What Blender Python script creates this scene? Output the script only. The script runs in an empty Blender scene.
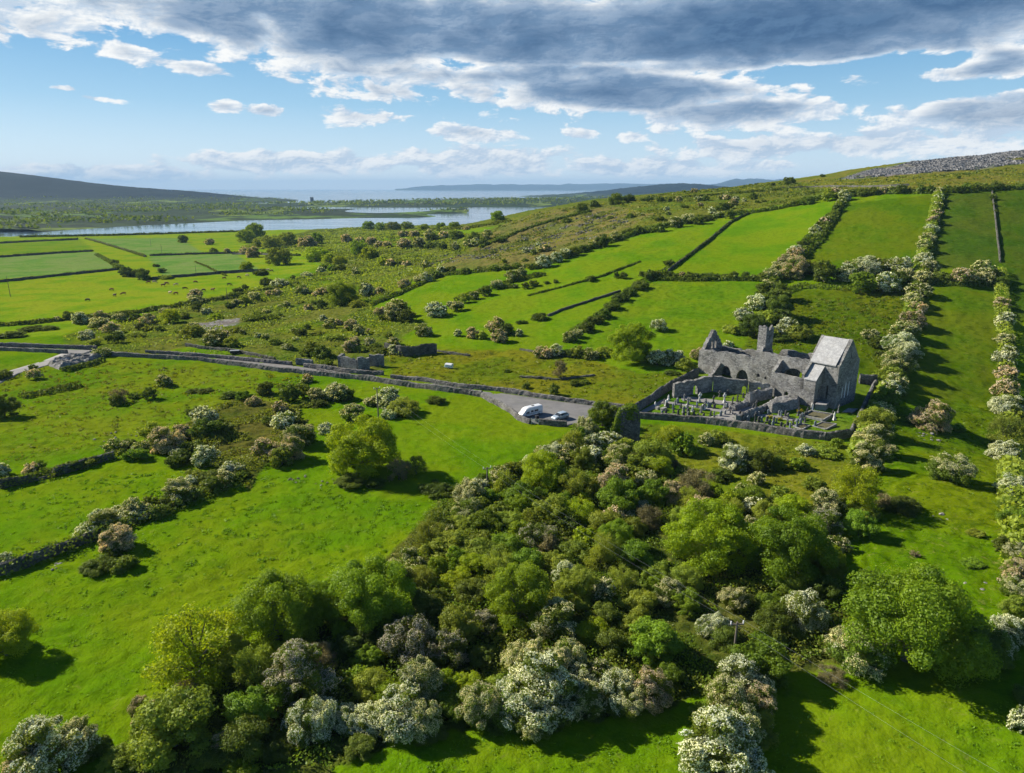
import bpy, bmesh, math, random
import numpy as np
from mathutils import Vector, Matrix

# ------------------------------------------------------------------ camera, sky, sun, exposure
SC = bpy.context.scene
COL = SC.collection
CAM_H, PITCH, FPX, W_, H_ = 50.0, math.radians(16.0), 692.0, 1024, 773
cam_d = bpy.data.cameras.new("camera")
cam = bpy.data.objects.new("camera", cam_d)
COL.objects.link(cam)
cam.location = (0, 0, CAM_H)
cam.rotation_euler = (math.radians(90) - PITCH, 0, 0)
cam_d.sensor_width = 36.0
cam_d.lens = 36.0 * FPX / W_
cam_d.clip_start = 0.5
cam_d.clip_end = 120000
SC.camera = cam

SUN_EL = math.radians(33.0)
SUN_DIR_H = (-0.92, 0.39)             # horizontal direction towards the sun
sl = bpy.data.lights.new("sun", 'SUN')
sl.energy = 5.0
sl.angle = math.radians(0.55)
sl.color = (1.0, 0.92, 0.78)
sun = bpy.data.objects.new("sun", sl)
COL.objects.link(sun)
_n = math.hypot(*SUN_DIR_H)
SUNV = Vector((SUN_DIR_H[0] / _n * math.cos(SUN_EL), SUN_DIR_H[1] / _n * math.cos(SUN_EL), math.sin(SUN_EL)))
sun.rotation_euler = SUNV.to_track_quat('Z', 'Y').to_euler()
sun.location = (-300, 150, 400)

SC.view_settings.view_transform = 'Standard'
SC.view_settings.look = 'None'
SC.view_settings.exposure = 0.80
SC.view_settings.gamma = 1.0
SC.view_settings.use_curve_mapping = False
SC.cycles.volume_bounces = 0
SC.cycles.max_bounces = 5
SC.cycles.diffuse_bounces = 2
SC.cycles.glossy_bounces = 2
SC.cycles.transmission_bounces = 4
SC.cycles.transparent_max_bounces = 6


class NT:
    """small helper to write node trees"""
    def __init__(s, tree):
        s.t = tree
        s.n = tree.nodes
        s.l = tree.links

    def put(s, sock, v):
        if isinstance(v, bpy.types.NodeSocket):
            s.l.new(v, sock)
        elif v is not None:
            sock.default_value = v

    def add(s, kind, ins=None, **props):
        nd = s.n.new(kind)
        for k, v in props.items():
            setattr(nd, k, v)
        for k, v in (ins or {}).items():
            s.put(nd.inputs[k], v)
        return nd

    def m(s, op, a, b=None, c=None, clamp=False):
        nd = s.n.new('ShaderNodeMath')
        nd.operation = op
        nd.use_clamp = clamp
        for i, v in enumerate((a, b, c)):
            if v is not None:
                s.put(nd.inputs[i], v)
        return nd.outputs[0]

    def vm(s, op, a, b=None, out=0):
        nd = s.n.new('ShaderNodeVectorMath')
        nd.operation = op
        s.put(nd.inputs[0], a)
        if b is not None:
            s.put(nd.inputs[1], b)
        return nd.outputs[out]

    def mix(s, f, a, b, mode='MIX'):
        nd = s.n.new('ShaderNodeMix')
        nd.data_type = 'RGBA'
        nd.blend_type = mode
        s.put(nd.inputs[0], f)
        s.put(nd.inputs[6], a)
        s.put(nd.inputs[7], b)
        return nd.outputs[2]

    def noise(s, vec, scale, detail=4.0, rough=0.5, dist=0.0, out=0, dim='3D'):
        nd = s.n.new('ShaderNodeTexNoise')
        nd.noise_dimensions = dim
        s.put(nd.inputs['Vector'], vec)
        s.put(nd.inputs['Scale'], scale)
        s.put(nd.inputs['Detail'], detail)
        s.put(nd.inputs['Roughness'], rough)
        s.put(nd.inputs['Distortion'], dist)
        return nd.outputs[out]

    def ss(s, v, lo, hi, a=0.0, b=1.0):
        nd = s.n.new('ShaderNodeMapRange')
        nd.interpolation_type = 'SMOOTHSTEP'
        s.put(nd.inputs[0], v)
        for i, x in enumerate((lo, hi, a, b)):
            s.put(nd.inputs[i + 1], x)
        return nd.outputs[0]

    def lin(s, v, lo, hi, a=0.0, b=1.0):
        nd = s.n.new('ShaderNodeMapRange')
        s.put(nd.inputs[0], v)
        for i, x in enumerate((lo, hi, a, b)):
            s.put(nd.inputs[i + 1], x)
        return nd.outputs[0]


def px_angles(px, row):
    """azimuth (degrees, right of +Y) and elevation (degrees) of a direction seen in the photograph"""
    u = (px - 512) / FPX
    v = (row - 386.5) / FPX
    cp, sp = math.cos(PITCH), math.sin(PITCH)
    d = Vector((u, cp - v * sp, -(sp + v * cp))).normalized()
    return math.degrees(math.atan2(d.x, d.y)), math.degrees(math.asin(d.z))


# ---- sky: Nishita plus a layer of procedural cumulus
world = bpy.data.worlds.new("World")
SC.world = world
world.use_nodes = True
wt = NT(world.node_tree)
wt.n.clear()
tc = wt.add('ShaderNodeTexCoord').outputs['Generated']
sky = wt.add('ShaderNodeTexSky', sky_type='NISHITA')
sky.sun_disc = False
sky.sun_elevation = SUN_EL
sky.sun_rotation = math.atan2(SUNV.x, SUNV.y)
sky.air_density = 1.0
sky.dust_density = 0.3
sky.ozone_density = 2.5
sep = wt.add('ShaderNodeSeparateXYZ', {0: tc})
dx, dy, dz = sep.outputs
AZ = wt.m('MULTIPLY', wt.m('ARCTAN2', dx, dy), 57.29578)
EL = wt.m('MULTIPLY', wt.m('ARCSINE', dz), 57.29578)


def blob(px, row, w, h, amp, tilt=0.0):
    """an elliptical cloud mass: centre and half size given in photograph pixels -> degrees of sky"""
    a0, e0 = px_angles(px, row)
    aw = w / FPX * 57.3 * 0.92
    eh = h / FPX * 57.3 * 0.92
    da = wt.m('SUBTRACT', AZ, a0)
    de = wt.m('SUBTRACT', EL, e0)
    if tilt:
        de = wt.m('ADD', de, wt.m('MULTIPLY', da, tilt))
    q = wt.m('ADD', wt.m('POWER', wt.m('ABSOLUTE', wt.m('DIVIDE', da, aw)), 2.0),
             wt.m('POWER', wt.m('ABSOLUTE', wt.m('DIVIDE', de, eh)), 2.0))
    return wt.m('MULTIPLY', wt.m('EXPONENT', wt.m('MULTIPLY', q, -1.0)), amp)


BLOBS = [  # px, row, half width, half height, amount, tilt
    (15, 14, 85, 32, 0.88, 0.0),
    (105, -4, 70, 34, 0.9, 0.0),
    (215, 16, 95, 36, 1.22, 0.05),
    (360, 28, 150, 48, 1.42, 0.05),
    (530, 44, 190, 60, 1.36, 0.03),
    (760, 28, 270, 46, 1.60, 0.0),
    (960, -10, 160, 60, 1.45, 0.0),
    (1000, 62, 70, 22, 1.05, 0.0),
    (620, 90, 160, 24, 1.30, 0.04),
    (735, 114, 115, 20, 1.15, 0.0),
    (1000, 112, 90, 24, 1.12, 0.0),
    (860, 70, 90, 15, 0.74, 0.0),
    (125, 50, 40, 10, 0.72, 0.1),
    (195, 68, 55, 9, 0.76, 0.12),
    (370, 88, 100, 20, 0.80, 0.06),
    (365, 116, 62, 13, 0.84, 0.05),
    (475, 134, 60, 12, 0.84, 0.05),
    (222, 107, 22, 8, 0.74, 0.0), (268, 111, 24, 8, 0.76, 0.0),
    (92, 98, 26, 4, 0.72, 0.08), (62, 88, 16, 3, 0.66, 0.0),
    (290, 162, 130, 14, 0.98, 0.0),
    (490, 162, 120, 20, 1.0, 0.0),
    (585, 133, 26, 7, 0.74, 0.0), (632, 136, 30, 8, 0.74, 0.0),
    (640, 168, 130, 14, 0.92, 0.0),
    (745, 148, 95, 17, 0.95, 0.0),
    (860, 143, 66, 14, 0.95, 0.0),
    (960, 138, 100, 18, 0.84, 0.0),
    (770, 165, 50, 9, 0.74, 0.0),
    (90, 173, 150, 11, 0.84, 0.0),
]
mask = None
for b in BLOBS:
    o = blob(*b)
    mask = o if mask is None else wt.m('SMOOTH_MAX', mask, o, 0.12)
for b in ((850, 68, 100, 7, 0.75, 0.0), (470, 66, 60, 6, 0.40, 0.06), (600, 64, 120, 4, 0.35, 0.0), (180, 40, 40, 8, 0.35, 0.0), (960, 88, 70, 6, 0.55, 0.0)):
    mask = wt.m('SUBTRACT', mask, blob(*b))        # bright gaps between the layers
# a broken deck outside the frame, so that the light on the land is a cloudy day's
away = wt.ss(wt.m('ABSOLUTE', AZ), 42.0, 60.0)
up = wt.ss(EL, 18.0, 26.0)
mask = wt.m('MAXIMUM', mask, wt.m('MULTIPLY', wt.m('MAXIMUM', away, up), 0.20))
ANG = wt.add('ShaderNodeCombineXYZ', {0: wt.m('MULTIPLY', AZ, 0.11), 1: wt.m('MULTIPLY', EL, 0.26), 2: 0.0}).outputs[0]


def field(shift, det):
    p = ANG if shift is None else wt.vm('ADD', ANG, shift)
    return wt.noise(p, 2.9, det, 0.60, 0.25)


NF = field(None, 8.0)
NL = field(None, 5.0)
NS = field((-0.05, 0.10, 0.0), 5.0)
NM = field((-0.012, 0.025, 0.0), 6.0)
BIG = wt.noise(ANG, 0.9, 3.0, 0.5, 0.0)
D0 = wt.m('ADD', mask, wt.m('ADD', wt.m('MULTIPLY', wt.m('SUBTRACT', NF, 0.5), 1.75), wt.m('MULTIPLY', wt.m('SUBTRACT', BIG, 0.5), 0.5)))
STR = wt.add('ShaderNodeCombineXYZ', {0: wt.m('MULTIPLY', AZ, 0.035), 1: wt.m('MULTIPLY', EL, 0.34), 2: 3.0}).outputs[0]
NB = wt.noise(STR, 2.2, 4.0, 0.5, 0.2)
D1 = wt.m('ADD', mask, wt.m('ADD', wt.m('MULTIPLY', wt.m('SUBTRACT', NL, 0.5), 1.0), wt.m('MULTIPLY', wt.m('SUBTRACT', NB, 0.5), 0.55)))
cover = wt.ss(D0, 0.45, 0.64)
thick = wt.ss(D1, 0.66, 1.05)
rel = wt.m('ADD', wt.m('MULTIPLY', wt.m('SUBTRACT', NL, NS), 1.0), wt.m('MULTIPLY', wt.m('SUBTRACT', NF, NM), 0.9))
lit = wt.ss(rel, -0.14, 0.16)
bright = wt.mix(lit, (0.56, 0.67, 0.80, 1), (1.0, 1.0, 0.98, 1))
dark = wt.mix(lit, (0.050, 0.122, 0.255, 1), (0.090, 0.182, 0.330, 1))
high = wt.ss(EL, 2.0, 6.5, 0.12, 1.0)
mid = wt.mix(lit, (0.16, 0.27, 0.43, 1), (0.31, 0.42, 0.57, 1))
deep = wt.ss(D1, 1.00, 1.55)
ccol = wt.mix(wt.m('MULTIPLY', thick, high), bright, mid)
ccol = wt.mix(wt.m('MULTIPLY', deep, high), ccol, dark)
CLOUD_GAIN = 5.9
ccol = wt.mix(1.0, ccol, (CLOUD_GAIN, CLOUD_GAIN, CLOUD_GAIN, 1), 'MULTIPLY')
ramp = wt.add('ShaderNodeValToRGB', {0: wt.lin(EL, 0.0, 40.0)})
cr = ramp.color_ramp
cr.elements[0].color = (0.92, 1.0, 1.06, 1)
cr.elements[1].color = (0.016, 0.060, 0.18, 1)
for p_, q_ in ((0.06, (0.66, 0.84, 0.98, 1)), (0.15, (0.33, 0.60, 0.83, 1)), (0.25, (0.14, 0.41, 0.70, 1)), (0.5, (0.045, 0.17, 0.42, 1))):
    e_ = cr.elements.new(p_)
    e_.color = q_
blue = wt.mix(1.0, ramp.outputs[0], (5.3, 5.4, 5.5, 1), 'MULTIPLY')
skyc = wt.mix(0.85, sky.outputs[0], blue)
final = wt.mix(wt.m('MULTIPLY', cover, wt.ss(EL, -0.2, 0.6)), skyc, ccol)
bg = wt.add('ShaderNodeBackground', {'Color': final, 'Strength': 0.1})
wo = wt.add('ShaderNodeOutputWorld', {'Surface': bg.outputs[0]})
world.cycles.sampling_method = 'MANUAL'
world.cycles.sample_map_resolution = 512

# ------------------------------------------------------------------ small maths helpers
RNG = np.random.default_rng(7)
random.seed(7)
_LAT = RNG.random((256, 256))


def vnoise(x, y):
    x = np.asarray(x, float)
    y = np.asarray(y, float)
    xi = np.floor(x).astype(int)
    yi = np.floor(y).astype(int)
    fx = x - xi
    fy = y - yi
    fx = fx * fx * (3 - 2 * fx)
    fy = fy * fy * (3 - 2 * fy)
    a = _LAT[xi & 255, yi & 255]
    b = _LAT[(xi + 1) & 255, yi & 255]
    c = _LAT[xi & 255, (yi + 1) & 255]
    d = _LAT[(xi + 1) & 255, (yi + 1) & 255]
    return (a * (1 - fx) + b * fx) * (1 - fy) + (c * (1 - fx) + d * fx) * fy


def fbm(x, y, octs=4, gain=0.5):
    s = 0
    a = 1
    t = 0
    for i in range(octs):
        s = s + a * vnoise(np.asarray(x) * 2 ** i + 17.3 * i, np.asarray(y) * 2 ** i + 9.1 * i)
        t += a
        a *= gain
    return s / t - 0.5


def sstep(v, lo, hi):
    t = np.clip((np.asarray(v, float) - lo) / (hi - lo), 0, 1)
    return t * t * (3 - 2 * t)


CP_, SP_ = math.cos(PITCH), math.sin(PITCH)


def ray_dir(px, row):
    u = (np.asarray(px, float) - 512) / FPX
    v = (np.asarray(row, float) - 386.5) / FPX
    return u, CP_ - v * SP_, -(SP_ + v * CP_)


def at_z(px, row, z):
    """point on the horizontal plane z seen at a pixel"""
    u, fy, fz = ray_dir(px, row)
    t = (z - CAM_H) / fz
    return u * t, fy * t, z


def at_y(px, row, y):
    u, fy, fz = ray_dir(px, row)
    t = y / fy
    return u * t, y, CAM_H + fz * t


def project(x, y, z):
    d = y * CP_ + (CAM_H - z) * SP_
    return 512 + FPX * x / d, 386.5 + FPX * ((CAM_H - z) * CP_ - y * SP_) / d, d


# ------------------------------------------------------------------ terrain height
CTRL = []
for px, row, z in [(-260, 773, 0), (100, 773, 0), (512, 773, 0), (800, 773, 0.5), (1150, 773, 2.5), (1300, 640, 6),
                   (0, 600, 0), (300, 600, 0), (600, 600, 0.5), (900, 600, 1), (1080, 600, 3),
                   (0, 480, 0), (300, 480, 0), (600, 480, 0.5), (860, 480, 0.8), (1020, 480, 4.5),
                   (-150, 410, -1), (100, 400, -0.5), (350, 400, 0), (500, 410, 0), (630, 412, 0.4), (760, 425, 0.3), (845, 436, 0.4),
                   (700, 384, 2.2), (800, 402, 1.6), (858, 403, 1.8),
                   (0, 350, -2), (250, 355, -1), (400, 372, 0),
                   (0, 320, -5), (100, 300, -6), (200, 280, -8), (0, 270, -10), (100, 270, -10), (0, 252, -14), (100, 250, -14), (-100, 250, -14), (200, 250, -13), (300, 250, -10),
                   (0, 238.5, -18.5), (100, 237.5, -18.5), (200, 233.5, -18.5), (300, 230, -17),
                   (300, 300, -3.5), (350, 260, -4.5), (350, 240, -10), (380, 231, -15), (430, 227, -17),
                   (400, 340, 0.5), (400, 300, 1.5), (450, 262, 4), (450, 245, 5),
                   (500, 350, 1), (500, 300, 6), (500, 252, 14),
                   (600, 380, 1), (650, 340, 4), (650, 300, 10), (650, 250, 21)]:
    CTRL.append(at_z(px, row, z))
for px, row, y in [(500, 228, 560), (540, 209, 760), (600, 199, 660), (560, 240, 480), (600, 222, 480), (650, 222, 430), (650, 195.5, 640), (700, 192, 600),
                   (720, 222, 400), (780, 185, 600), (850, 177, 600), (800, 300, 246), (800, 250, 315), (835, 200, 395), (835, 187, 520), (740, 210, 430),
                   (900, 195, 375), (900, 177, 520), (900, 163.5, 640), (950, 405, 166), (950, 345, 198), (950, 290, 239), (950, 240, 297), (950, 195, 358),
                   (1040, 405, 170), (1040, 290, 242), (1040, 240, 300), (1040, 190, 365), (1024, 172, 520), (1024, 150.5, 680), (1150, 140, 680), (1150, 180, 380),
                   (1150, 290, 240), (1150, 420, 165), (1100, 500, 118)]:
    CTRL.append(at_y(px, row, y))
for x, y, z in [(-900, 1300, -27), (-600, 1350, -27), (-300, 1450, -27), (-100, 1600, -27), (100, 1500, -22), (300, 1300, 5), (600, 1200, 40), (900, 1100, 70), (-1300, 1200, -25),
                (-500, 300, -6), (-800, 600, -12), (400, 100, 20), (900, 500, 90), (0, -50, 0), (-300, 0, 0), (300, 0, 8), (60, 1000, 6), (300, 900, 34)]:
    CTRL.append((x, y, z))
CTRL = np.array(CTRL, float)
MQC = 45.0


def _phi(d2):
    return np.sqrt(d2 + MQC * MQC)


_A = _phi((CTRL[:, None, 0] - CTRL[None, :, 0]) ** 2 + (CTRL[:, None, 1] - CTRL[None, :, 1]) ** 2)
_n = len(CTRL)
_M = np.zeros((_n + 3, _n + 3))
_M[:_n, :_n] = _A - np.eye(_n) * 4.0
_M[:_n, _n] = 1
_M[:_n, _n + 1:_n + 3] = CTRL[:, :2] / 100
_M[_n:, :_n] = _M[:_n, _n:].T
_Wt = np.linalg.solve(_M, np.concatenate([CTRL[:, 2], [0, 0, 0]]))


def base_z(x, y):
    x = np.asarray(x, float)
    y = np.asarray(y, float)
    z = _Wt[_n] + _Wt[_n + 1] * x / 100 + _Wt[_n + 2] * y / 100
    for i in range(_n):
        z = z + _Wt[i] * np.sqrt((x - CTRL[i, 0]) ** 2 + (y - CTRL[i, 1]) ** 2 + MQC * MQC)
    return z


def Z(x, y):
    """ground height, with the gentle lumps of old pasture"""
    x = np.asarray(x, float)
    y = np.asarray(y, float)
    z = base_z(x, y)
    r = np.hypot(x, y)
    yard = np.exp(-(((x - 45) / 42) ** 2 + ((y - 160) / 26) ** 2) ** 2)
    k = 1 - yard
    z = z + k * (fbm(x / 46 + 3, y / 46, 3) * 1.6 + fbm(x / 9, y / 9 + 5, 2) * 0.4)
    far = sstep(r, 380, 700)
    z = z + far * fbm(x / 60, y / 60, 3) * 3.0 * sstep(z, -16, 0)
    return z


_TS = np.concatenate([np.geomspace(45, 1700, 260)])


def G(px, row):
    """where the ray through a pixel of the photograph meets the ground: (x, y, z)"""
    u, fy, fz = ray_dir(px, row)
    ts = _TS
    h = CAM_H + fz * ts - Z(u * ts, fy * ts)
    idx = np.nonzero(h < 0)[0]
    if len(idx) == 0:
        t = ts[int(np.argmin(h))]
    else:
        i = max(1, idx[0])
        t0, t1 = ts[i - 1], ts[i]
        for _ in range(3):
            tt = np.linspace(t0, t1, 12)
            hh = CAM_H + fz * tt - Z(u * tt, fy * tt)
            k = np.nonzero(hh < 0)[0]
            k = max(1, k[0]) if len(k) else 11
            t0, t1 = tt[k - 1], tt[k]
        t = 0.5 * (t0 + t1)
    x, y = float(u * t), float(fy * t)
    return x, y, float(Z(x, y))


def px_per_m(x, y, z):
    return FPX / (y * CP_ + (CAM_H - z) * SP_)


# ------------------------------------------------------------------ object helpers
def mesh_np(name, verts, faces, mats=(), smooth=False, face_mat=None):
    """fast mesh from arrays; faces: (n,4) or (n,3) int array"""
    me = bpy.data.meshes.new(name)
    v = np.ascontiguousarray(verts, np.float32)
    f = np.ascontiguousarray(faces, np.int32)
    me.vertices.add(len(v))
    me.vertices.foreach_set('co', v.ravel())
    k = f.shape[1]
    me.loops.add(f.size)
    me.loops.foreach_set('vertex_index', f.ravel())
    me.polygons.add(len(f))
    me.polygons.foreach_set('loop_start', np.arange(0, f.size, k, dtype=np.int32))
    for m in mats:
        me.materials.append(m)
    if face_mat is not None:
        me.polygons.foreach_set('material_index', np.ascontiguousarray(face_mat, np.int32))
    me.polygons.foreach_set('use_smooth', np.full(len(f), smooth))
    me.update()
    me.validate()
    return me


def link(name, me, parent=None, loc=None):
    o = bpy.data.objects.new(name, me)
    COL.objects.link(o)
    if parent is not None:
        o.parent = parent
    if loc is not None:
        o.location = loc
    return o


def empty(name, loc=(0, 0, 0), rz=0.0):
    o = bpy.data.objects.new(name, None)
    COL.objects.link(o)
    o.location = loc
    o.rotation_euler = (0, 0, rz)
    o.empty_display_size = 0.3
    return o


def tag(o, label, cat, group=None, kind=None):
    if label:
        o['label'] = label
    if cat:
        o['category'] = cat
    if group:
        o['group'] = group
    if kind:
        o['kind'] = kind
    return o


class MB:
    """collects polygons into one mesh"""
    def __init__(s):
        s.v = []
        s.f = []

    def poly(s, pts):
        b = len(s.v)
        s.v += [tuple(p) for p in pts]
        s.f.append(list(range(b, b + len(pts))))

    def box(s, c, size, rz=0.0, taper=1.0):
        cx, cy, cz = c
        sx, sy, sz = size[0] / 2, size[1] / 2, size[2]
        ca, sa = math.cos(rz), math.sin(rz)
        b = len(s.v)
        for zz, k in ((0, 1.0), (sz, taper)):
            for ax, ay in ((-1, -1), (1, -1), (1, 1), (-1, 1)):
                x, y = ax * sx * k, ay * sy * k
                s.v.append((cx + x * ca - y * sa, cy + x * sa + y * ca, cz + zz))
        for q in ((3, 2, 1, 0), (4, 5, 6, 7), (0, 1, 5, 4), (1, 2, 6, 5), (2, 3, 7, 6), (3, 0, 4, 7)):
            s.f.append([b + i for i in q])

    def tube(s, p0, p1, r0, r1=None, n=8):
        r1 = r0 if r1 is None else r1
        p0, p1 = Vector(p0), Vector(p1)
        d = (p1 - p0)
        if d.length < 1e-6:
            return
        d.normalize()
        a = d.orthogonal().normalized()
        c = d.cross(a)
        b = len(s.v)
        for p, r in ((p0, r0), (p1, r1)):
            for i in range(n):
                t = 2 * math.pi * i / n
                s.v.append(tuple(p + a * math.cos(t) * r + c * math.sin(t) * r))
        for i in range(n):
            j = (i + 1) % n
            s.f.append([b + i, b + j, b + n + j, b + n + i])
        s.f.append([b + n - 1 - i for i in range(n)])
        s.f.append([b + n + i for i in range(n)])

    def prism(s, pts2, place, d0, d1):
        """extrude a 2D outline: place(u, w, depth) -> xyz"""
        n = len(pts2)
        b = len(s.v)
        for d in (d0, d1):
            for u, w in pts2:
                s.v.append(tuple(place(u, w, d)))
        s.f.append([b + i for i in range(n)])
        s.f.append([b + n + n - 1 - i for i in range(n)])
        for i in range(n):
            j = (i + 1) % n
            s.f.append([b + j, b + i, b + n + i, b + n + j])

    def build(s, name, mat, parent=None, smooth=False, loc=None, fix=True):
        me = bpy.data.meshes.new(name)
        me.from_pydata(s.v, [], s.f)
        if fix:
            bm = bmesh.new()
            bm.from_mesh(me)
            bmesh.ops.recalc_face_normals(bm, faces=bm.faces)
            bm.to_mesh(me)
            bm.free()
        if mat is not None:
            me.materials.append(mat)
        if smooth:
            me.polygons.foreach_set('use_smooth', [True] * len(me.polygons))
        me.update()
        return link(name, me, parent, loc)


def new_mat(name):
    m = bpy.data.materials.new(name)
    m.use_nodes = True
    t = NT(m.node_tree)
    t.n.clear()
    out = t.add('ShaderNodeOutputMaterial')
    return m, t, out


def in_poly(x, y, poly):
    poly = np.asarray(poly, float)
    res = np.zeros(np.shape(x), bool)
    n = len(poly)
    j = n - 1
    for i in range(n):
        xi, yi = poly[i]
        xj, yj = poly[j]
        c = ((yi > y) != (yj > y)) & (x < (xj - xi) * (y - yi) / (yj - yi + 1e-12) + xi)
        res ^= c
        j = i
    return res
# ------------------------------------------------------------------ ground sheet
# fields and other ground covers, outlined in the photograph and laid on the terrain
PAST = (0.108, 0.200, 0.003)
FIELDS = [  # outline (photo pixels, projected on the ground), albedo, roughness of the cover 0..1, edge wobble in px
    # far flat fields on the left
    ([(-200, 345), (-200, 232), (330, 226), (330, 262), (250, 290), (130, 312), (60, 335), (-200, 350)], (0.205, 0.300, 0.010), 0.10, 1.5),
    ([(-60, 259), (95, 252), (119, 269), (-60, 284)], (0.160, 0.265, 0.048), 0.10, 0.5),
    ([(88, 238.5), (180, 238), (204, 253.5), (146, 255.5)], (0.160, 0.265, 0.048), 0.10, 0.5),
    ([(148, 256.5), (235, 253.5), (262, 271), (165, 278.5)], (0.160, 0.265, 0.048), 0.10, 0.5),
    ([(-60, 242), (80, 239), (95, 251), (-60, 257)], (0.152, 0.250, 0.010), 0.10, 0.5),
    # scrub land from the road to the ridge
    ([(92, 353), (60, 337), (130, 318), (200, 302), (260, 287), (330, 268), (300, 250), (240, 246), (330, 226), (440, 222), (520, 212), (560, 203), (700, 188), (790, 180), (840, 193), (740, 213), (640, 231), (530, 267),
      (440, 268), (395, 290), (372, 306), (425, 324), (400, 338), (425, 346), (380, 372), (300, 366), (200, 357)], (0.130, 0.165, 0.018), 0.95, 3.0),
    ([(468, 254), (500, 226), (540, 212), (600, 203), (655, 214), (600, 240), (545, 264), (500, 266)], (0.175, 0.168, 0.040), 1.0, 3.0),
    ([(400, 268), (470, 252), (520, 255), (540, 266), (480, 270)], (0.165, 0.165, 0.035), 1.0, 3.0),
    ([(250, 288), (330, 268), (345, 282), (300, 292)], (0.140, 0.213, 0.008), 0.35, 2.0),
    ([(310, 292), (400, 276), (398, 290), (372, 306), (345, 300)], (0.134, 0.187, 0.008), 0.5, 3.0),
    ([(148, 354), (198, 345), (240, 348), (225, 357)], (0.152, 0.244, 0.006), 0.3, 1.5),
    ([(80, 345), (60, 337), (128, 330), (150, 345)], (0.134, 0.187, 0.010), 0.6, 1.5),
    ([(265, 330), (330, 320), (400, 322), (395, 332), (300, 338)], (0.128, 0.177, 0.010), 0.7, 3.0),
    ([(360, 240), (415, 232), (430, 236), (390, 246)], (0.140, 0.239, 0.008), 0.2, 1.0),
    ([(300, 240), (345, 232), (350, 244), (310, 252)], (0.140, 0.239, 0.008), 0.2, 1.0),
    ([(420, 232), (500, 226), (480, 232), (440, 237)], (0.140, 0.239, 0.008), 0.2, 1.0),
    ([(192, 325), (240, 318), (238, 324), (200, 332)], (0.192, 0.192, 0.130), 0.9, 2.0),
    # improved fields climbing the hill
    ([(372, 306), (395, 291), (440, 270), (530, 268), (505, 290), (440, 322), (425, 324)], (0.144, 0.244, 0.005), 0.2, 1.0),
    ([(395, 345), (440, 322), (505, 290), (530, 268), (640, 231), (740, 213), (700, 250), (640, 280), (580, 338), (420, 348)], (0.146, 0.250, 0.005), 0.25, 0.5),
    ([(580, 340), (640, 281), (760, 283), (770, 310), (735, 355), (690, 374), (640, 370)], (0.137, 0.234, 0.005), 0.45, 1.5),
    ([(640, 280), (745, 210), (835, 201), (800, 245), (765, 284)], (0.144, 0.250, 0.004), 0.12, 0.5),
    ([(395, 378), (380, 347), (560, 352), (640, 373), (690, 372), (632, 408), (520, 393)], (0.159, 0.187, 0.008), 0.8, 1.5),
    ([(790, 275), (848, 203), (938, 194), (915, 268), (860, 275)], (0.104, 0.169, 0.003), 0.35, 0.5),  # right hand fields: deeper grass green with cloud shade put into the colour
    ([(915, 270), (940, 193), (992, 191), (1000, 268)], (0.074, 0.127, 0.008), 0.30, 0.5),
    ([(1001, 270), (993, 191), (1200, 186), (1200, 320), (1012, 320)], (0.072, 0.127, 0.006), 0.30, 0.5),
    ([(770, 310), (800, 290), (915, 285), (905, 340), (880, 375), (735, 355)], (0.107, 0.153, 0.004), 0.70, 2.0),
    ([(915, 285), (1000, 285), (1012, 400), (880, 402), (905, 340)], (0.111, 0.173, 0.004), 0.45, 1.5),
    ([(860, 450), (885, 400), (1012, 398), (1040, 620), (860, 620)], (0.127, 0.204, 0.003), 0.75, 2.0),
    # the hill above the fields, and the bare limestone on it
    ([(790, 180), (840, 193), (940, 192), (1250, 183), (1250, 120), (1000, 135), (840, 168)], (0.162, 0.174, 0.022), 0.6, 1.5),
    ([(838, 180), (868, 171), (905, 163), (1000, 152), (1026, 149), (1130, 145), (1130, 158), (1010, 164.5), (985, 169), (935, 172), (880, 177)], (0.204, 0.204, 0.150), 1.0, 1.5),
    ([(983, 158), (1024, 152), (1130, 150), (1130, 158), (1010, 163.5)], (0.150, 0.144, 0.030), 1.0, 1.0),
    # rougher ground lower down
    ([(0, 365), (130, 358), (300, 372), (300, 400), (140, 440), (0, 470)], (0.146, 0.224, 0.006), 0.55, 2.0),
    ([(640, 422), (855, 444), (865, 480), (800, 520), (690, 480), (640, 440)], (0.152, 0.187, 0.010), 0.8, 2.0),
    ([(200, 460), (185, 425), (240, 395), (300, 408), (300, 440), (260, 470), (250, 490)], (0.104, 0.116, 0.016), 1.0, 2.0),
    ([(385, 560), (440, 500), (560, 440), (660, 445), (700, 485), (830, 510), (850, 600), (850, 660), (720, 690), (640, 712), (400, 735), (330, 773), (130, 773), (220, 680), (280, 620), (340, 590)], (0.085, 0.109, 0.014), 1.0, 4.0),
    # inside the graveyard walls
    ([(637, 416), (672, 386), (700, 372), (858, 380), (878, 382), (850, 435), (825, 438), (703, 421)], (0.125, 0.225, 0.012), 0.45, 0.0),
]


def world_poly(pts, n=4):
    out = []
    m = len(pts)
    for i in range(m):
        a, b = pts[i], pts[(i + 1) % m]
        for k in range(n):
            t = k / n
            x, y, _ = G(a[0] + (b[0] - a[0]) * t, a[1] + (b[1] - a[1]) * t)
            out.append((x, y))
    return np.array(out)


NA, NR = 1000, 860
_az = np.radians(np.linspace(-72, 72, NA))
_r = np.geomspace(20, 1750, NR)
RR, AA = np.meshgrid(_r, _az, indexing='ij')
GX, GY = RR * np.sin(AA), RR * np.cos(AA)
GZ = Z(GX, GY)
gpx, grow, gd = project(GX, GY, GZ)

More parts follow.
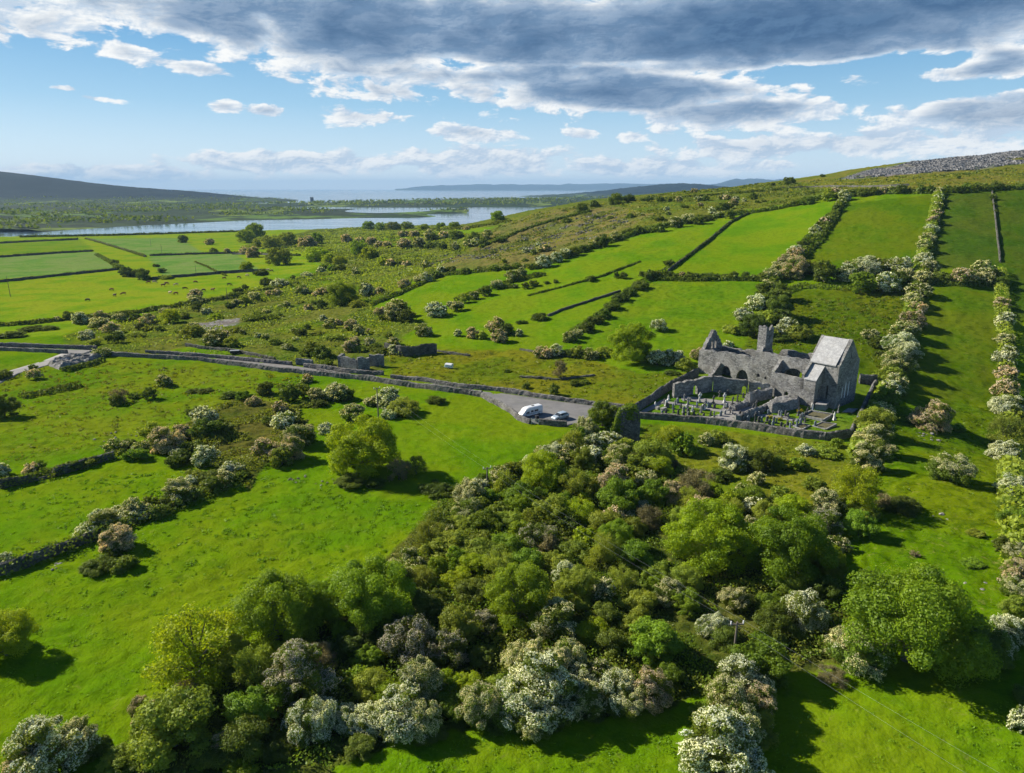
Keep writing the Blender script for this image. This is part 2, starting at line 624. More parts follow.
acol = np.empty(GX.shape + (4,), np.float32)
acol[..., 0:3] = PAST
acol[..., 3] = 0.22
_jn1 = fbm(gpx / 14.0, grow / 9.0, 3) * 2
_jn2 = fbm(gpx / 14.0 + 50, grow / 9.0 + 50, 3) * 2
vis_key = (GX, GY)
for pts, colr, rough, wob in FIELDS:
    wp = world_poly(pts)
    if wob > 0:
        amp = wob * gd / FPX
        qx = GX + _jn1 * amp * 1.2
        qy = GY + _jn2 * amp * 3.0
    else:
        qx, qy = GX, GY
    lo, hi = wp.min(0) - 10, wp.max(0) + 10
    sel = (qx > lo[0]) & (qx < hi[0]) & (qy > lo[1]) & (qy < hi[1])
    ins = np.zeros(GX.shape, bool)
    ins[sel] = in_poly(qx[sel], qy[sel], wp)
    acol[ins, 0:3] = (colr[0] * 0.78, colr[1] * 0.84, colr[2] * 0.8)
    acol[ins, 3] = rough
rough_map = acol[..., 3]
# one blur step so borders are not stepped
for _ in range(1):
    a = acol.copy()
    a[1:-1, 1:-1] = (acol[1:-1, 1:-1] * 2 + acol[:-2, 1:-1] + acol[2:, 1:-1] + acol[1:-1, :-2] + acol[1:-1, 2:]) / 6
    acol = a
# tussocks and hummocks in the sheet itself
hum = fbm(GX / 1.5, GY / 1.5, 3) * (0.22 + 0.50 * acol[..., 3]) + fbm(GX / 4.5 + 9, GY / 4.5, 2) * (0.1 + 0.55 * acol[..., 3])
hum *= 1 - np.exp(-(((GX - 45) / 42) ** 2 + ((GY - 160) / 26) ** 2) ** 2)
GZ2 = GZ + hum * sstep(RR, 18, 30) * np.clip(1.0 + (RR - 200) / 300, 1, 2.2)
verts = np.stack([GX, GY, GZ2], -1).reshape(-1, 3)
ii = np.arange(NR * NA).reshape(NR, NA)
faces = np.stack([ii[:-1, :-1], ii[:-1, 1:], ii[1:, 1:], ii[1:, :-1]], -1).reshape(-1, 4)

gm, t, out = new_mat("grassland")
at = t.add('ShaderNodeAttribute', attribute_name='cover')
pos = t.add('ShaderNodeNewGeometry').outputs['Position']
rgh = at.outputs['Alpha']
n1 = t.noise(pos, 0.045, 4, 0.6)
n2 = t.noise(pos, 0.55, 5, 0.65)
n3 = t.noise(pos, 3.2, 3, 0.6)
c = at.outputs['Color']
# broad patches: yellower and greener stretches of sward
c = t.mix(t.m('MULTIPLY', t.ss(n1, 0.42, 0.60), 0.75), c, t.mix(1.0, c, (1.32, 1.0, 1.6, 1), 'MULTIPLY'))
c = t.mix(t.m('MULTIPLY', t.ss(n1, 0.50, 0.34), 0.75), c, t.mix(1.0, c, (0.68, 0.86, 0.8, 1), 'MULTIPLY'))
# tussocks, rushes, dead grass
tus = t.m('MULTIPLY', t.ss(n2, 0.48, 0.62), t.m('ADD', 0.22, t.m('MULTIPLY', rgh, 0.55)))
c = t.mix(tus, c, t.mix(1.0, c, (0.34, 0.46, 0.5, 1), 'MULTIPLY'))
straw = t.m('MULTIPLY', t.ss(t.noise(pos, 0.9, 5, 0.7, 0.5), 0.56, 0.72), t.m('ADD', 0.14, t.m('MULTIPLY', rgh, 0.6)))
c = t.mix(straw, c, (0.27, 0.25, 0.07, 1))
c = t.mix(t.ss(n3, 0.35, 0.75, 0.0, 0.35), c, t.mix(1.0, c, (0.55, 0.62, 0.6, 1), 'MULTIPLY'))
bh = t.m('ADD', t.m('MULTIPLY', n2, 0.6), t.m('MULTIPLY', n3, 0.25))
bmp = t.add('ShaderNodeBump', {'Height': bh, 'Strength': 0.8, 'Distance': 0.6})
bs = t.add('ShaderNodeBsdfPrincipled', {'Base Color': c, 'Roughness': 0.85, 'Normal': bmp.outputs[0]})
bs.inputs['Specular IOR Level'].default_value = 0.0
t.l.new(bs.outputs[0], out.inputs[0])

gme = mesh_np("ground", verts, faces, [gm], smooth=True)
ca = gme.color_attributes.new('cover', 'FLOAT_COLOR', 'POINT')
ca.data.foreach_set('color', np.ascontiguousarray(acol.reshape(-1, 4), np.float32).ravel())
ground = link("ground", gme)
tag(ground, 'green pasture and rough grass rolling up to a stony hill', 'ground', kind='structure')

# ------------------------------------------------------------------ sea
sm, t, out = new_mat("sea_water")
pos = t.add('ShaderNodeNewGeometry').outputs['Position']
st = t.add('ShaderNodeMapping', {'Vector': pos, 'Scale': (0.004, 0.02, 0.01)}).outputs[0]
w1 = t.noise(st, 3.0, 5, 0.6)
wv = t.noise(pos, 0.35, 3, 0.6)
bmp = t.add('ShaderNodeBump', {'Height': wv, 'Strength': 0.08, 'Distance': 0.3})
wc = t.mix(t.ss(w1, 0.4, 0.62), (0.05, 0.09, 0.13, 1), (0.08, 0.12, 0.16, 1))
bs = t.add('ShaderNodeBsdfPrincipled', {'Base Color': wc, 'Roughness': t.lin(w1, 0.3, 0.7, 0.05, 0.18), 'Normal': bmp.outputs[0]})
bs.inputs['IOR'].default_value = 1.33
t.l.new(bs.outputs[0], out.inputs[0])
mb = MB()
mb.poly([(-26000, 200, -20), (26000, 200, -20), (26000, 36000, -20), (-26000, 36000, -20)])
sea = mb.build("sea", sm, fix=False)
tag(sea, 'grey blue tidal inlet and open sea behind the fields', 'sea', kind='structure')

# ------------------------------------------------------------------ far land across the water
fm, t, out = new_mat("far_land")
pos = t.add('ShaderNodeNewGeometry').outputs['Position']
sp = t.add('ShaderNodeSeparateXYZ', {0: pos})
vor = t.add('ShaderNodeTexVoronoi', {'Vector': t.add('ShaderNodeMapping', {'Vector': pos, 'Scale': (1, 0.45, 0)}).outputs[0], 'Scale': 0.006})
fc = t.add('ShaderNodeValToRGB', {0: t.add('ShaderNodeSeparateColor', {0: vor.outputs['Color']}).outputs[0]})
cr = fc.color_ramp
cr.elements[0].position = 0.0
cr.elements[0].color = (0.030, 0.060, 0.022, 1)
cr.elements[1].position = 1.0
cr.elements[1].color = (0.055, 0.06, 0.03, 1)
for p, q in ((0.35, (0.10, 0.18, 0.025, 1)), (0.5, (0.045, 0.075, 0.028, 1)), (0.62, (0.14, 0.20, 0.03, 1)), (0.75, (0.04, 0.055, 0.03, 1))):
    e = cr.elements.new(p)
    e.color = q
cr.interpolation = 'CONSTANT'
wn = t.noise(pos, 0.012, 6, 0.65)
scr = t.mix(t.ss(wn, 0.40, 0.56), fc.outputs[0], (0.024, 0.040, 0.020, 1))
scr = t.mix(t.ss(t.noise(pos, 0.05, 4, 0.7), 0.52, 0.7, 0, 0.7), scr, (0.016, 0.028, 0.014, 1))
hill = t.mix(t.ss(t.noise(pos, 0.006, 5, 0.6), 0.4, 0.65), (0.006, 0.018, 0.026, 1), (0.014, 0.028, 0.034, 1))  # dark heather, with cloud shade put into the hill colour
cc = t.mix(t.ss(sp.outputs[2], -6, 12), scr, hill)
bs = t.add('ShaderNodeBsdfPrincipled', {'Base Color': cc, 'Roughness': 0.95})
bs.inputs['Specular IOR Level'].default_value = 0.05
t.l.new(bs.outputs[0], out.inputs[0])


def land_patch(name, label, heights, px0, px1, y0, y1, na=260, nr=160, noise_amp=6.0, mat=fm, tree=3.0):
    """heights: control points (px, row, y) of the surface, interpolated; below the sea outside"""
    C = np.array([at_y(*h) if len(h) == 3 else h[:3] for h in heights], float)
    sc = 400.0
    n = len(C)
    d2 = ((C[:, None, :2] - C[None, :, :2]) ** 2).sum(-1)
    M = np.zeros((n + 1, n + 1))
    M[:n, :n] = np.sqrt(d2 + sc * sc)
    M[:n, n] = 1
    M[n, :n] = 1
    wgt = np.linalg.solve(M, np.append(C[:, 2], 0))
    a0 = math.atan2((px0 - 512) / FPX, 1 / CP_ * 0.93)
    a1 = math.atan2((px1 - 512) / FPX, 1 / CP_ * 0.93)
    A, R = np.meshgrid(np.linspace(a0, a1, na), np.geomspace(y0, y1, nr), indexing='xy')
    Y = R
    X = R * np.tan(A)
    zz = np.full(X.shape, wgt[n])
    for i in range(n):
        zz = zz + wgt[i] * np.sqrt((X - C[i, 0]) ** 2 + (Y - C[i, 1]) ** 2 + sc * sc)
    zz = np.minimum(zz, C[:, 2].max() + 5)
    zz = zz + fbm(X / 420, Y / 420, 4) * noise_amp * sstep(zz, -22, 20) + np.maximum(0, fbm(X / 38, Y / 38, 3)) * tree * 2 * sstep(zz, -20, -16)
    v = np.stack([X, Y, zz], -1).reshape(-1, 3)
    ii = np.arange(na * nr).reshape(nr, na)
    f = np.stack([ii[:-1, :-1], ii[:-1, 1:], ii[1:, 1:], ii[1:, :-1]], -1).reshape(-1, 4)
    o = link(name, mesh_np(name, v, f, [mat], smooth=True))
    tag(o, label, 'land', kind='structure')
    return o


def sea_at(px, row, z=-20.0):
    return at_z(px, row, z)


FAR = []
for px, row, z in [(-80, 233, -20), (20, 235, -20.5), (60, 231, -20.3), (100, 228, -20), (160, 224.5, -20), (215, 222, -20), (300, 219.5, -20), (370, 218, -20), (437, 216.5, -20.3), (450, 214, -21)]:
    x, y, zz = sea_at(px, row, z)
    FAR.append((x, y, zz, 0))
    FAR.append((x * 0.97, y * 0.97 - 25, zz - 5, 0))
for px, row, z in [(0, 226, -14), (100, 220, -14), (0, 215, -11), (150, 213, -13), (250, 214, -15), (330, 213, -16.5), (390, 214.5, -18), (0, 207, -8), (120, 205, -9), (200, 206, -13), (240, 207.5, -15),
                   (300, 209, -17.5), (340, 209.5, -18.5), (240, 204, -20.5), (300, 206, -21), (350, 208.5, -21.5), (425, 212, -21.5)]:
    x, y, zz = sea_at(px, row, z)
    FAR.append((x, y, zz, 0))
for px, row, y in [(-120, 163, 3900), (0, 173, 3900), (60, 180.5, 3900), (120, 187, 3900), (180, 191.5, 3900), (220, 196, 3900), (0, 190, 3500), (80, 195, 3500), (160, 198.5, 3450), (0, 201, 3200), (120, 201, 3200), (-120, 190, 3400)]:
    FAR.append(tuple(at_y(px, row, y)) + (0,))
FAR += [(-250, 1700, -26, 0), (-250, 2400, -26, 0), (-300, 3200, -28, 0), (-2600, 4700, 0, 0), (-1500, 4700, -20, 0), (-1150, 4300, -26, 0), (-900, 4000, -28, 0), (-500, 3600, -28, 0)]
land_patch("far_shore", 'dark scrubby far shore with a long low hill beyond the inlet', FAR, -160, 470, 1180, 4700)
# low green land beyond, a wooded headland and pale mountains across the bay
L2 = []
for px, row in [(235, 207.2), (290, 206.6), (330, 207), (400, 207.6), (470, 207.4), (540, 207.2), (600, 204)]:
    q = at_z(px, row, -20.0)
    L2.append(q)
    L2.append((q[0] * 0.95, q[1] * 0.95, -25.0))
L2 += [at_y(*q) for q in [(260, 204.6, 2950), (300, 204.0, 3000), (360, 203.4, 3050), (430, 203, 3100), (500, 202.6, 3100), (570, 202.2, 3100), (340, 202.4, 3300), (420, 200.2, 3500), (480, 199.4, 3600), (540, 198.8, 3700), (600, 197.6, 3800), (660, 197, 3800)]]
L2 += [(-1500, 3300, -27), (-1300, 3700, -27), (-700, 4100, -27), (0, 4400, -27), (700, 4500, -27), (1400, 4000, -20), (700, 2500, -27)]
land_patch("low_shore", 'low green shore with thin fields across the water', [tuple(q)[:3] + (0,) for q in L2], 225, 720, 2350, 4500, noise_amp=4)
L3 = [at_y(*q) for q in [(560, 197.5, 5600), (600, 193.5, 5800), (630, 188.5, 6000), (660, 185, 6000), (690, 184, 6000), (720, 186.5, 6000), (760, 192, 6000), (640, 196, 5300), (700, 196, 5300)]] + \
     [(100, 5600, -27), (300, 5000, -27), (1500, 5000, -27), (3000, 5600, -27), (100, 7000, -27), (1400, 7200, -27), (2600, 7000, -27)]
land_patch("wooded_headland", 'dark wooded headland rising behind the ridge', [tuple(q) + (0,) for q in L3], 520, 800, 5000, 7200, noise_amp=10, tree=8)


def far_range(name, label, profile, y, depth):
    xs, vs = [], []
    n = 120
    p0, p1 = profile[0][0], profile[-1][0]
    pp = np.linspace(p0, p1, n)
    rr = np.interp(pp, [p[0] for p in profile], [p[1] for p in profile])
    rr = rr + fbm(pp / 9, pp * 0 + y / 1000, 3) * 1.6 * sstep(np.minimum(pp - p0, p1 - pp), 0, 12)
    rows = []
    for j, f in enumerate(np.linspace(0, 1, 10)):
        k = math.sin(math.pi * f) ** 0.8
        pts = []
        for a, b in zip(pp, rr):
            x, yy, z = at_y(a, b, y)
            jit = 1 + 0.25 * (vnoise(a / 7.0, j * 1.7) - 0.5) * (0.2 < f < 0.8)
            pts.append((x * (1 + (f - 0.5) * depth / y), y + (f - 0.5) * depth, -24 + (z + 24) * k * jit if k * jit < 1 else z))
        rows.append(pts)
    v = np.array(rows).reshape(-1, 3)
    ii = np.arange(10 * n).reshape(10, n)
    f = np.stack([ii[:-1, :-1], ii[:-1, 1:], ii[1:, 1:], ii[1:, :-1]], -1).reshape(-1, 4)
    o = link(name, mesh_np(name, v, f, [fm], smooth=True))
    tag(o, label, 'mountains', kind='structure')


far_range("distant_mountains", 'pale blue mountains on the horizon across the bay', [(690, 188), (715, 184), (735, 179), (760, 178.5), (775, 180), (792, 179), (830, 182), (880, 188)], 17000, 3000)
far_range("distant_coast", 'faint blue coast low on the sea horizon', [(395, 189), (430, 185.5), (480, 184), (520, 184.5), (570, 184), (620, 183.5), (680, 184), (760, 184), (800, 188)], 24000, 3000)

# ------------------------------------------------------------------ the air
hm = bpy.data.materials.new("haze_air")
hm.use_nodes = True
t = NT(hm.node_tree)
t.n.clear()
out = t.add('ShaderNodeOutputMaterial')
vol = t.add('ShaderNodeVolumePrincipled', {'Color': (0.42, 0.68, 1.0, 1), 'Density': 0.000045, 'Anisotropy': 0.0})
t.l.new(vol.outputs[0], out.inputs['Volume'])
mb = MB()
mb.box((0, 18000, -42), (56000, 38000, 42 + 420))
haze = mb.build("haze", hm)
tag(haze, 'thin blue haze over the land and the bay', 'haze', kind='stuff')

# ------------------------------------------------------------------ registry of labels
REG = []          # (object, look, category, group, x, y, z)
LANDMARKS = []    # (name, px, row)


def reg(o, look, cat, group=None, p=None):
    p = p if p is not None else tuple(o.location)
    q = project(*p)
    REG.append([o, look, cat, group, q[0], q[1]])
    return o


# ------------------------------------------------------------------ stone materials
def stone_mat(name, dark, light, scale, joints=0.5, lichen=0.35, moss=0.25, bump=0.5, stretch=(1, 1, 1.6), stain=0.75):
    m, t, out = new_mat(name)
    pos = t.add('ShaderNodeNewGeometry').outputs['Position']
    mp = t.add('ShaderNodeMapping', {'Vector': pos, 'Scale': stretch}).outputs[0]
    wob = t.noise(mp, scale * 1.3, 2, 0.5, out=1)
    mp2 = t.vm('ADD', mp, t.vm('SCALE', wob))
    wn = t.n[-1]
    wn = mp2.node.inputs[1].links[0].from_node
    wn.inputs['Scale'].default_value = 0.25 / scale
    v = t.add('ShaderNodeTexVoronoi', {'Vector': mp2, 'Scale': scale})
    e = t.add('ShaderNodeTexVoronoi', {'Vector': mp2, 'Scale': scale}, feature='DISTANCE_TO_EDGE')
    r = t.add('ShaderNodeSeparateColor', {0: v.outputs['Color']}).outputs[0]
    c = t.mix(r, dark + (1,), light + (1,))
    big = t.noise(pos, 0.35, 5, 0.65)
    c = t.mix(t.ss(big, 0.46, 0.62, 0.0, lichen), c, (0.40, 0.392, 0.372, 1))
    c = t.mix(t.ss(t.noise(pos, 0.7, 6, 0.75), 0.47, 0.60, 0.0, stain), c, t.mix(1.0, c, (0.38, 0.37, 0.36, 1), 'MULTIPLY'))
    up = t.add('ShaderNodeSeparateXYZ', {0: t.add('ShaderNodeNewGeometry').outputs['Normal']}).outputs[2]
    ms = t.m('MULTIPLY', t.ss(up, 0.2, 0.9, 0.35, 1.0), t.ss(t.noise(pos, 0.6, 5, 0.7), 0.50, 0.62, 0.0, moss))
    c = t.mix(ms, c, (0.085, 0.10, 0.022, 1))
    j = t.ss(e.outputs['Distance'], 0.0, 0.09)
    c = t.mix(t.m('MULTIPLY', t.m('SUBTRACT', 1.0, j), joints), c, (0.055, 0.052, 0.048, 1))
    h = t.m('ADD', t.m('MULTIPLY', j, 0.6), t.m('MULTIPLY', t.noise(pos, 5.0, 4, 0.6), 0.5))
    b = t.add('ShaderNodeBump', {'Height': h, 'Strength': bump, 'Distance': 0.12})
    bs = t.add('ShaderNodeBsdfPrincipled', {'Base Color': c, 'Roughness': 0.92, 'Normal': b.outputs[0]})
    bs.inputs['Specular IOR Level'].default_value = 0.15
    t.l.new(bs.outputs[0], out.inputs[0])
    return m


M_DRY = stone_mat("dry_stone", (0.08, 0.08, 0.082), (0.26, 0.25, 0.24), 2.4, joints=0.75, lichen=0.5, moss=0.35, bump=0.8)
M_ABBEY = stone_mat("abbey_stone", (0.112, 0.113, 0.115), (0.325, 0.322, 0.315), 2.2, joints=0.45, lichen=0.75, moss=0.3)
M_ROOF = stone_mat("roof_slabs", (0.34, 0.345, 0.355), (0.45, 0.455, 0.46), 1.5, joints=0.3, lichen=0.3, moss=0.03, bump=0.3, stain=0.15)
M_RUBBLE = stone_mat("rubble", (0.13, 0.13, 0.125), (0.36, 0.35, 0.34), 1.1, joints=0.6, lichen=0.4, moss=0.6)
M_PAVE = stone_mat("limestone_pavement", (0.20, 0.20, 0.21), (0.36, 0.36, 0.365), 0.6, joints=0.2, lichen=0.3, moss=0.3, stain=0.3)
M_WALLD = stone_mat("mossy_field_wall", (0.05, 0.052, 0.045), (0.15, 0.15, 0.135), 1.6, joints=0.7, lichen=0.25, moss=0.8, bump=0.8)
M_GREY = stone_mat("grave_stone", (0.20, 0.20, 0.205), (0.36, 0.36, 0.36), 3.0, joints=0.0, lichen=0.5, moss=0.1, bump=0.25)
M_DARKST = stone_mat("dark_grave_stone", (0.075, 0.077, 0.08), (0.14, 0.14, 0.14), 3.0, joints=0.0, lichen=0.12, moss=0.15, bump=0.25)
M_PALEST = stone_mat("white_marble", (0.62, 0.62, 0.60), (0.78, 0.77, 0.75), 2.0, joints=0.0, lichen=0.1, moss=0.05, bump=0.15)


def plain_mat(name, col, rough=0.7, metal=0.0, spec=0.3, var=0.25, vs=3.0, coat=0.0):
    m, t, out = new_mat(name)
    pos = t.add('ShaderNodeTexCoord').outputs['Object']
    n = t.noise(pos, vs, 5, 0.65)
    c = t.mix(t.ss(n, 0.3, 0.7, 0, var), tuple(col) + (1,), tuple(x * 0.55 for x in col) + (1,))
    bs = t.add('ShaderNodeBsdfPrincipled', {'Base Color': c, 'Roughness': rough, 'Metallic': metal})
    bs.inputs['Specular IOR Level'].default_value = spec
    bs.inputs['Coat Weight'].default_value = coat
    t.l.new(bs.outputs[0], out.inputs[0])
    return m


# ------------------------------------------------------------------ road, car park, tracks, paths
def polyline_px(pts, n):
    pts = np.array(pts, float)
    d = np.concatenate([[0], np.cumsum(np.hypot(*(pts[1:] - pts[:-1]).T))])
    s = np.linspace(0, d[-1], n)
    return np.stack([np.interp(s, d, pts[:, 0]), np.interp(s, d, pts[:, 1])], -1)


ROAD_AREAS = []


def ribbon(name, upper, lower, mat, label, lift=0.08, n=150, k=7, wob=0.15):
    a = np.array([G(*q) for q in polyline_px(upper, n)])
    b = np.array([G(*q) for q in polyline_px(lower, n)])
    wb = np.array([fbm(np.array([i / 6.0]), np.array([n * 1.0]), 3)[0] for i in range(n)]) * wob
    rows = []
    for j in range(k + 2):
        f = min(max((j - 1) / (k - 1), 0), 1)
        p = a * (1 - f) + b * f
        dirv = (b - a)
        L = np.maximum(np.hypot(dirv[:, 0], dirv[:, 1]), 0.1)[:, None]
        p = p + dirv / L * (wb[:, None] * (1 if f > 0.5 else -1))
        z = Z(p[:, 0], p[:, 1]) + (lift + 0.05 * math.sin(math.pi * f) if 0 < j < k + 1 else -0.25)
        rows.append(np.stack([p[:, 0], p[:, 1], z], -1))
    v = np.stack(rows, 1).reshape(-1, 3)
    K = k + 2
    ii = np.arange(n * K).reshape(n, K)
    f = np.stack([ii[:-1, :-1], ii[1:, :-1], ii[1:, 1:], ii[:-1, 1:]], -1).reshape(-1, 4)
    me = mesh_np(name, v, f, [mat], smooth=True)
    bm = bmesh.new()
    bm.from_mesh(me)
    bmesh.ops.recalc_face_normals(bm, faces=bm.faces)
    if sum(q.normal.z for q in bm.faces) < 0:
        bmesh.ops.reverse_faces(bm, faces=bm.faces)
    bm.to_mesh(me)
    bm.free()
    o = link(name, me)
    tag(o, label, 'road', kind='structure')
    return o


def road_mat(name, col, edge, grit):
    m, t, out = new_mat(name)
    pos = t.add('ShaderNodeNewGeometry').outputs['Position']
    a = t.noise(pos, 0.25, 5, 0.65)
    b = t.noise(pos, 4.0, 4, 0.7)
    c = t.mix(t.ss(a, 0.35, 0.65), col + (1,), edge + (1,))
    c = t.mix(t.ss(b, 0.4, 0.7, 0, grit), c, (0.10, 0.10, 0.095, 1))
    c = t.mix(t.ss(t.noise(pos, 0.6, 4, 0.7), 0.62, 0.70, 0.0, 0.5), c, (0.10, 0.13, 0.04, 1))
    bmp = t.add('ShaderNodeBump', {'Height': b, 'Strength': 0.3, 'Distance': 0.05})
    bs = t.add('ShaderNodeBsdfPrincipled', {'Base Color': c, 'Roughness': 0.9, 'Normal': bmp.outputs[0]})
    t.l.new(bs.outputs[0], out.inputs[0])
    return m


M_ROAD = road_mat("worn_tarmac", (0.135, 0.135, 0.138), (0.19, 0.186, 0.182), 0.3)
M_GRAVEL = road_mat("gravel", (0.21, 0.205, 0.20), (0.27, 0.26, 0.245), 0.35)
UP_ROAD = [(-80, 345.4), (0, 347.2), (97, 350.6), (146, 353.8), (216, 358.6), (292, 365.8), (349, 374.2), (400, 381), (480, 391.4)]
LO_ROAD = [(-80, 348.2), (0, 349.9), (67, 353.2), (110, 355), (199, 360.2), (276, 370.2), (340, 377), (400, 385), (480, 395.6)]
ribbon("road", UP_ROAD, LO_ROAD, M_ROAD, 'narrow country road between dry stone walls', n=220)
UP_PARK = [(478, 391.2), (510, 394.4), (551, 400.4), (592, 406), (629, 411)]
LO_PARK = [(478, 395.4), (495, 403), (510, 412), (520, 419.5), (532, 423.5), (567, 426), (596, 420), (629, 414)]
ribbon("car_park", UP_PARK, LO_PARK, M_ROAD, 'grey car park widening from the road beside the graveyard', n=120, k=14)
ribbon("track", [(62, 353.5), (42, 361.5), (11, 370.5), (-12, 380)], [(96, 355.5), (52, 364.5), (18, 374), (-4, 386)], M_GRAVEL, 'pale gravel track leaving the road', n=80)
ribbon("path", [(640, 411.5), (652, 405), (663, 399.5), (668, 398)], [(641, 414.5), (655, 408.5), (664, 402.5), (669, 401)], M_GRAVEL, 'gravel path along the graveyard wall', n=40, lift=0.05)
ribbon("path", [(660, 400.5), (690, 404.5), (712, 408), (728, 410)], [(659, 402.5), (690, 406.8), (712, 410.5), (728, 413.5)], M_GRAVEL, 'gravel path across the graveyard', n=40, lift=0.07)
ribbon("path", [(682, 395.5), (705, 398.5), (728, 401.5), (748, 402)], [(681, 399.6), (704, 402.8), (728, 406), (748, 406.6)], M_GRAVEL, 'gravel strip between the rows of graves', n=40, lift=0.06)
ribbon("path", [(752, 413), (775, 415), (798, 419)], [(751, 415.5), (774, 417.8), (797, 422)], M_GRAVEL, 'gravel strip below the fallen vault', n=40, lift=0.06)
ribbon("path", [(707, 418.4), (722, 413.5), (735, 409.5), (752, 406)], [(732, 421.8), (744, 417.5), (753, 413), (762, 408.5)], M_GRAVEL, 'pale gravel court in the graveyard', n=40, lift=0.09)


# ------------------------------------------------------------------ dry stone walls
def wall_points(pts, step):
    w = []
    for a, b in zip(pts[:-1], pts[1:]):
        n = max(2, int(math.hypot(a[0] - b[0], a[1] - b[1]) / 5))
        for k in range(n):
            t = k / n
            w.append(G(a[0] + (b[0] - a[0]) * t, a[1] + (b[1] - a[1]) * t)[:2])
    w.append(G(*pts[-1])[:2])
    w = np.array(w)
    d = np.concatenate([[0], np.cumsum(np.hypot(*(w[1:] - w[:-1]).T))])
    s = np.arange(0, d[-1] + step * 0.5, step)
    p = np.stack([np.interp(s, d, w[:, 0]), np.interp(s, d, w[:, 1])], -1)
    if len(p) > 4:   # round the polyline a little
        q = p.copy()
        q[1:-1] = (p[:-2] + 2 * p[1:-1] + p[2:]) / 4
        p = q
    return p, s


def stone_wall(name, pts, h, label, cat='wall', thick=0.75, mat=None, rough=0.16, gaps=0.0, group=None, seed=0, parent=None, lump=0.25):
    d = G(*pts[len(pts) // 2])
    step = 0.55 if d[1] < 260 else 1.2
    p, s = wall_points(pts, step)
    n = len(p)
    tg = np.gradient(p, axis=0)
    tg /= np.maximum(np.hypot(tg[:, 0], tg[:, 1]), 1e-6)[:, None]
    nr = np.stack([-tg[:, 1], tg[:, 0]], -1)
    hh = h * (1 + lump * 1.6 * fbm(s / 5.0 + seed * 7, s * 0 + seed, 3)) + rough * (vnoise(s / 0.8 + seed * 3, s * 0 + seed) - 0.5)
    if gaps:
        hh *= 1 - sstep(vnoise(s / 7.0 + seed, s * 0 + 3.3), 1 - gaps, 1 - gaps + 0.08) * 0.75
    g = Z(p[:, 0], p[:, 1])
    prof = [(-0.62, -0.4), (-0.54, 0.45), (-0.42, 0.93), (0.0, 1.03), (0.42, 0.93), (0.54, 0.45), (0.62, -0.4)]
    rows = []
    for j, (o, zz) in enumerate(prof):
        jit = (vnoise(s / 0.6 + j * 13, s * 0 + seed + j) - 0.5) * 0.22 * thick
        q = p + nr * ((o * thick + jit)[:, None])
        rows.append(np.stack([q[:, 0], q[:, 1], g + hh * zz + (0 if j in (0, 6) else (vnoise(s / 0.45 + j * 5, s * 0 + j) - 0.5) * rough)], -1))
    V = np.stack(rows, 1)
    K = len(prof)
    ii = np.arange(n * K).reshape(n, K)
    f = np.stack([ii[:-1, :-1], ii[:-1, 1:], ii[1:, 1:], ii[1:, :-1]], -1).reshape(-1, 4)
    v = V.reshape(-1, 3)
    c = np.array([p[n // 2, 0], p[n // 2, 1], g[n // 2]])
    extra = []
    me = mesh_np(name, v - c, np.concatenate([f, np.array([[0, 1, 5, 6], [1, 2, 4, 5], [ii[-1, 6], ii[-1, 5], ii[-1, 1], ii[-1, 0]], [ii[-1, 5], ii[-1, 4], ii[-1, 2], ii[-1, 1]]])]), [mat or M_DRY])
    bm = bmesh.new()
    bm.from_mesh(me)
    bmesh.ops.recalc_face_normals(bm, faces=bm.faces)
    bm.to_mesh(me)
    bm.free()
    o = link(name, me, parent, tuple(c))
    if label:
        tag(o, label, cat, group)
    return o


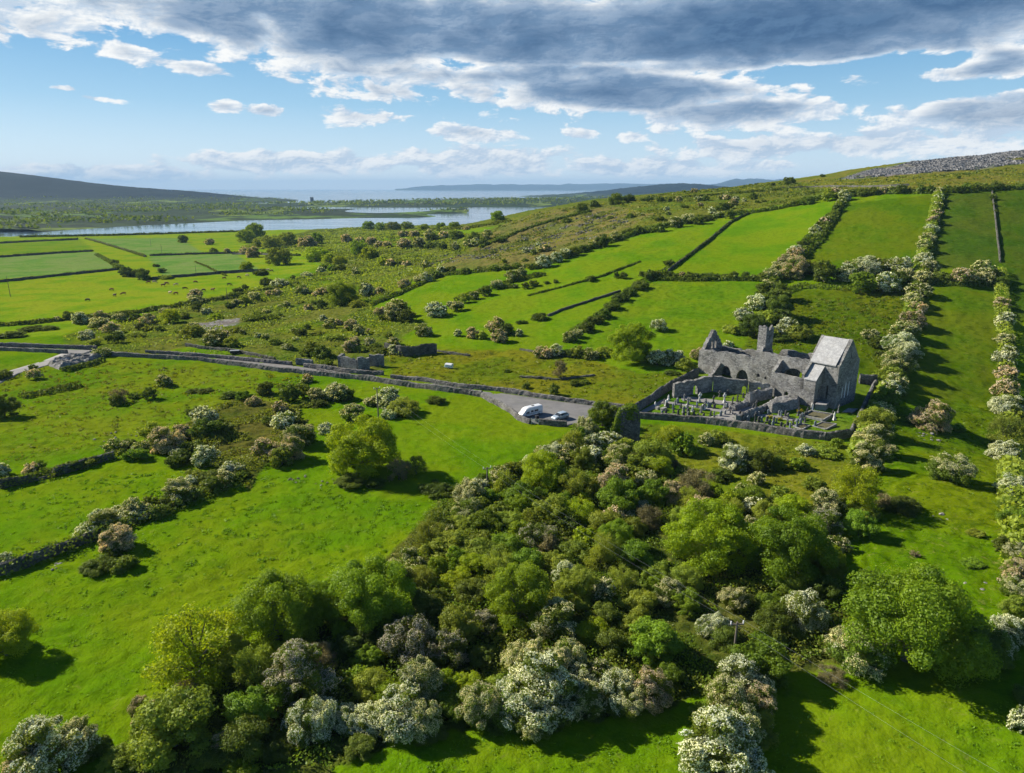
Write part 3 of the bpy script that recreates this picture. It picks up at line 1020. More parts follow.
WALLS = [
    ([(-70, 344.2), (0, 346.2), (60, 348.4), (97, 349.7)], 1.3, 'dry stone wall along the far side of the road, left of the junction'),
    ([(-70, 348.4), (0, 350.4), (40, 352.2), (68, 353.6)], 1.3, 'dry stone wall along the near side of the road, left of the junction'),
    ([(112, 355.5), (160, 358.5), (199, 360.6), (235, 365.5), (276, 371), (318, 375.5), (345, 378)], 1.3, 'long grey roadside wall running from the junction towards the ruined house'),
    ([(318, 372.8), (340, 377.2), (375, 381.4), (400, 385.4), (430, 389.5), (462, 393.6), (482, 396.6)], 1.4, 'stout stone wall below the road in front of the ruined house'),
    ([(146, 353.2), (180, 355.2), (216, 358), (255, 361.8), (292, 365.2)], 1.2, 'mossy stone wall on the far verge of the road, left of the ruined house'),
    ([(304, 366.8), (325, 369.8), (349, 373.2), (384, 375.6)], 1.3, 'stone wall between the road and the ruined house'),
    ([(391, 377.8), (423, 381.2), (460, 387.2), (500, 391.6)], 1.1, 'stone wall behind the road from the field gap to the car park'),
    ([(500, 391.6), (522, 394.8), (551, 399.4), (592, 405), (624, 409.8)], 1.2, 'straight stone wall along the back of the car park'),
    ([(482, 396.6), (492, 402.5), (503, 408), (511, 412.6), (518, 419), (524, 422), (530.5, 423.8)], 1.2, 'curved stone wall round the near corner of the car park'),
    ([(539.5, 424.2), (553, 425.6), (567, 426.6)], 1.4, 'short stone wall between the pale gate and the bushes'),
    ([(637, 418), (670, 420.2), (703, 423), (740, 427.6), (776, 433), (800, 437), (825, 440)], 1.6, 'long front wall of the graveyard'),
    ([(825, 440), (836, 438.8), (850, 437)], 1.7, 'short corner wall at the right end of the graveyard front'),
    ([(850, 437), (857, 424), (864, 408), (871, 393), (876, 384)], 1.6, 'right hand graveyard wall below the hawthorn hedge'),
    ([(876, 384), (866, 383.2), (859, 382.6)], 2.4, 'rear graveyard wall behind the chapel gable'),
    ([(633, 413.5), (652, 401), (671, 388.5), (685, 381.5), (697, 376)], 2.0, 'thick left hand wall of the graveyard'),
    ([(385, 352), (403, 355.6), (420, 355), (437, 353.5)], 3.2, 'high old wall in shade right of the ruined house'),
    # field walls
    ([(0, 488.5), (25, 483), (50, 476.5), (75, 470), (100, 462), (116, 458)], 1.5, 'ivy dark field wall at the left edge below the track'),
    ([(-20, 580), (20, 569.5), (45, 559), (70, 549), (86, 543.5), (104, 537)], 1.6, 'old field wall under the long left hand hedge'),
    ([(548, 316.5), (560, 311), (590, 301.5), (620, 291.5)], 0.8, 'loose stone wall crossing the green field below the long hedge'),
    ([(992, 192), (996, 225), (1000, 262)], 0.9, 'thin grey wall running up the hill right of the hawthorn hedge'),
    ([(668, 272), (690, 255), (710, 240), (730, 223), (748, 214)], 1.2, 'dark stone wall climbing between two bright fields'),
    ([(-60, 284.5), (0, 282.5), (60, 276), (118, 270)], 1.6, 'dark low wall below the left pale field'),
    ([(-60, 258.2), (0, 257.6), (50, 254), (93, 251.5)], 1.6, 'dark low wall above the left pale field'),
    ([(0, 243.6), (40, 241.5), (78, 239.8)], 1.6, 'farthest dark wall across the left fields'),
    ([(86, 239), (105, 244.5), (125, 250.5), (145, 257)], 1.8, 'dark wall slanting down between the pale fields'),
    ([(150, 256), (190, 254.6), (235, 253.4)], 1.6, 'dark wall between the two right hand pale fields'),
    ([(152, 279.5), (195, 276), (240, 272.5), (264, 271.5)], 1.8, 'dark wall below the nearest pale field'),
    ([(232, 254.5), (268, 255), (300, 256)], 1.6, 'low wall right of the pale fields below the trees'),
    ([(186, 346), (205, 349), (235, 352), (275, 360)], 1.0, 'low scrubby wall above the road in the rough field'),
    ([(385, 346), (430, 351), (470, 356)], 0.6, 'broken low wall above the yellow rough field'),
    ([(520, 350), (545, 354), (570, 357)], 0.5, 'broken low wall below the round hawthorns'),
    ([(595, 376), (560, 380), (520, 377)], 0.5, 'tumbled wall inside the yellow rough field'),
    ([(780, 188.6), (830, 187), (870, 187.5), (910, 186)], 1.2, 'thin dark wall along the foot of the stony hill'),
]
for i, (pts, h, lab) in enumerate(WALLS):
    far = pts[0][1] < 300
    stone_wall("stone_wall", pts, h, lab, thick=0.75 if not far else 0.55, seed=i, mat=M_WALLD if i > 14 else None, gaps=0.12 if i > 15 else 0.0)


# rough stone bank beside the track
def rubble_bank(name, outline, h, label, n=46, mat=None, amp=1.6):
    wp = world_poly(outline, 5)
    lo, hi = wp.min(0), wp.max(0)
    xs = np.linspace(lo[0] - 1, hi[0] + 1, n)
    ys = np.linspace(lo[1] - 1, hi[1] + 1, n)
    X, Y = np.meshgrid(xs, ys, indexing='ij')
    ins = in_poly(X, Y, wp).astype(float)
    for _ in range(2):
        k = ins.copy()
        k[1:-1, 1:-1] = (ins[:-2, 1:-1] + ins[2:, 1:-1] + ins[1:-1, :-2] + ins[1:-1, 2:] + ins[1:-1, 1:-1]) / 5
        ins = k
    zz = Z(X, Y) - 0.25 + ins * (h + fbm(X / 1.5, Y / 1.5, 3) * h * amp)
    c = np.array([(lo[0] + hi[0]) / 2, (lo[1] + hi[1]) / 2, 0.0])
    c[2] = float(Z(c[0], c[1]))
    v = np.stack([X, Y, zz], -1).reshape(-1, 3) - c
    ii = np.arange(n * n).reshape(n, n)
    f = np.stack([ii[:-1, :-1], ii[1:, :-1], ii[1:, 1:], ii[:-1, 1:]], -1).reshape(-1, 4)
    o = link(name, mesh_np(name, v, f, [mat or M_RUBBLE]), None, tuple(c))
    tag(o, label, 'stones')
    return o


rubble_bank("rubble_bank", [(48, 364.5), (70, 356.5), (92, 354.5), (104, 356.5), (92, 362.5), (60, 369)], 1.3, 'long grey bank of loose stones beside the gravel track')
rubble_bank("limestone_outcrop", [(192, 325), (215, 320), (240, 318), (238, 324), (212, 331)], 0.3, 'flat grey limestone outcrop in the scrub above the road', mat=M_RUBBLE)
_bm = bmesh.new()
bmesh.ops.create_icosphere(_bm, subdivisions=2, radius=0.5)
for _v in _bm.verts:
    _k = 1 + 0.55 * float(fbm(_v.co.x * 2.3 + 5, _v.co.y * 2.3 + _v.co.z * 1.9, 2))
    _v.co *= _k
STONE_ME = bpy.data.meshes.new("stone")
_bm.to_mesh(STONE_ME)
_bm.free()
STONE_ME.materials.append(M_RUBBLE)
_sr = random.Random(21)


def stone_heap(px, row, wpx, n, size, label):
    x, y, z = G(px, row)
    root = empty("stone_heap", (x, y, z))
    tag(root, label, 'stones')
    R = wpx / px_per_m(x, y, z) / 2
    for i in range(n):
        a_, r_ = _sr.uniform(0, 6.28), R * math.sqrt(_sr.random())
        o_ = link("stone", STONE_ME, root, (math.cos(a_) * r_, math.sin(a_) * r_ * 1.3, 0.05))
        k = size * _sr.uniform(0.5, 1.3)
        o_.scale = (k, k * _sr.uniform(.7, 1.2), k * _sr.uniform(.4, .7))
        o_.rotation_euler = (_sr.uniform(-.3, .3), _sr.uniform(-.3, .3), _sr.uniform(0, 6))


stone_heap(297, 480, 24, 9, 0.4, 'scatter of grey field stones left of the big round tree')
stone_heap(925, 436, 26, 14, 0.75, 'pale stones heaped under the lone pink bush on the slope')
stone_heap(938, 516, 16, 8, 0.5, 'small pale stones in the grass of the right hand strip')
stone_heap(979, 586, 24, 7, 0.7, 'pale boulders in the grass right of the big ash tree')
stone_heap(54, 567, 12, 8, 0.4, 'pale stones in the grass beside the old left hand field wall')
stone_heap(116, 438, 40, 12, 0.5, 'scattered white stones in the rough grass of the upper left field')
stone_heap(325, 484, 22, 7, 0.4, 'tumbled stones under the left side of the big round tree')


# ------------------------------------------------------------------ wall panels with openings
def panel(name, outline, holes, place, d0, d1, mat, parent):
    """a wall: outline and holes in its own (along, up) plane, extruded from depth d0 to d1"""
    bm = bmesh.new()
    loops = [outline] + list(holes)
    sides = []
    for d in (d0, d1):
        edges = []
        ring = []
        for lp in loops:
            vs = [bm.verts.new(place(u, w, d)) for u, w in lp]
            for i in range(len(vs)):
                edges.append(bm.edges.new((vs[i], vs[(i + 1) % len(vs)])))
            ring.append(vs)
        bmesh.ops.triangle_fill(bm, edges=edges, use_beauty=True)
        sides.append(ring)
    for a, b in zip(*sides):
        for i in range(len(a)):
            j = (i + 1) % len(a)
            try:
                bm.faces.new((a[i], a[j], b[j], b[i]))
            except ValueError:
                pass
    bmesh.ops.recalc_face_normals(bm, faces=bm.faces)
    me = bpy.data.meshes.new(name)
    bm.to_mesh(me)
    bm.free()
    me.materials.append(mat)
    return link(name, me, parent)


def arch(u, w0, w1, half, pointed=True, n=6):
    """outline of an arched opening centred at u from w0 up to w1"""
    pts = [(u - half, w0), (u + half, w0)]
    spring = w1 - half * (1.5 if pointed else 1.0)
    for i in range(n + 1):
        a = i / n
        if pointed:
            x = half * (1 - a ** 1.7)
            y = spring + (w1 - spring) * math.sin(a * math.pi / 2) ** 0.95
        else:
            x = half * math.cos(a * math.pi / 2)
            y = spring + half * math.sin(a * math.pi / 2)
        pts.append((u + x, y))
    left = [(2 * u - x, y) for x, y in pts[2:-1]][::-1]
    return pts + left


def jag(u0, u1, w0, w1, amp, step=0.7, seed=0):
    n = max(2, int(abs(u1 - u0) / step))
    out = []
    for i in range(n + 1):
        t = i / n
        out.append((u0 + (u1 - u0) * t, w0 + (w1 - w0) * t + (amp * (vnoise(i * 0.9 + seed * 11, seed * 1.7) - 0.5) * 2 if 0 < i < n else 0)))
    return [(float(a), float(b)) for a, b in out]


ABO = (49.9, 180.0)
AE = np.array([0.66, -0.751])
AN = np.array([0.751, 0.66])
ABZ = 0.0


def AB(s, t_, z):
    return (ABO[0] + AE[0] * s + AN[0] * t_, ABO[1] + AE[1] * s + AN[1] * t_, z)


abc = AB(18, 5, 1.5)
abbey = empty("ruined_abbey", abc)
tag(abbey, 'roofless grey stone abbey with a roofed chancel and slender bell tower among the graves', 'abbey')


def ab_panel(name, outline, holes, fixed, axis, d0, d1, mat=None):
    """axis 's': wall runs along the nave (u = s, depth = t); axis 't': wall runs across (u = t, depth = s)"""
    if axis == 's':
        f = lambda u, w, d: Vector(AB(u, fixed + d, w)) - Vector(abc)
    else:
        f = lambda u, w, d: Vector(AB(fixed + d, u, w)) - Vector(abc)
    return panel(name, outline, holes, f, d0, d1, mat or M_ABBEY, abbey)


B0 = -0.5
# near nave wall, with arches opening to the lost aisle
ab_panel("nave_wall", [(0, B0), (30, B0)] + jag(30, 16.2, 11.2, 10.9, 0.38, seed=1) + jag(16.0, 7, 9.3, 9.2, 0.42, seed=2)[0:] + jag(6.4, 0, 9.1, 8.5, 0.4, seed=3),
         [arch(8.4, 1.4, 5.7, 1.55), arch(13.2, 1.4, 5.6, 1.7), arch(26.6, 1.2, 8.6, 2.7, False), arch(17.5, 4.6, 5.5, 0.45, False), arch(19.6, 4.4, 5.2, 0.4, False)], 0.0, 's', 0, 1.0)
ab_panel("nave_wall", [(0, B0), (30, B0)] + jag(30, 18, 10.6, 10.2, 0.3, seed=4) + jag(17.4, 8, 9.0, 8.6, 0.3, seed=5) + jag(7.5, 0, 8.2, 8.4, 0.3, seed=6),
         [arch(13.6, 1.6, 4.4, 1.2), arch(24.5, 1.6, 6.5, 1.5)], 9.6, 's', 0, 1.0)
# west gable, broken, with a pair of lancets
ab_panel("west_gable", [(1.0, B0), (9.6, B0), (9.6, 8.3), (9.2, 9.3), (8.6, 9.7), (8.4, 10.5), (7.7, 10.8), (7.3, 11.6), (6.6, 11.8), (6.3, 12.8), (5.9, 12.7), (5.7, 13.3), (4.8, 13.4), (4.5, 12.7), (4.1, 12.5), (3.7, 11.6), (2.9, 11.4), (2.5, 10.5), (1.9, 10.2), (1.7, 9.4), (1.0, 8.8)],
         [arch(4.4, 8.4, 10.7, 0.42), arch(6.0, 8.4, 10.7, 0.42), arch(5.2, 1.2, 4.6, 1.0)], 0.0, 't', 0, 1.0)
# crossing wall with the bell tower on it
ab_panel("crossing_wall", [(1.0, B0), (9.6, B0), (9.6, 9.0), (8.2, 9.6), (7.0, 10.8), (3.6, 10.8), (2.4, 9.4), (1.0, 9.2)], [arch(5.3, 1.2, 7.5, 1.9)], 15.0, 't', 0, 1.1)
tb = MB()
# hollow tower: four walls with broken top
s0, s1, t0, t1 = 14.5, 16.7, 3.5, 7.1


def tower_wall(pts, axis, fixed, d0, d1, holes=()):
    return ab_panel("tower_wall", pts, holes, fixed, axis, d0, d1)


tower_wall([(s0, 10.4), (s1, 10.4), (s1, 16.6), (s1 - 0.5, 16.9), (s1 - 0.9, 16.6), (s0 + 0.5, 16.7), (s0, 16.8)], 's', t0, 0, 0.45)
tower_wall([(s0, 10.4), (s1, 10.4), (s1, 16.2), (s1 - 0.7, 16.4), (s0 + 0.6, 15.8), (s0, 16.0)], 's', t1 - 0.45, 0, 0.45)
tower_wall([(t0 + 0.45, 10.4), (t1 - 0.45, 10.4), (t1 - 0.45, 16.3), (t1 - 0.9, 16.9), (t1 - 1.3, 16.4), (t0 + 1.4, 15.5), (t0 + 0.9, 16.5), (t0 + 0.45, 16.7)], 't', s1 - 0.45, 0, 0.45, [arch(5.3, 12.6, 14.6, 0.22)])
tower_wall([(t0 + 0.45, 10.4), (t1 - 0.45, 10.4), (t1 - 0.45, 16.0), (t1 - 1.2, 16.6), (t0 + 1.0, 15.9), (t0 + 0.45, 16.8)], 't', s0, 0, 0.45)
# sloping weathering stones from the tower down to the walls
ab_panel("tower_skirt", [(2.2, 9.0), (3.7, 9.0), (3.7, 12.2), (3.3, 11.4), (2.8, 10.2)], [], 14.9, 't', 0, 1.5)
ab_panel("tower_skirt", [(7.0, 9.0), (8.6, 9.0), (8.0, 10.2), (7.4, 11.2), (7.0, 12.0)], [], 14.9, 't', 0, 1.5)
# roofed chancel
CE = 11.0
ab_panel("chancel_wall", [(30, B0), (36.2, B0), (36.2, CE), (30, CE)], [arch(34.9, 3.0, 6.2, 0.25)], 0.0, 's', 0.003, 0.9)
ab_panel("chancel_wall", [(30, B0), (36.2, B0), (36.2, CE), (30, CE)], [], 9.7, 's', 0, 0.9)
ab_panel("east_gable", [(-0.05, B0), (10.65, B0), (10.65, CE + 0.3), (10.1, CE + 0.35), (5.3, 16.6), (0.5, CE + 0.35), (-0.05, CE + 0.1)],
         [arch(3.3, 2.8, 5.6, 0.30), arch(4.9, 2.6, 6.7, 0.36), arch(6.6, 2.8, 6.6, 0.36), arch(5.6, 12.0, 14.2, 0.20)], 36.2, 't', 0, 0.85)
ab_panel("chancel_gable", [(0.9, B0), (9.7, B0), (9.7, CE), (10.1, CE + 0.3), (5.3, 16.6), (0.5, CE + 0.3), (0.9, CE)], [arch(5.3, 1.2, 8.5, 2.6)], 29.7, 't', 0, 0.6)
M_DAYLIGHT = plain_mat("daylight_white", (0.86, 0.87, 0.88), 0.35, var=0.1)  # daylight through the open lancets, painted as white panels
for tt, z0_, z1_, hw in ((3.3, 2.85, 5.5, 0.29), (4.9, 2.65, 6.6, 0.35), (6.6, 2.85, 6.5, 0.35)):
    ab_panel("daylight_panel", arch(tt, z0_, z1_, hw), [], 36.86, 't', 0, 0.06, M_DAYLIGHT)
rf = MB()
for sgn in (0, 1):
    ta, tb_ = (-0.25, 5.3) if sgn == 0 else (10.85, 5.3)
    za, zb = CE - 0.05, 16.25
    P = [AB(30.25, ta, za), AB(36.25, ta, za), AB(36.25, tb_, zb), AB(30.25, tb_, zb)]
    lo_ = [(q[0] - abc[0], q[1] - abc[1], q[2] - abc[2]) for q in P]
    up_ = [(x, y, z + 0.22) for x, y, z in lo_]
    b = len(rf.v)
    rf.v += lo_ + up_
    rf.f += [[b + i for i in q] for q in ((0, 1, 2, 3), (7, 6, 5, 4), (0, 4, 5, 1), (1, 5, 6, 2), (2, 6, 7, 3), (3, 7, 4, 0))]
rf.build("chancel_roof", M_ROOF, abbey)
# transept: west wall and front wall, roofless
ab_panel("transept_wall", [(-3.4, B0), (0, B0), (0, 10.2), (-0.9, 9.8), (-1.6, 9.0), (-2.4, 8.4), (-3.4, 7.8)], [], 22.7, 't', 0, 0.8)
ab_panel("transept_wall", [(22.7, B0), (30.2, B0)] + jag(30.2, 22.7, 7.2, 7.8, 0.22, seed=9), [arch(26.9, 1.4, 3.6, 0.5, False)], -3.4, 's', -0.003, 0.8)
# lean-to chapel with its own roof
ab_panel("chapel_wall", [(30.2, B0), (33.6, B0), (33.6, 7.4), (30.2, 7.4)], [], -3.4, 's', 0, 0.7)
ab_panel("chapel_wall", [(-2.7, B0), (0, B0), (0, 10.0), (-2.7, 8.0)], [arch(-1.4, 3.0, 5.2, 0.2)], 32.9, 't', 0, 0.7)
ab_panel("chapel_parapet", [(-3.4, 5.0), (0, 5.0), (0, 11.1), (-1.2, 10.3), (-3.4, 8.5)], [], 30.2, 't', 0.003, 0.6)
rf = MB()
P = [AB(30.85, -3.55, 7.45), AB(33.75, -3.55, 7.45), AB(33.75, 0, 10.35), AB(30.85, 0, 10.35)]
lo_ = [(q[0] - abc[0], q[1] - abc[1], q[2] - abc[2]) for q in P]
up_ = [(x, y, z + 0.2) for x, y, z in lo_]
rf.v += lo_ + up_
rf.f += [list(q) for q in ((0, 1, 2, 3), (7, 6, 5, 4), (0, 4, 5, 1), (1, 5, 6, 2), (2, 6, 7, 3), (3, 7, 4, 0))]
rf.build("chapel_roof", M_ROOF, abbey)
# broken wall running out from the nave towards the cloister
ab_panel("wall_stub", [(-4.6, B0), (0, B0), (0, 6.2), (-0.6, 6.4), (-1.3, 5.6), (-2.2, 5.0), (-3.2, 4.2), (-4.6, 3.6)], [], 6.2, 't', 0, 0.9)


# inner aisle wall that keeps the arches dark
ab_panel("aisle_wall", [(5.5, B0), (16.5, B0)] + jag(16.5, 5.5, 6.6, 6.2, 0.3, seed=14), [arch(14.6, 1.7, 3.9, 0.75)], 2.6, 's', 0, 0.8)


# free-standing ruined walls
def ruin_wall(name, a, b, h0, h1, thick, label, holes=(), seed=0, amp=0.3, mat=None, top=None):
    A, B = Vector(G(*a)), Vector(G(*b))
    L = (B.xy - A.xy).length
    e = (B.xy - A.xy) / L
    n = Vector((-e.y, e.x))
    if n.y < 0:
        n = -n
    z0 = min(A.z, B.z)
    o = empty(name, A) if False else None
    prof = [(0, -0.7), (L, -0.7)] + ([(u * L, w) for u, w in top] if top else jag(L, 0, h1 + B.z - z0, h0 + A.z - z0, amp, 0.6, seed))
    place = lambda u, w, d: Vector((e.x * u + n.x * d, e.y * u + n.y * d, z0 - A.z + w))
    ob = panel(name, prof, holes(L) if callable(holes) else holes, place, 0, thick, mat or M_ABBEY, None)
    ob.location = A
    tag(ob, label, 'ruin')
    return ob


ruin_wall("ruined_wall", (674, 398), (712, 391.8), 3.5, 4.0, 0.9, 'old range wall with a doorway left of the abbey nave', lambda L: [arch(L * 0.55, 0.0, 2.6, 0.6, False)], 21)
ruin_wall("ruined_wall", (712.5, 391.8), (747, 395.2), 4.0, 3.6, 0.8, 'long cloister wall in front of the nave arches', lambda L: [arch(L * 0.9, -0.2, 2.2, 0.5, False)], 22)
ruin_wall("ruined_wall", (748, 395.2), (769, 397), 3.4, 3.0, 0.8, 'short cloister wall between the doorway and the transept', lambda L: [arch(L * 0.5, 1.6, 2.4, 0.35, False)], 23)
stone_wall("ruined_wall", [(733, 411), (741, 407.8), (746, 405.5)], 1.5, 'stump of fallen wall in the middle of the graveyard', 'ruin', thick=1.1, lump=0.5, seed=61, mat=M_ABBEY)
stone_wall("ruined_wall", [(747, 405.2), (752, 402.8), (757, 400), (763, 398.8), (770, 398)], 2.4, 'tumbled wall rising towards the transept', 'ruin', thick=1.3, lump=0.6, seed=62, mat=M_ABBEY)
stone_wall("ruined_wall", [(734, 421.5), (744, 419), (753, 415.2), (762, 411.4), (769, 408.6)], 1.5, 'low sloping wall along the pale gravel court', 'ruin', thick=1.0, lump=0.4, seed=63, mat=M_ABBEY)
rubble_bank("vault_remains", [(766, 410.5), (775, 404), (789, 402.2), (799, 402.8), (798, 408), (785, 411), (772, 413)], 2.3, 'stone mound of a fallen vault in front of the transept', n=60, mat=M_ABBEY, amp=0.35)

# gatehouse stump beside the car park
A = Vector(G(626, 440))
gate = empty("gatehouse_ruin", A)
tag(gate, 'tall ivy topped stump of a gatehouse wall above the bushes', 'ruin')
top = [(5.4, -1), (5.4, 3.4), (5.2, 5.4), (4.8, 6.5), (4.1, 6.9), (3.6, 7.3), (3.0, 6.7), (2.3, 7.0), (1.6, 6.5), (0.9, 6.0), (0.4, 4.6), (0.1, 2.8), (0.0, -1)]
ce, se = math.cos(math.radians(-12)), math.sin(math.radians(-12))
panel("wall", top, [], lambda u, w, d: Vector(((u - 2.7) * ce - d * se, (u - 2.7) * se + d * ce, w)), 0, 2.0, M_DRY, gate)

# the ruined house by the road
hb = Vector(G(355, 371.5))
house = empty("ruined_house", hb)
tag(house, 'roofless dark stone house with broken walls behind the road', 'ruin')


def house_panel(a, b, h, thick, seed, holes=()):
    A_, B_ = Vector(G(*a)), Vector(G(*b))
    L = (B_.xy - A_.xy).length
    e = (B_.xy - A_.xy) / L
    n = Vector((-e.y, e.x))
    if n.y < 0:
        n = -n
    prof = [(0, -0.8), (L, -0.8)] + jag(L, 0, h * 0.95, h, 0.45, 0.7, seed)
    panel("house_wall", prof, holes, lambda u, w, d: Vector((A_.x - hb.x + e.x * u + n.x * d, A_.y - hb.y + e.y * u + n.y * d, w)), 0, thick, M_ABBEY, house)


house_panel((341, 369.5), (357, 371.2), 3.5, 0.8, 31, [arch(3.4, 0, 2.0, 0.5, False)] if False else [])
house_panel((358.2, 371.4), (370, 370), 3.9, 0.8, 32)
house_panel((369.5, 366.8), (384, 366.5), 3.7, 0.8, 33)
house_panel((341, 369), (346, 365), 3.6, 0.8, 34)
stone_wall("low_ruin", [(296, 364.8), (304, 364.2), (313, 365)], 1.8, 'low broken wall left of the ruined house', 'ruin', seed=71, mat=M_ABBEY)

# ------------------------------------------------------------------ foliage
def leaf_mat(name, col, hue_var=0.10, trans=0.42, val_var=0.5):
    m, t, out = new_mat(name)
    at = t.add('ShaderNodeAttribute', attribute_name='tone')
    oi = t.add('ShaderNodeObjectInfo')
    f = at.outputs['Fac']
    warm = tuple(min(1, x * k) for x, k in zip(col, (1.18, 1.18, 0.8))) + (1,)
    cool = tuple(x * k for x, k in zip(col, (0.62, 0.74, 0.85))) + (1,)
    c = t.mix(f, cool, warm)
    r = oi.outputs['Random']
    hs = t.add('ShaderNodeHueSaturation', {'Color': c, 'Hue': t.lin(r, 0, 1, 0.5 - hue_var * 0.12, 0.5 + hue_var * 0.12), 'Value': t.lin(t.m('FRACT', t.m('MULTIPLY', r, 7.31)), 0, 1, 1 - val_var * 0.5, 1 + val_var * 0.5), 'Saturation': 1.0})
    c = hs.outputs[0]
    d = t.add('ShaderNodeBsdfDiffuse', {'Color': c})
    tr = t.add('ShaderNodeBsdfTranslucent', {'Color': t.mix(1.0, c, (1.25, 1.15, 0.5, 1), 'MULTIPLY')})
    g = t.add('ShaderNodeBsdfGlossy', {'Color': (1, 1, 1, 1), 'Roughness': 0.5})
    a = t.add('ShaderNodeMixShader', {0: trans, 1: d.outputs[0], 2: tr.outputs[0]})
    b = t.add('ShaderNodeMixShader', {0: 0.012, 1: a.outputs[0], 2: g.outputs[0]})
    t.l.new(b.outputs[0], out.inputs[0])
    return m


LM = {
    'G': leaf_mat("leaf_green", (0.195, 0.289, 0.021)),
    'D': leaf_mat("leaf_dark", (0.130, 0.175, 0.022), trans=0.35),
    'O': leaf_mat("leaf_olive", (0.262, 0.310, 0.038)),
    'Y': leaf_mat("leaf_yellow_green", (0.340, 0.425, 0.013), trans=0.5, val_var=0.25),
    'T': leaf_mat("leaf_ash", (0.225, 0.318, 0.017), trans=0.5, val_var=0.25),
    'B': leaf_mat("leaf_brown", (0.224, 0.183, 0.100), trans=0.25),
    'A': leaf_mat("grass_blades", (0.150, 0.250, 0.006)),
    'S': leaf_mat("rushes", (0.195, 0.210, 0.020)),
    'H': leaf_mat("leaf_hawthorn", (0.153, 0.206, 0.026)),
}
FM = {
    'W': leaf_mat("blossom_white", (0.90, 0.86, 0.73), hue_var=0.04, trans=0.3, val_var=0.2),
    'C': leaf_mat("blossom_cream", (0.82, 0.74, 0.50), hue_var=0.05, trans=0.3, val_var=0.3),
    'P': leaf_mat("blossom_pink", (0.82, 0.62, 0.50), hue_var=0.05, trans=0.3, val_var=0.4),
    'L': leaf_mat("blossom_shade_grey", (0.50, 0.44, 0.40), hue_var=0.05, trans=0.25, val_var=0.3),  # pale blossom greyed: shade put into the petal colour
}
M_BARK = plain_mat("bark", (0.13, 0.115, 0.095), 0.9, var=0.6, vs=6)


def quads(P, N, size, rng, aspect=1.5):
    """leaf quads at points P facing roughly N"""
    n = len(P)
    R = rng.normal(size=(n, 3))
    a = np.cross(N, R)
    a /= np.linalg.norm(a, axis=1)[:, None] + 1e-9
    b = np.cross(N, a)
    b /= np.linalg.norm(b, axis=1)[:, None] + 1e-9
    s = (size * (0.6 + 0.8 * rng.random(n)))[:, None]
    a = a * s * aspect * 0.5
    b = b * s * 0.5
    V = np.stack([P - a, P - b * 0.9 + a * 0.1, P + a, P + b * 0.9 + a * 0.1], 1).reshape(-1, 3)
    F = np.arange(4 * n).reshape(n, 4)
    return V, F


def make_lobes(rng, n, h, flat=1.0, spread=0.30, rmin=0.13, rmax=0.24, low=0.2):
    """overlapping rounded masses filling a crown of unit width and height h"""
    L = [(np.array([0, 0, h * 0.45]), 0.25)]
    for i in range(n):
        a = rng.random() * 2 * math.pi
        zz = low + (1 - low) * rng.random() ** 0.8
        ring = math.sqrt(max(0.02, 1 - (2 * zz - 1.0) ** 2 * 0.85))
        rr = spread * ring * (0.65 + 0.5 * rng.random())
        r = rmin + (rmax - rmin) * rng.random()
        L.append((np.array([math.cos(a) * rr, math.sin(a) * rr, max(r * 0.7, zz * h - r * 0.7)]), r))
    return L


def crown_pts(lobes, n, rng, shell=(0.55, 1.15), inside=0.12):
    C = np.array([l[0] for l in lobes])
    R = np.array([l[1] for l in lobes])
    w = R ** 2
    k = rng.choice(len(lobes), size=n * 2, p=w / w.sum())
    d = rng.normal(size=(n * 2, 3))
    d /= np.linalg.norm(d, axis=1)[:, None]
    rad = shell[0] + (shell[1] - shell[0]) * rng.random(n * 2) ** 0.6
    fill = rng.random(n * 2) < inside
    rad[fill] *= rng.random(fill.sum())
    q_ = C[k] + d * R[k][:, None]
    rad *= 1 + 1.5 * fbm(q_[:, 0] * 12 + 31, q_[:, 1] * 12 + q_[:, 2] * 10 + 17, 3)
    P = C[k] + d * (R[k] * rad)[:, None]
    # drop what lies deep inside other masses and below ground
    deep = np.zeros(len(P), bool)
    for c, r in zip(C, R):
        deep |= (np.linalg.norm(P - c, axis=1) < r * 0.62)
    keep = ((~deep) | fill) & (P[:, 2] > 0.015)
    P, d = P[keep], d[keep]
    return P[:n], d[:n]


def attach_tone(me, tone):
    at_ = me.attributes.new('tone', 'FLOAT', 'FACE')
    at_.data.foreach_set('value', np.ascontiguousarray(tone, np.float32))


def tones(P, rng, f=6.0, amp=0.55):
    t_ = 0.5 + amp * 1.6 * fbm(P[:, 0] * f + P[:, 2] * 3 + 40, P[:, 1] * f + P[:, 2] * 5 + 40, 2) + (rng.random(len(P)) - 0.5) * 0.55
    return np.clip(t_, 0, 1)


def leaf_mesh(name, lobes, n, size, seed, orient=0.52, blossoms=None, mat=None, aspect=1.5, inside=0.12):
    rng = np.random.default_rng(seed)
    if blossoms is None:
        P, d = crown_pts(lobes, n, rng, inside=inside)
    else:
        thr, up = blossoms
        P, d = crown_pts(lobes, int(n * 2.6), rng, shell=(1.0, 1.16), inside=0.0)
        nv = fbm(P[:, 0] * 4.6 + seed, P[:, 1] * 4.6 + P[:, 2] * 4.4, 4, 0.6) * 1.15 + 0.20 * (d[:, 2] - 0.15) * up
        keep = nv > thr
        P, d = P[keep][:n], d[keep][:n]
    N = d * orient + rng.normal(size=P.shape) * (1 - orient) * 0.75
    N /= np.linalg.norm(N, axis=1)[:, None] + 1e-9
    V, F = quads(P, N, size, rng, aspect)
    me = mesh_np(name, V, F, [mat] if mat else [])
    attach_tone(me, tones(P, rng))
    return me


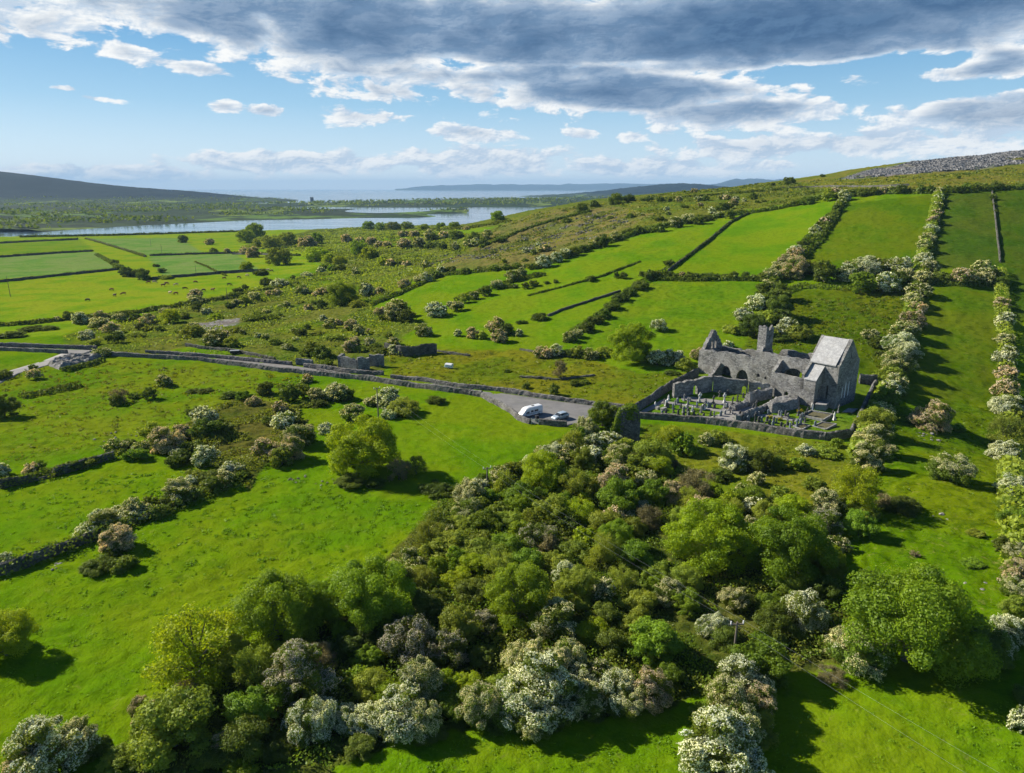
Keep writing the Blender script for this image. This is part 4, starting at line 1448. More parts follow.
def limb_mesh(name, lobes, seed, r0=0.022, h=0.8):
    rng = random.Random(seed)
    mb = MB()
    fork = 0.20 * h
    mb.tube((0, 0, -0.06), (0, 0, fork), r0 * 1.25, r0, 8)
    for c, r in lobes[:14]:
        mid = Vector((c[0] * 0.35 + rng.uniform(-.03, .03), c[1] * 0.35 + rng.uniform(-.03, .03), fork + (c[2] - fork) * 0.45))
        mb.tube((0, 0, fork - 0.02), mid, r0 * 0.62, r0 * 0.40, 6)
        mb.tube(mid, tuple(c), r0 * 0.40, r0 * 0.14, 5)
        for q in range(2):
            e = Vector(c) + Vector((rng.uniform(-1, 1), rng.uniform(-1, 1), rng.uniform(-.4, 1))) * r * 0.8
            mb.tube(tuple(c), e, r0 * 0.14, r0 * 0.05, 4)
    me = bpy.data.meshes.new(name)
    me.from_pydata(mb.v, [], mb.f)
    me.materials.append(M_BARK)
    return me


PROTO = {}


def protos():
    for v in range(6):                                  # hawthorns: domed, lumpy
        rng = np.random.default_rng(100 + v)
        h = [0.82, 0.9, 0.78, 0.95, 0.85, 0.74][v]
        lob = make_lobes(rng, 42, h, spread=0.38, rmin=0.045, rmax=0.15, low=0.08)
        for lod, (nl, sl, nb, sb) in {'near': (15000, 0.0245, 20000, 0.0145), 'mid': (2400, 0.056, 2700, 0.040), 'far': (460, 0.115, 420, 0.095)}.items():
            PROTO['haw', v, lod] = (leaf_mesh("crown", lob, nl, sl, 11 + v, inside=0.08),
                                    {'W': leaf_mesh("blossom", lob, nb, sb, 31 + v, blossoms=(-0.01, 0.8), aspect=1.5),
                                     'C': leaf_mesh("blossom", lob, int(nb * 0.62), sb, 51 + v, blossoms=(0.05, 1.0), aspect=1.2)},
                                    limb_mesh("trunk", lob, v, 0.03, h), h)
    for v in range(5):                                  # green shrubs, rough outline
        rng = np.random.default_rng(200 + v)
        h = [0.8, 1.0, 0.7, 0.9, 0.62][v]
        lob = make_lobes(rng, 28, h, spread=0.39, rmin=0.06, rmax=0.17, low=0.08)
        for lod, (nl, sl) in {'near': (18000, 0.025), 'mid': (2600, 0.060), 'far': (460, 0.13)}.items():
            PROTO['shrub', v, lod] = (leaf_mesh("crown", lob, nl, sl, 71 + v, orient=0.6, inside=0.12), {}, limb_mesh("trunk", lob, 40 + v, 0.022, h), h)
    for v in range(5):                                  # trees
        rng = np.random.default_rng(300 + v)
        h = [0.95, 0.88, 1.02, 0.9, 0.98][v]
        lob = make_lobes(rng, 54, h, spread=0.40, rmin=0.05, rmax=0.14, low=0.16)
        for lod, (nl, sl) in {'near': (56000, 0.0138), 'mid': (7000, 0.036), 'far': (900, 0.085)}.items():
            PROTO['tree', v, lod] = (leaf_mesh("crown", lob, nl, sl, 91 + v, orient=0.58, inside=0.10), {}, limb_mesh("trunk", lob, 60 + v, 0.026, h), h)
    for v in range(2):                                  # open, half-bare crowns
        rng = np.random.default_rng(400 + v)
        lob = make_lobes(rng, 26, 0.9, spread=0.38, rmin=0.07, rmax=0.15, low=0.2)
        for lod, (nl, sl) in {'near': (14000, 0.018), 'mid': (2200, 0.042), 'far': (360, 0.10)}.items():
            PROTO['bare', v, lod] = (leaf_mesh("crown", lob, nl, sl, 95 + v, orient=0.3, inside=0.5), {}, limb_mesh("trunk", lob, 80 + v, 0.024, 0.9), 0.9)


protos()

KINDS = {   # type: (prototype, leaf material, blossom shape, blossom material, look, name, category)
    'W': ('haw', 'H', 'W', 'W', 'thickly white-flowered hawthorn', 'hawthorn_bush', 'hawthorn'),
    'C': ('haw', 'H', 'C', 'C', 'half-flowered cream hawthorn', 'hawthorn_bush', 'hawthorn'),
    'P': ('haw', 'H', 'W', 'P', 'pinkish fading hawthorn', 'hawthorn_bush', 'hawthorn'),
    'L': ('haw', 'D', 'C', 'L', 'dull lilac grey hawthorn', 'hawthorn_bush', 'hawthorn'),
    'G': ('shrub', 'G', None, None, 'fresh green bush', 'green_bush', 'bush'),
    'D': ('shrub', 'D', None, None, 'dark green bush', 'dark_thorn_bush', 'bush'),  # species unknown; this and scrub_bush differ from green_bush in leaf colour only
    'O': ('shrub', 'O', None, None, 'olive green bush', 'scrub_bush', 'bush'),
    'Y': ('shrub', 'Y', None, None, 'yellow green bush', 'green_bush', 'bush'),
    'B': ('bare', 'B', None, None, 'brown half-bare bush', 'bare_bush', 'bush'),
    'R': ('bare', 'O', None, None, 'thin open olive bush', 'bare_bush', 'bush'),
    'T': ('tree', 'T', None, None, 'green leafy tree', 'leafy_tree', 'tree'),
    'V': ('tree', 'Y', None, None, 'yellow green tree', 'leafy_tree', 'tree'),
    'U': ('tree', 'O', None, None, 'olive green tree', 'leafy_tree', 'tree'),
    'X': ('bare', 'Y', None, None, 'thin open tree showing its branches', 'open_tree', 'tree'),
}
PLACED = []
_vr = random.Random(5)


def part_of(name, me, mat, root):
    o = bpy.data.objects.new(name, me)
    COL.objects.link(o)
    if not len(me.materials):
        me.materials.append(None)
    if mat is not None:
        o.material_slots[0].link = 'OBJECT'
        o.material_slots[0].material = mat
    o.parent = root
    return o


SINGLE = {}


def single_mesh(key, crown, blos):
    """crown and blossom in one mesh with two material slots, for plants a few pixels wide"""
    if key in SINGLE:
        return SINGLE[key]
    bm = bmesh.new()
    bm.from_mesh(crown)
    n0 = len(bm.faces)
    if blos is not None:
        bm.from_mesh(blos)
    bm.faces.ensure_lookup_table()
    for i, f in enumerate(bm.faces):
        f.material_index = 0 if i < n0 else 1
    me = bpy.data.meshes.new("crown")
    bm.to_mesh(me)
    bm.free()
    me.materials.append(None)
    if blos is not None:
        me.materials.append(None)
    SINGLE[key] = me
    return me


def plant(px, row, w, kind, hf=1.0, look=None, group=None, v=None, base=None, lift=0.0):
    """px, row: middle of the plant in the photograph; w: its width there in pixels"""
    proto, lm, bshape, bm_, lk, nm, cat = KINDS[kind]
    nv = {'haw': 6, 'shrub': 5, 'tree': 5, 'bare': 2}[proto]
    v = _vr.randrange(nv) if v is None else v
    h = PROTO[proto, v, 'mid'][3]
    if base is None:
        x, y, z = G(px, row + 0.40 * w * h * hf)
    else:
        x, y, z = base
    ppm = px_per_m(x, y, z + 0.5)
    ww = w / ppm
    lod = 'near' if w > 26 else ('mid' if w > 11 else 'far')
    cr, bl, tk, h = PROTO[proto, v, lod]
    sc = ww * (1.06 if proto == 'tree' else 1.12)
    sx = sc * _vr.uniform(0.95, 1.08)
    if w > 9:
        root = empty(nm, (x, y, z - 0.02 * sc), _vr.uniform(0, 6.28))
        root.scale = (sx, sc, sc * hf)
        part_of("crown", cr, LM[lm], root)
        if bshape:
            part_of("blossom", bl[bshape], FM[bm_], root)
        if w > 20 or proto in ('bare', 'tree'):
            part_of("trunk", tk, M_BARK, root)
    else:
        me = single_mesh((proto, v, bshape), cr, bl.get(bshape) if bshape else None)
        root = bpy.data.objects.new(nm, me)
        COL.objects.link(root)
        root.location = (x, y, z - 0.02 * sc)
        root.rotation_euler = (0, 0, _vr.uniform(0, 6.28))
        root.scale = (sx, sc, sc * hf)
        root.material_slots[0].link = 'OBJECT'
        root.material_slots[0].material = LM[lm]
        if bshape:
            root.material_slots[1].link = 'OBJECT'
            root.material_slots[1].material = FM[bm_]
    size = 'small ' if ww < 3.2 else ('' if ww < 6.5 else 'broad ')
    if proto in ('tree',):
        size = 'small ' if ww < 7 else ('' if ww < 12 else 'large ')
    REG.append([root, look or (size + lk), cat, group or {'hawthorn': 'hawthorns', 'bush': 'green and brown bushes', 'tree': 'trees among the hedges and scrub'}[cat], px, row])
    PLACED.append((x, y, ww))
    return root


CAT = []


def crop(ox, oy, s, items, lighten=False):
    for it in items:
        X, Y, w, k = it[:4]
        if lighten and k == 'D' and len(it) < 6:
            k = _vr.choice('OGYD')
        CAT.append((ox + X / s, oy + Y / s, w / s, k) + tuple(it[4:]))


# --- left: hedges and clumps in the near fields
crop(0, 380, 3.0118, [(0, 275, 52, 'W'), (98, 270, 50, 'P'), (122, 265, 45, 'G'), (15, 85, 80, 'D'), (362, 52, 55, 'B'), (352, 65, 40, 'D'), (405, 48, 30, 'D'), (452, 44, 42, 'D'), (495, 5, 46, 'C'), (582, 33, 34, 'D', .6), (618, 32, 40, 'D', .5), (690, 45, 46, 'D', .5), (680, 53, 30, 'D', .5),
    (350, 200, 62, 'C'), (388, 192, 50, 'D'), (410, 225, 62, 'G'), (432, 200, 50, 'C'), (460, 160, 62, 'O'), (505, 185, 92, 'P'), (545, 165, 62, 'P'), (470, 200, 46, 'O'), (540, 238, 72, 'D'), (532, 225, 40, 'W'), (580, 205, 62, 'D'), (615, 107, 74, 'W'), (583, 95, 42, 'D'), (615, 155, 70, 'D'),
    (650, 150, 60, 'D'), (615, 234, 74, 'W'), (680, 150, 56, 'D', .7), (763, 66, 42, 'P'), (735, 48, 40, 'G'), (800, 30, 50, 'D'), (858, 122, 72, 'W'), (845, 88, 52, 'P'), (805, 123, 36, 'D', .7), (870, 45, 66, 'D'), (910, 38, 52, 'O'), (955, 48, 50, 'C'), (1005, 42, 62, 'W'), (908, 130, 40, 'D', .6),
    (800, 212, 78, 'P'), (850, 235, 70, 'O'), (870, 212, 90, 'P'), (908, 172, 88, 'C'), (985, 150, 50, 'W'),
    (290, 460, 64, 'D'), (345, 440, 64, 'O'), (395, 415, 64, 'W'), (440, 400, 64, 'C'), (480, 398, 54, 'O'), (505, 370, 64, 'D'), (550, 350, 74, 'C'), (595, 335, 64, 'O'), (672, 305, 64, 'C'), (640, 318, 60, 'D'), (170, 276, 54, 'D', .6), (220, 260, 54, 'D', .6), (262, 250, 54, 'O', .6),
    (270, 452, 72, 'W'), (318, 428, 84, 'C'), (300, 410, 50, 'W'), (368, 395, 56, 'W'), (408, 392, 74, 'C'), (455, 375, 52, 'D'), (490, 382, 34, 'C'), (530, 335, 84, 'C'), (562, 318, 66, 'W'), (520, 345, 50, 'G'), (595, 290, 66, 'O'), (630, 300, 84, 'D'), (652, 292, 46, 'C'), (700, 272, 66, 'W'), (720, 285, 60, 'D'),
    (358, 482, 98, 'P'), (372, 555, 74, 'D'), (300, 558, 82, 'D', .8), (345, 520, 40, 'D'), (18, 552, 64, 'W')])
crop(340, 380, 3.0118, [(75, 210, 205, 'V', 1.0), (178, 275, 72, 'B', 1.1), (230, 262, 62, 'R', 1.1), (290, 325, 92, 'D', .6), (300, 345, 60, 'D', .6), (35, 305, 90, 'D', .45), (110, 310, 60, 'D', .45), (150, 60, 74, 'W'), (195, 82, 84, 'O'), (95, 66, 42, 'C'), (38, 100, 72, 'C'), (145, 105, 42, 'W'), (10, 45, 64, 'D'), (290, 62, 56, 'D', .5)])
# --- the wood in the middle
crop(340, 380, 3.0118, [(735, 155, 84, 'C', 1.2), (715, 175, 70, 'G', 1.1), (790, 112, 90, 'G'), (760, 190, 60, 'W'), (812, 180, 68, 'W'), (750, 230, 74, 'W'), (640, 222, 80, 'W'), (610, 215, 50, 'C'), (690, 222, 42, 'P'), (840, 240, 100, 'C'), (830, 300, 104, 'P', 1.0, 'rose pink hawthorn'), (850, 192, 62, 'O'), (940, 232, 116, 'O'), (995, 180, 84, 'D', 1.1),
    (960, 265, 80, 'D'), (885, 265, 70, 'O'), (570, 245, 44, 'W'), (520, 270, 52, 'D'), (490, 310, 76, 'R'), (478, 300, 50, 'C'), (615, 285, 140, 'V', .9, 'sunlit yellow green young tree'), (560, 350, 112, 'G'), (650, 310, 90, 'D'), (440, 352, 62, 'D'), (383, 390, 92, 'C'), (420, 375, 52, 'O'), (300, 420, 72, 'R'), (700, 325, 104, 'R', 1.1), (760, 300, 62, 'G'),
    (840, 360, 122, 'G'), (940, 350, 92, 'G'), (1000, 345, 84, 'P'), (925, 305, 72, 'C'), (720, 405, 92, 'X', 1.1), (640, 400, 104, 'O'), (590, 475, 112, 'L', 1.0), (620, 500, 70, 'B'), (510, 490, 92, 'G'), (440, 430, 104, 'G'), (375, 430, 80, 'O'), (330, 500, 142, 'O', .8), (430, 520, 122, 'O', .8), (270, 470, 90, 'R'), (800, 440, 104, 'D'), (870, 440, 92, 'O'), (930, 420, 80, 'B'),
    (885, 530, 104, 'D'), (785, 520, 104, 'R', 1.1), (700, 520, 104, 'O'), (640, 560, 104, 'O'), (560, 560, 104, 'G'), (480, 565, 104, 'R'), (395, 560, 90, 'Y', .8), (960, 580, 90, 'O'), (520, 420, 80, 'D'), (480, 395, 70, 'O'), (580, 420, 70, 'R'), (860, 400, 60, 'W', .8), (740, 470, 70, 'D'), (690, 440, 70, 'D')], True)
crop(680, 380, 2.977, [(5, 195, 74, 'D', 1.2), (75, 178, 46, 'C'), (118, 170, 58, 'O'), (155, 238, 94, 'W'), (232, 245, 84, 'D'), (285, 225, 58, 'R'), (290, 250, 52, 'D'), (375, 210, 48, 'W'), (350, 252, 62, 'D', .7), (430, 212, 72, 'D', .6), (465, 187, 36, 'D'), (120, 285, 66, 'D', .6), (187, 322, 42, 'C'), (230, 300, 52, 'C'), (50, 320, 110, 'B'), (100, 340, 62, 'D'), (20, 360, 80, 'R'),
    (200, 345, 94, 'G'), (330, 385, 104, 'Y', .8), (300, 350, 70, 'O'), (440, 372, 100, 'C'), (520, 340, 150, 'X', 1.15), (490, 300, 80, 'O'), (430, 432, 104, 'L'), (470, 490, 72, 'C'), (400, 312, 62, 'O', .8), (530, 435, 94, 'D'), (310, 500, 250, 'T', 1.0, 'broad grey green tree beside the yellow one'), (85, 470, 250, 'V', .92, 'bright yellow green tree in the middle of the wood'), (400, 545, 90, 'O'), (545, 390, 80, 'O'), (250, 400, 80, 'O'), (150, 390, 80, 'R'),
    (622, 30, 62, 'W'), (610, 62, 74, 'G'), (600, 95, 70, 'C'), (575, 135, 104, 'O'), (600, 150, 60, 'C'), (578, 188, 104, 'C'), (550, 238, 104, 'C'), (590, 215, 60, 'G'), (600, 362, 60, 'B', .8), (660, 372, 92, 'D', .7), (745, 115, 104, 'P'), (815, 140, 52, 'D', .7), (805, 272, 116, 'C'), (880, 455, 42, 'D', .7), (870, 545, 62, 'D', .5), (700, 518, 30, 'B', .6),
    (970, 28, 62, 'P'), (975, 80, 94, 'W'), (1000, 110, 60, 'O'), (965, 160, 112, 'R', .9), (1000, 150, 70, 'G'), (965, 215, 94, 'W'), (990, 265, 76, 'O'), (985, 320, 88, 'W'), (1000, 375, 80, 'G'), (995, 410, 100, 'G'), (960, 492, 54, 'D'), (1000, 520, 78, 'C'), (1005, 575, 84, 'P'), (1015, 470, 60, 'O')], True)
# --- foreground
crop(0, 560, 3.0118, [(20, 235, 170, 'V', 1.0), (165, 575, 200, 'W', 1.0, 'large white hawthorn at the bottom left'), (250, 545, 120, 'C'), (90, 620, 130, 'P'), (310, 560, 60, 'D'), (360, 600, 110, 'O', .8), (530, 500, 230, 'O', .95, 'large ivy green thicket bush'), (470, 540, 120, 'Y', .8), (440, 452, 80, 'P', 1.1), (570, 405, 124, 'B', .7), (600, 280, 290, 'X', .85, 'wide open yellow green tree showing its branches'), (690, 290, 150, 'U', .9),
    (835, 165, 250, 'T', .95, 'dense round green tree left of the wood'), (985, 135, 150, 'T', 1.0), (915, 350, 190, 'L', .9, 'large dull lilac grey hawthorn in shade'), (960, 300, 100, 'B'), (760, 455, 150, 'G', .9), (740, 540, 140, 'D'), (690, 545, 90, 'P', .7), (935, 480, 150, 'W', .9), (1000, 470, 90, 'Y', .9), (720, 635, 90, 'Y', .6), (840, 560, 90, 'D'), (640, 590, 100, 'D', .7), (450, 600, 90, 'D', .7)])
crop(340, 560, 3.0118, [(190, 450, 170, 'W', .95), (150, 400, 90, 'Y', .8), (335, 425, 116, 'G'), (420, 445, 130, 'C'), (478, 388, 96, 'O'), (600, 400, 200, 'W', 1.0, 'great white hawthorn at the front of the wood'), (560, 300, 130, 'C', 1.0), (690, 300, 110, 'C'), (520, 420, 90, 'P'), (825, 395, 124, 'W', 1.1), (780, 340, 70, 'C'), (930, 392, 116, 'P', 1.1), (985, 350, 84, 'G'), (815, 250, 94, 'D'), (655, 190, 140, 'C', 1.1), (715, 85, 136, 'U', .95),
    (530, 430, 150, 'W'), (680, 405, 130, 'W'), (640, 330, 130, 'C'), (745, 425, 110, 'C'), (875, 430, 100, 'C'), (255, 480, 110, 'C'), (110, 480, 110, 'W'), (720, 360, 100, 'W'), (580, 480, 110, 'C'),
    (540, 110, 190, 'T', 1.0), (330, 265, 124, 'L', 1.1), (215, 255, 160, 'L', .9), (265, 130, 130, 'D'), (150, 200, 120, 'D'), (430, 185, 90, 'L'), (95, 110, 260, 'T', .95, 'tall spreading green tree at the left of the wood'), (40, 250, 120, 'D', .8), (90, 375, 104, 'O', .8), (30, 480, 96, 'W', .9), (400, 90, 110, 'O', .8), (350, 60, 90, 'Y', .7), (900, 130, 110, 'O'), (985, 100, 90, 'C'), (940, 250, 160, 'G', .8), (850, 60, 90, 'R'), (430, 290, 90, 'D', .6), (790, 170, 90, 'D'), (880, 200, 90, 'O', .9), (60, 560, 90, 'D', .6), (770, 460, 60, 'D', .6), (650, 470, 90, 'D', .6), (480, 480, 90, 'D', .6), (270, 520, 90, 'D', .7)])
crop(680, 560, 2.977, [(160, 115, 84, 'C', 1.1), (95, 200, 92, 'W', 1.1), (130, 235, 80, 'D'), (285, 190, 116, 'D', 1.1), (255, 235, 70, 'G'), (365, 150, 130, 'W', 1.1), (330, 90, 90, 'O'), (250, 310, 160, 'G', .9), (185, 360, 140, 'W', .9), (150, 430, 150, 'C'), (225, 430, 110, 'P'), (215, 490, 120, 'O'), (175, 500, 140, 'C'), (125, 565, 220, 'W', .85, 'large white hawthorn at the bottom edge right of the middle'), (60, 450, 70, 'G', .6), (668, 182, 385, 'T', .95, 'great ash tree alone on the right', 1), (540, 270, 170, 'C', .9),
    (480, 255, 90, 'C'), (905, 255, 150, 'D', .9), (985, 215, 96, 'W'), (950, 265, 80, 'W'), (1000, 90, 84, 'C'), (985, 60, 60, 'P'), (995, 150, 80, 'O'), (1012, 480, 70, 'W', 1.2), (1020, 400, 60, 'D'), (560, 62, 84, 'B', .6), (450, 345, 84, 'B', .6), (430, 95, 90, 'D'), (440, 20, 90, 'O'), (20, 130, 90, 'G'), (20, 60, 90, 'O')])
# --- hedges on the slope, right
crop(680, 160, 2.977, [(772, 95, 32, 'W'), (770, 115, 34, 'W'), (766, 136, 34, 'C'), (761, 160, 38, 'P'), (753, 182, 40, 'P'), (748, 206, 44, 'W'), (738, 234, 50, 'W'), (726, 262, 54, 'C'), (722, 298, 64, 'W'), (738, 325, 62, 'W'), (720, 355, 64, 'C'), (712, 390, 78, 'W'), (690, 420, 64, 'C'), (704, 440, 56, 'P'), (690, 482, 82, 'P'), (663, 512, 72, 'C'), (648, 548, 88, 'W'), (672, 580, 80, 'W'), (645, 612, 90, 'C'), (622, 648, 76, 'O'), (640, 672, 72, 'C'),
    (955, 430, 52, 'P'), (965, 480, 62, 'W'), (964, 540, 54, 'C'), (965, 588, 68, 'W'), (966, 640, 62, 'P'), (960, 688, 64, 'P'),
    (345, 328, 80, 'P'), (385, 325, 60, 'O'), (428, 340, 74, 'D'), (490, 342, 60, 'W'), (512, 325, 60, 'C'), (552, 318, 84, 'W'), (602, 320, 84, 'W'), (652, 322, 84, 'W'), (540, 372, 72, 'G', 1.1, 'round bright green bush'), (610, 370, 84, 'W'), (645, 355, 70, 'D'), (670, 345, 60, 'C'), (768, 350, 62, 'D'), (842, 352, 78, 'P'), (900, 335, 80, 'W'), (905, 355, 60, 'W'), (955, 368, 46, 'D'), (945, 350, 40, 'D'),
    (225, 428, 58, 'W'), (190, 463, 54, 'W'), (252, 392, 56, 'D'), (290, 448, 84, 'D'), (300, 400, 62, 'D'), (270, 420, 70, 'D'), (222, 500, 84, 'D'), (152, 505, 50, 'O'), (320, 500, 60, 'W'), (355, 515, 70, 'O'), (300, 470, 70, 'D'), (250, 470, 70, 'O'), (568, 520, 48, 'C'), (580, 545, 40, 'D'), (642, 520, 44, 'O'), (300, 530, 50, 'D', .6), (595, 575, 30, 'D', .5), (145, 550, 30, 'W'),
    (340, 282, 48, 'P'), (315, 300, 46, 'P'), (290, 325, 50, 'C'), (270, 347, 52, 'C'), (258, 378, 46, 'C'), (250, 350, 40, 'D'), (330, 345, 50, 'D')])
crop(780, 140, 4.197, [(75, 265, 60, 'D', .8), (112, 258, 62, 'D', .8), (200, 238, 60, 'O'), (228, 228, 60, 'P'), (268, 240, 56, 'W'), (310, 225, 62, 'D'), (350, 224, 50, 'D'), (390, 220, 46, 'D'), (430, 216, 46, 'P'), (465, 213, 46, 'C'), (510, 212, 56, 'D'), (550, 216, 46, 'D'), (590, 211, 42, 'D', 1.1), (630, 213, 46, 'D'), (700, 206, 46, 'D'), (740, 210, 50, 'D'), (776, 206, 50, 'D'), (820, 202, 46, 'D'), (862, 203, 42, 'D'), (910, 195, 56, 'D', 1.2), (945, 200, 42, 'D'), (980, 196, 42, 'D'), (1012, 195, 42, 'D'),
    (895, 242, 32, 'D', 1.2), (900, 272, 22, 'D', 1.2), (905, 300, 20, 'D', 1.2), (750, 158, 20, 'D'), (135, 222, 20, 'D'), (42, 170, 32, 'D'), (178, 150, 20, 'D'),
    (255, 268, 42, 'C'), (238, 292, 42, 'D'), (215, 317, 42, 'D'), (190, 342, 46, 'P'), (170, 360, 40, 'D'), (150, 382, 50, 'W'), (127, 408, 46, 'D'), (100, 440, 52, 'D'), (65, 470, 60, 'W')])
# --- hedges in the middle of the slope
crop(560, 180, 4.2667, [(350, 402, 26, 'D', 1.2), (240, 408, 26, 'D', 1.2), (270, 410, 32, 'D'), (130, 421, 42, 'D'), (385, 408, 46, 'D'), (410, 400, 40, 'D'), (465, 406, 42, 'D'), (490, 412, 36, 'D'), (520, 404, 28, 'P'), (550, 411, 38, 'D'), (580, 415, 38, 'D'), (610, 412, 38, 'D'), (640, 410, 40, 'D', 1.1), (670, 413, 38, 'D'), (702, 413, 38, 'D'), (740, 411, 42, 'D'), (792, 410, 34, 'D', 1.3), (830, 416, 40, 'D'), (866, 413, 40, 'D'),
    (20, 322, 56, 'D', .8), (60, 308, 52, 'O'), (102, 296, 46, 'D'), (135, 282, 46, 'C'), (180, 266, 62, 'D'), (240, 246, 52, 'C'), (290, 224, 52, 'D'), (335, 217, 46, 'D'), (380, 215, 46, 'D'), (425, 208, 46, 'D'), (495, 186, 62, 'C'), (548, 172, 62, 'C'), (590, 175, 50, 'D'), (625, 166, 52, 'D'), (675, 150, 42, 'W'), (722, 150, 46, 'D'),
    (570, 48, 32, 'P'), (290, 80, 52, 'D'), (235, 86, 60, 'D'), (147, 105, 36, 'D', 1.2), (95, 124, 52, 'D'), (358, 86, 30, 'D'), (380, 84, 30, 'D'), (430, 86, 36, 'D'), (465, 86, 30, 'D'), (506, 84, 30, 'P'), (590, 84, 36, 'C'), (622, 80, 30, 'D'), (600, 108, 26, 'P'), (690, 76, 30, 'C'), (712, 76, 36, 'P'), (750, 82, 30, 'W'), (785, 88, 22, 'W'), (825, 72, 32, 'D', 1.2), (842, 95, 20, 'D'), (870, 90, 20, 'D'), (690, 118, 50, 'D'), (715, 115, 40, 'D'), (648, 133, 36, 'W'), (455, 125, 26, 'W'), (462, 143, 26, 'C'), (425, 166, 42, 'D'), (300, 155, 32, 'D'), (350, 150, 20, 'C'),
    (905, 20, 26, 'D'), (975, 8, 44, 'D'), (30, 175, 44, 'D', .6), (215, 162, 30, 'D', .6), (155, 158, 30, 'D', .6), (530, 112, 36, 'D', .7), (740, 98, 40, 'P')])
crop(340, 200, 3.0118, [(690, 416, 42, 'C'), (715, 405, 36, 'C'), (745, 385, 42, 'D'), (770, 362, 42, 'D'), (795, 345, 42, 'D'), (820, 320, 46, 'D'), (845, 295, 46, 'D'), (872, 278, 42, 'D'), (905, 258, 46, 'D'), (940, 228, 50, 'D'), (990, 190, 30, 'D'),
    (610, 460, 52, 'P'), (655, 456, 44, 'W'), (690, 462, 42, 'D'), (715, 460, 42, 'O'), (750, 465, 52, 'C'), (795, 460, 54, 'O'), (880, 440, 140, 'V', .95, 'airy yellow green tree left of the abbey'), (955, 480, 62, 'W'), (985, 478, 56, 'W'), (1015, 478, 50, 'W'), (1040, 500, 56, 'O'), (1080, 465, 50, 'P'), (960, 382, 50, 'W'), (660, 515, 50, 'B', 1.2), (645, 575, 32, 'D', 1.2), (505, 515, 20, 'D'), (560, 560, 24, 'D'), (740, 548, 26, 'D', .6), (708, 551, 36, 'D', .5), (1000, 520, 40, 'D', .5)])
crop(360, 210, 4.6545, [(205, 347, 62, 'P'), (278, 322, 56, 'C'), (312, 318, 56, 'W'), (350, 302, 50, 'D'), (378, 286, 50, 'W'), (422, 280, 60, 'D'), (490, 286, 52, 'D', .8), (560, 276, 50, 'D', .8), (630, 272, 50, 'D', .8), (682, 268, 42, 'D', .8), (732, 263, 50, 'D', .8),
    (28, 375, 62, 'D', 1.2), (92, 380, 42, 'P', 1.1), (358, 470, 98, 'W', 1.0), (418, 440, 32, 'W'), (450, 453, 62, 'C'), (488, 416, 56, 'O'), (532, 403, 52, 'C'), (585, 382, 56, 'D'), (640, 352, 60, 'C'), (686, 356, 42, 'O'), (718, 356, 36, 'D'), (770, 356, 36, 'D'), (808, 344, 42, 'D'), (868, 338, 26, 'D'), (912, 333, 22, 'D', 1.2),
    (715, 313, 72, 'C'), (752, 293, 52, 'C'), (810, 266, 50, 'D'), (860, 246, 72, 'W'), (915, 226, 60, 'W'), (955, 206, 60, 'W'),
    (172, 470, 110, 'C'), (215, 500, 90, 'D', .8), (100, 472, 52, 'P'), (295, 562, 82, 'C', 1.1), (455, 576, 36, 'W', 1.2), (528, 576, 62, 'P'), (565, 585, 50, 'O'), (630, 540, 80, 'P'), (675, 560, 70, 'D'), (650, 592, 72, 'P'), (740, 575, 36, 'W', 1.2), (752, 522, 46, 'D', .7), (835, 498, 78, 'D', .8),
    (45, 205, 76, 'T', .9), (100, 240, 42, 'Y'), (40, 78, 64, 'T', .8), (100, 82, 64, 'T', .8), (155, 82, 70, 'U', .8), (220, 78, 62, 'T', .8), (295, 86, 62, 'U', .7), (375, 76, 52, 'T', .7), (440, 72, 52, 'T', .7), (637, 34, 72, 'T', .85, 'lone green tree standing against the water'),
    (205, 113, 46, 'P'), (250, 116, 46, 'P'), (330, 123, 62, 'C'), (388, 119, 46, 'P'), (450, 121, 72, 'D', .7), (490, 86, 32, 'P'), (535, 131, 52, 'D'), (590, 122, 56, 'C'), (655, 136, 60, 'D', .7), (210, 160, 70, 'P'), (270, 160, 66, 'C'), (335, 166, 60, 'D'), (385, 173, 46, 'D'), (440, 173, 46, 'C'), (505, 158, 50, 'C'), (540, 152, 46, 'W'), (570, 153, 42, 'D'),
    (90, 166, 42, 'P'), (125, 166, 36, 'P'), (145, 251, 46, 'P'), (185, 251, 42, 'D'), (220, 251, 46, 'P'), (310, 259, 42, 'C', 1.2), (670, 241, 30, 'O'), (830, 166, 32, 'W'), (838, 186, 36, 'C'), (868, 181, 42, 'P'), (770, 193, 36, 'W'), (808, 199, 30, 'D'), (830, 226, 36, 'C'), (625, 200, 32, 'D', .7), (770, 235, 30, 'D', .7)])
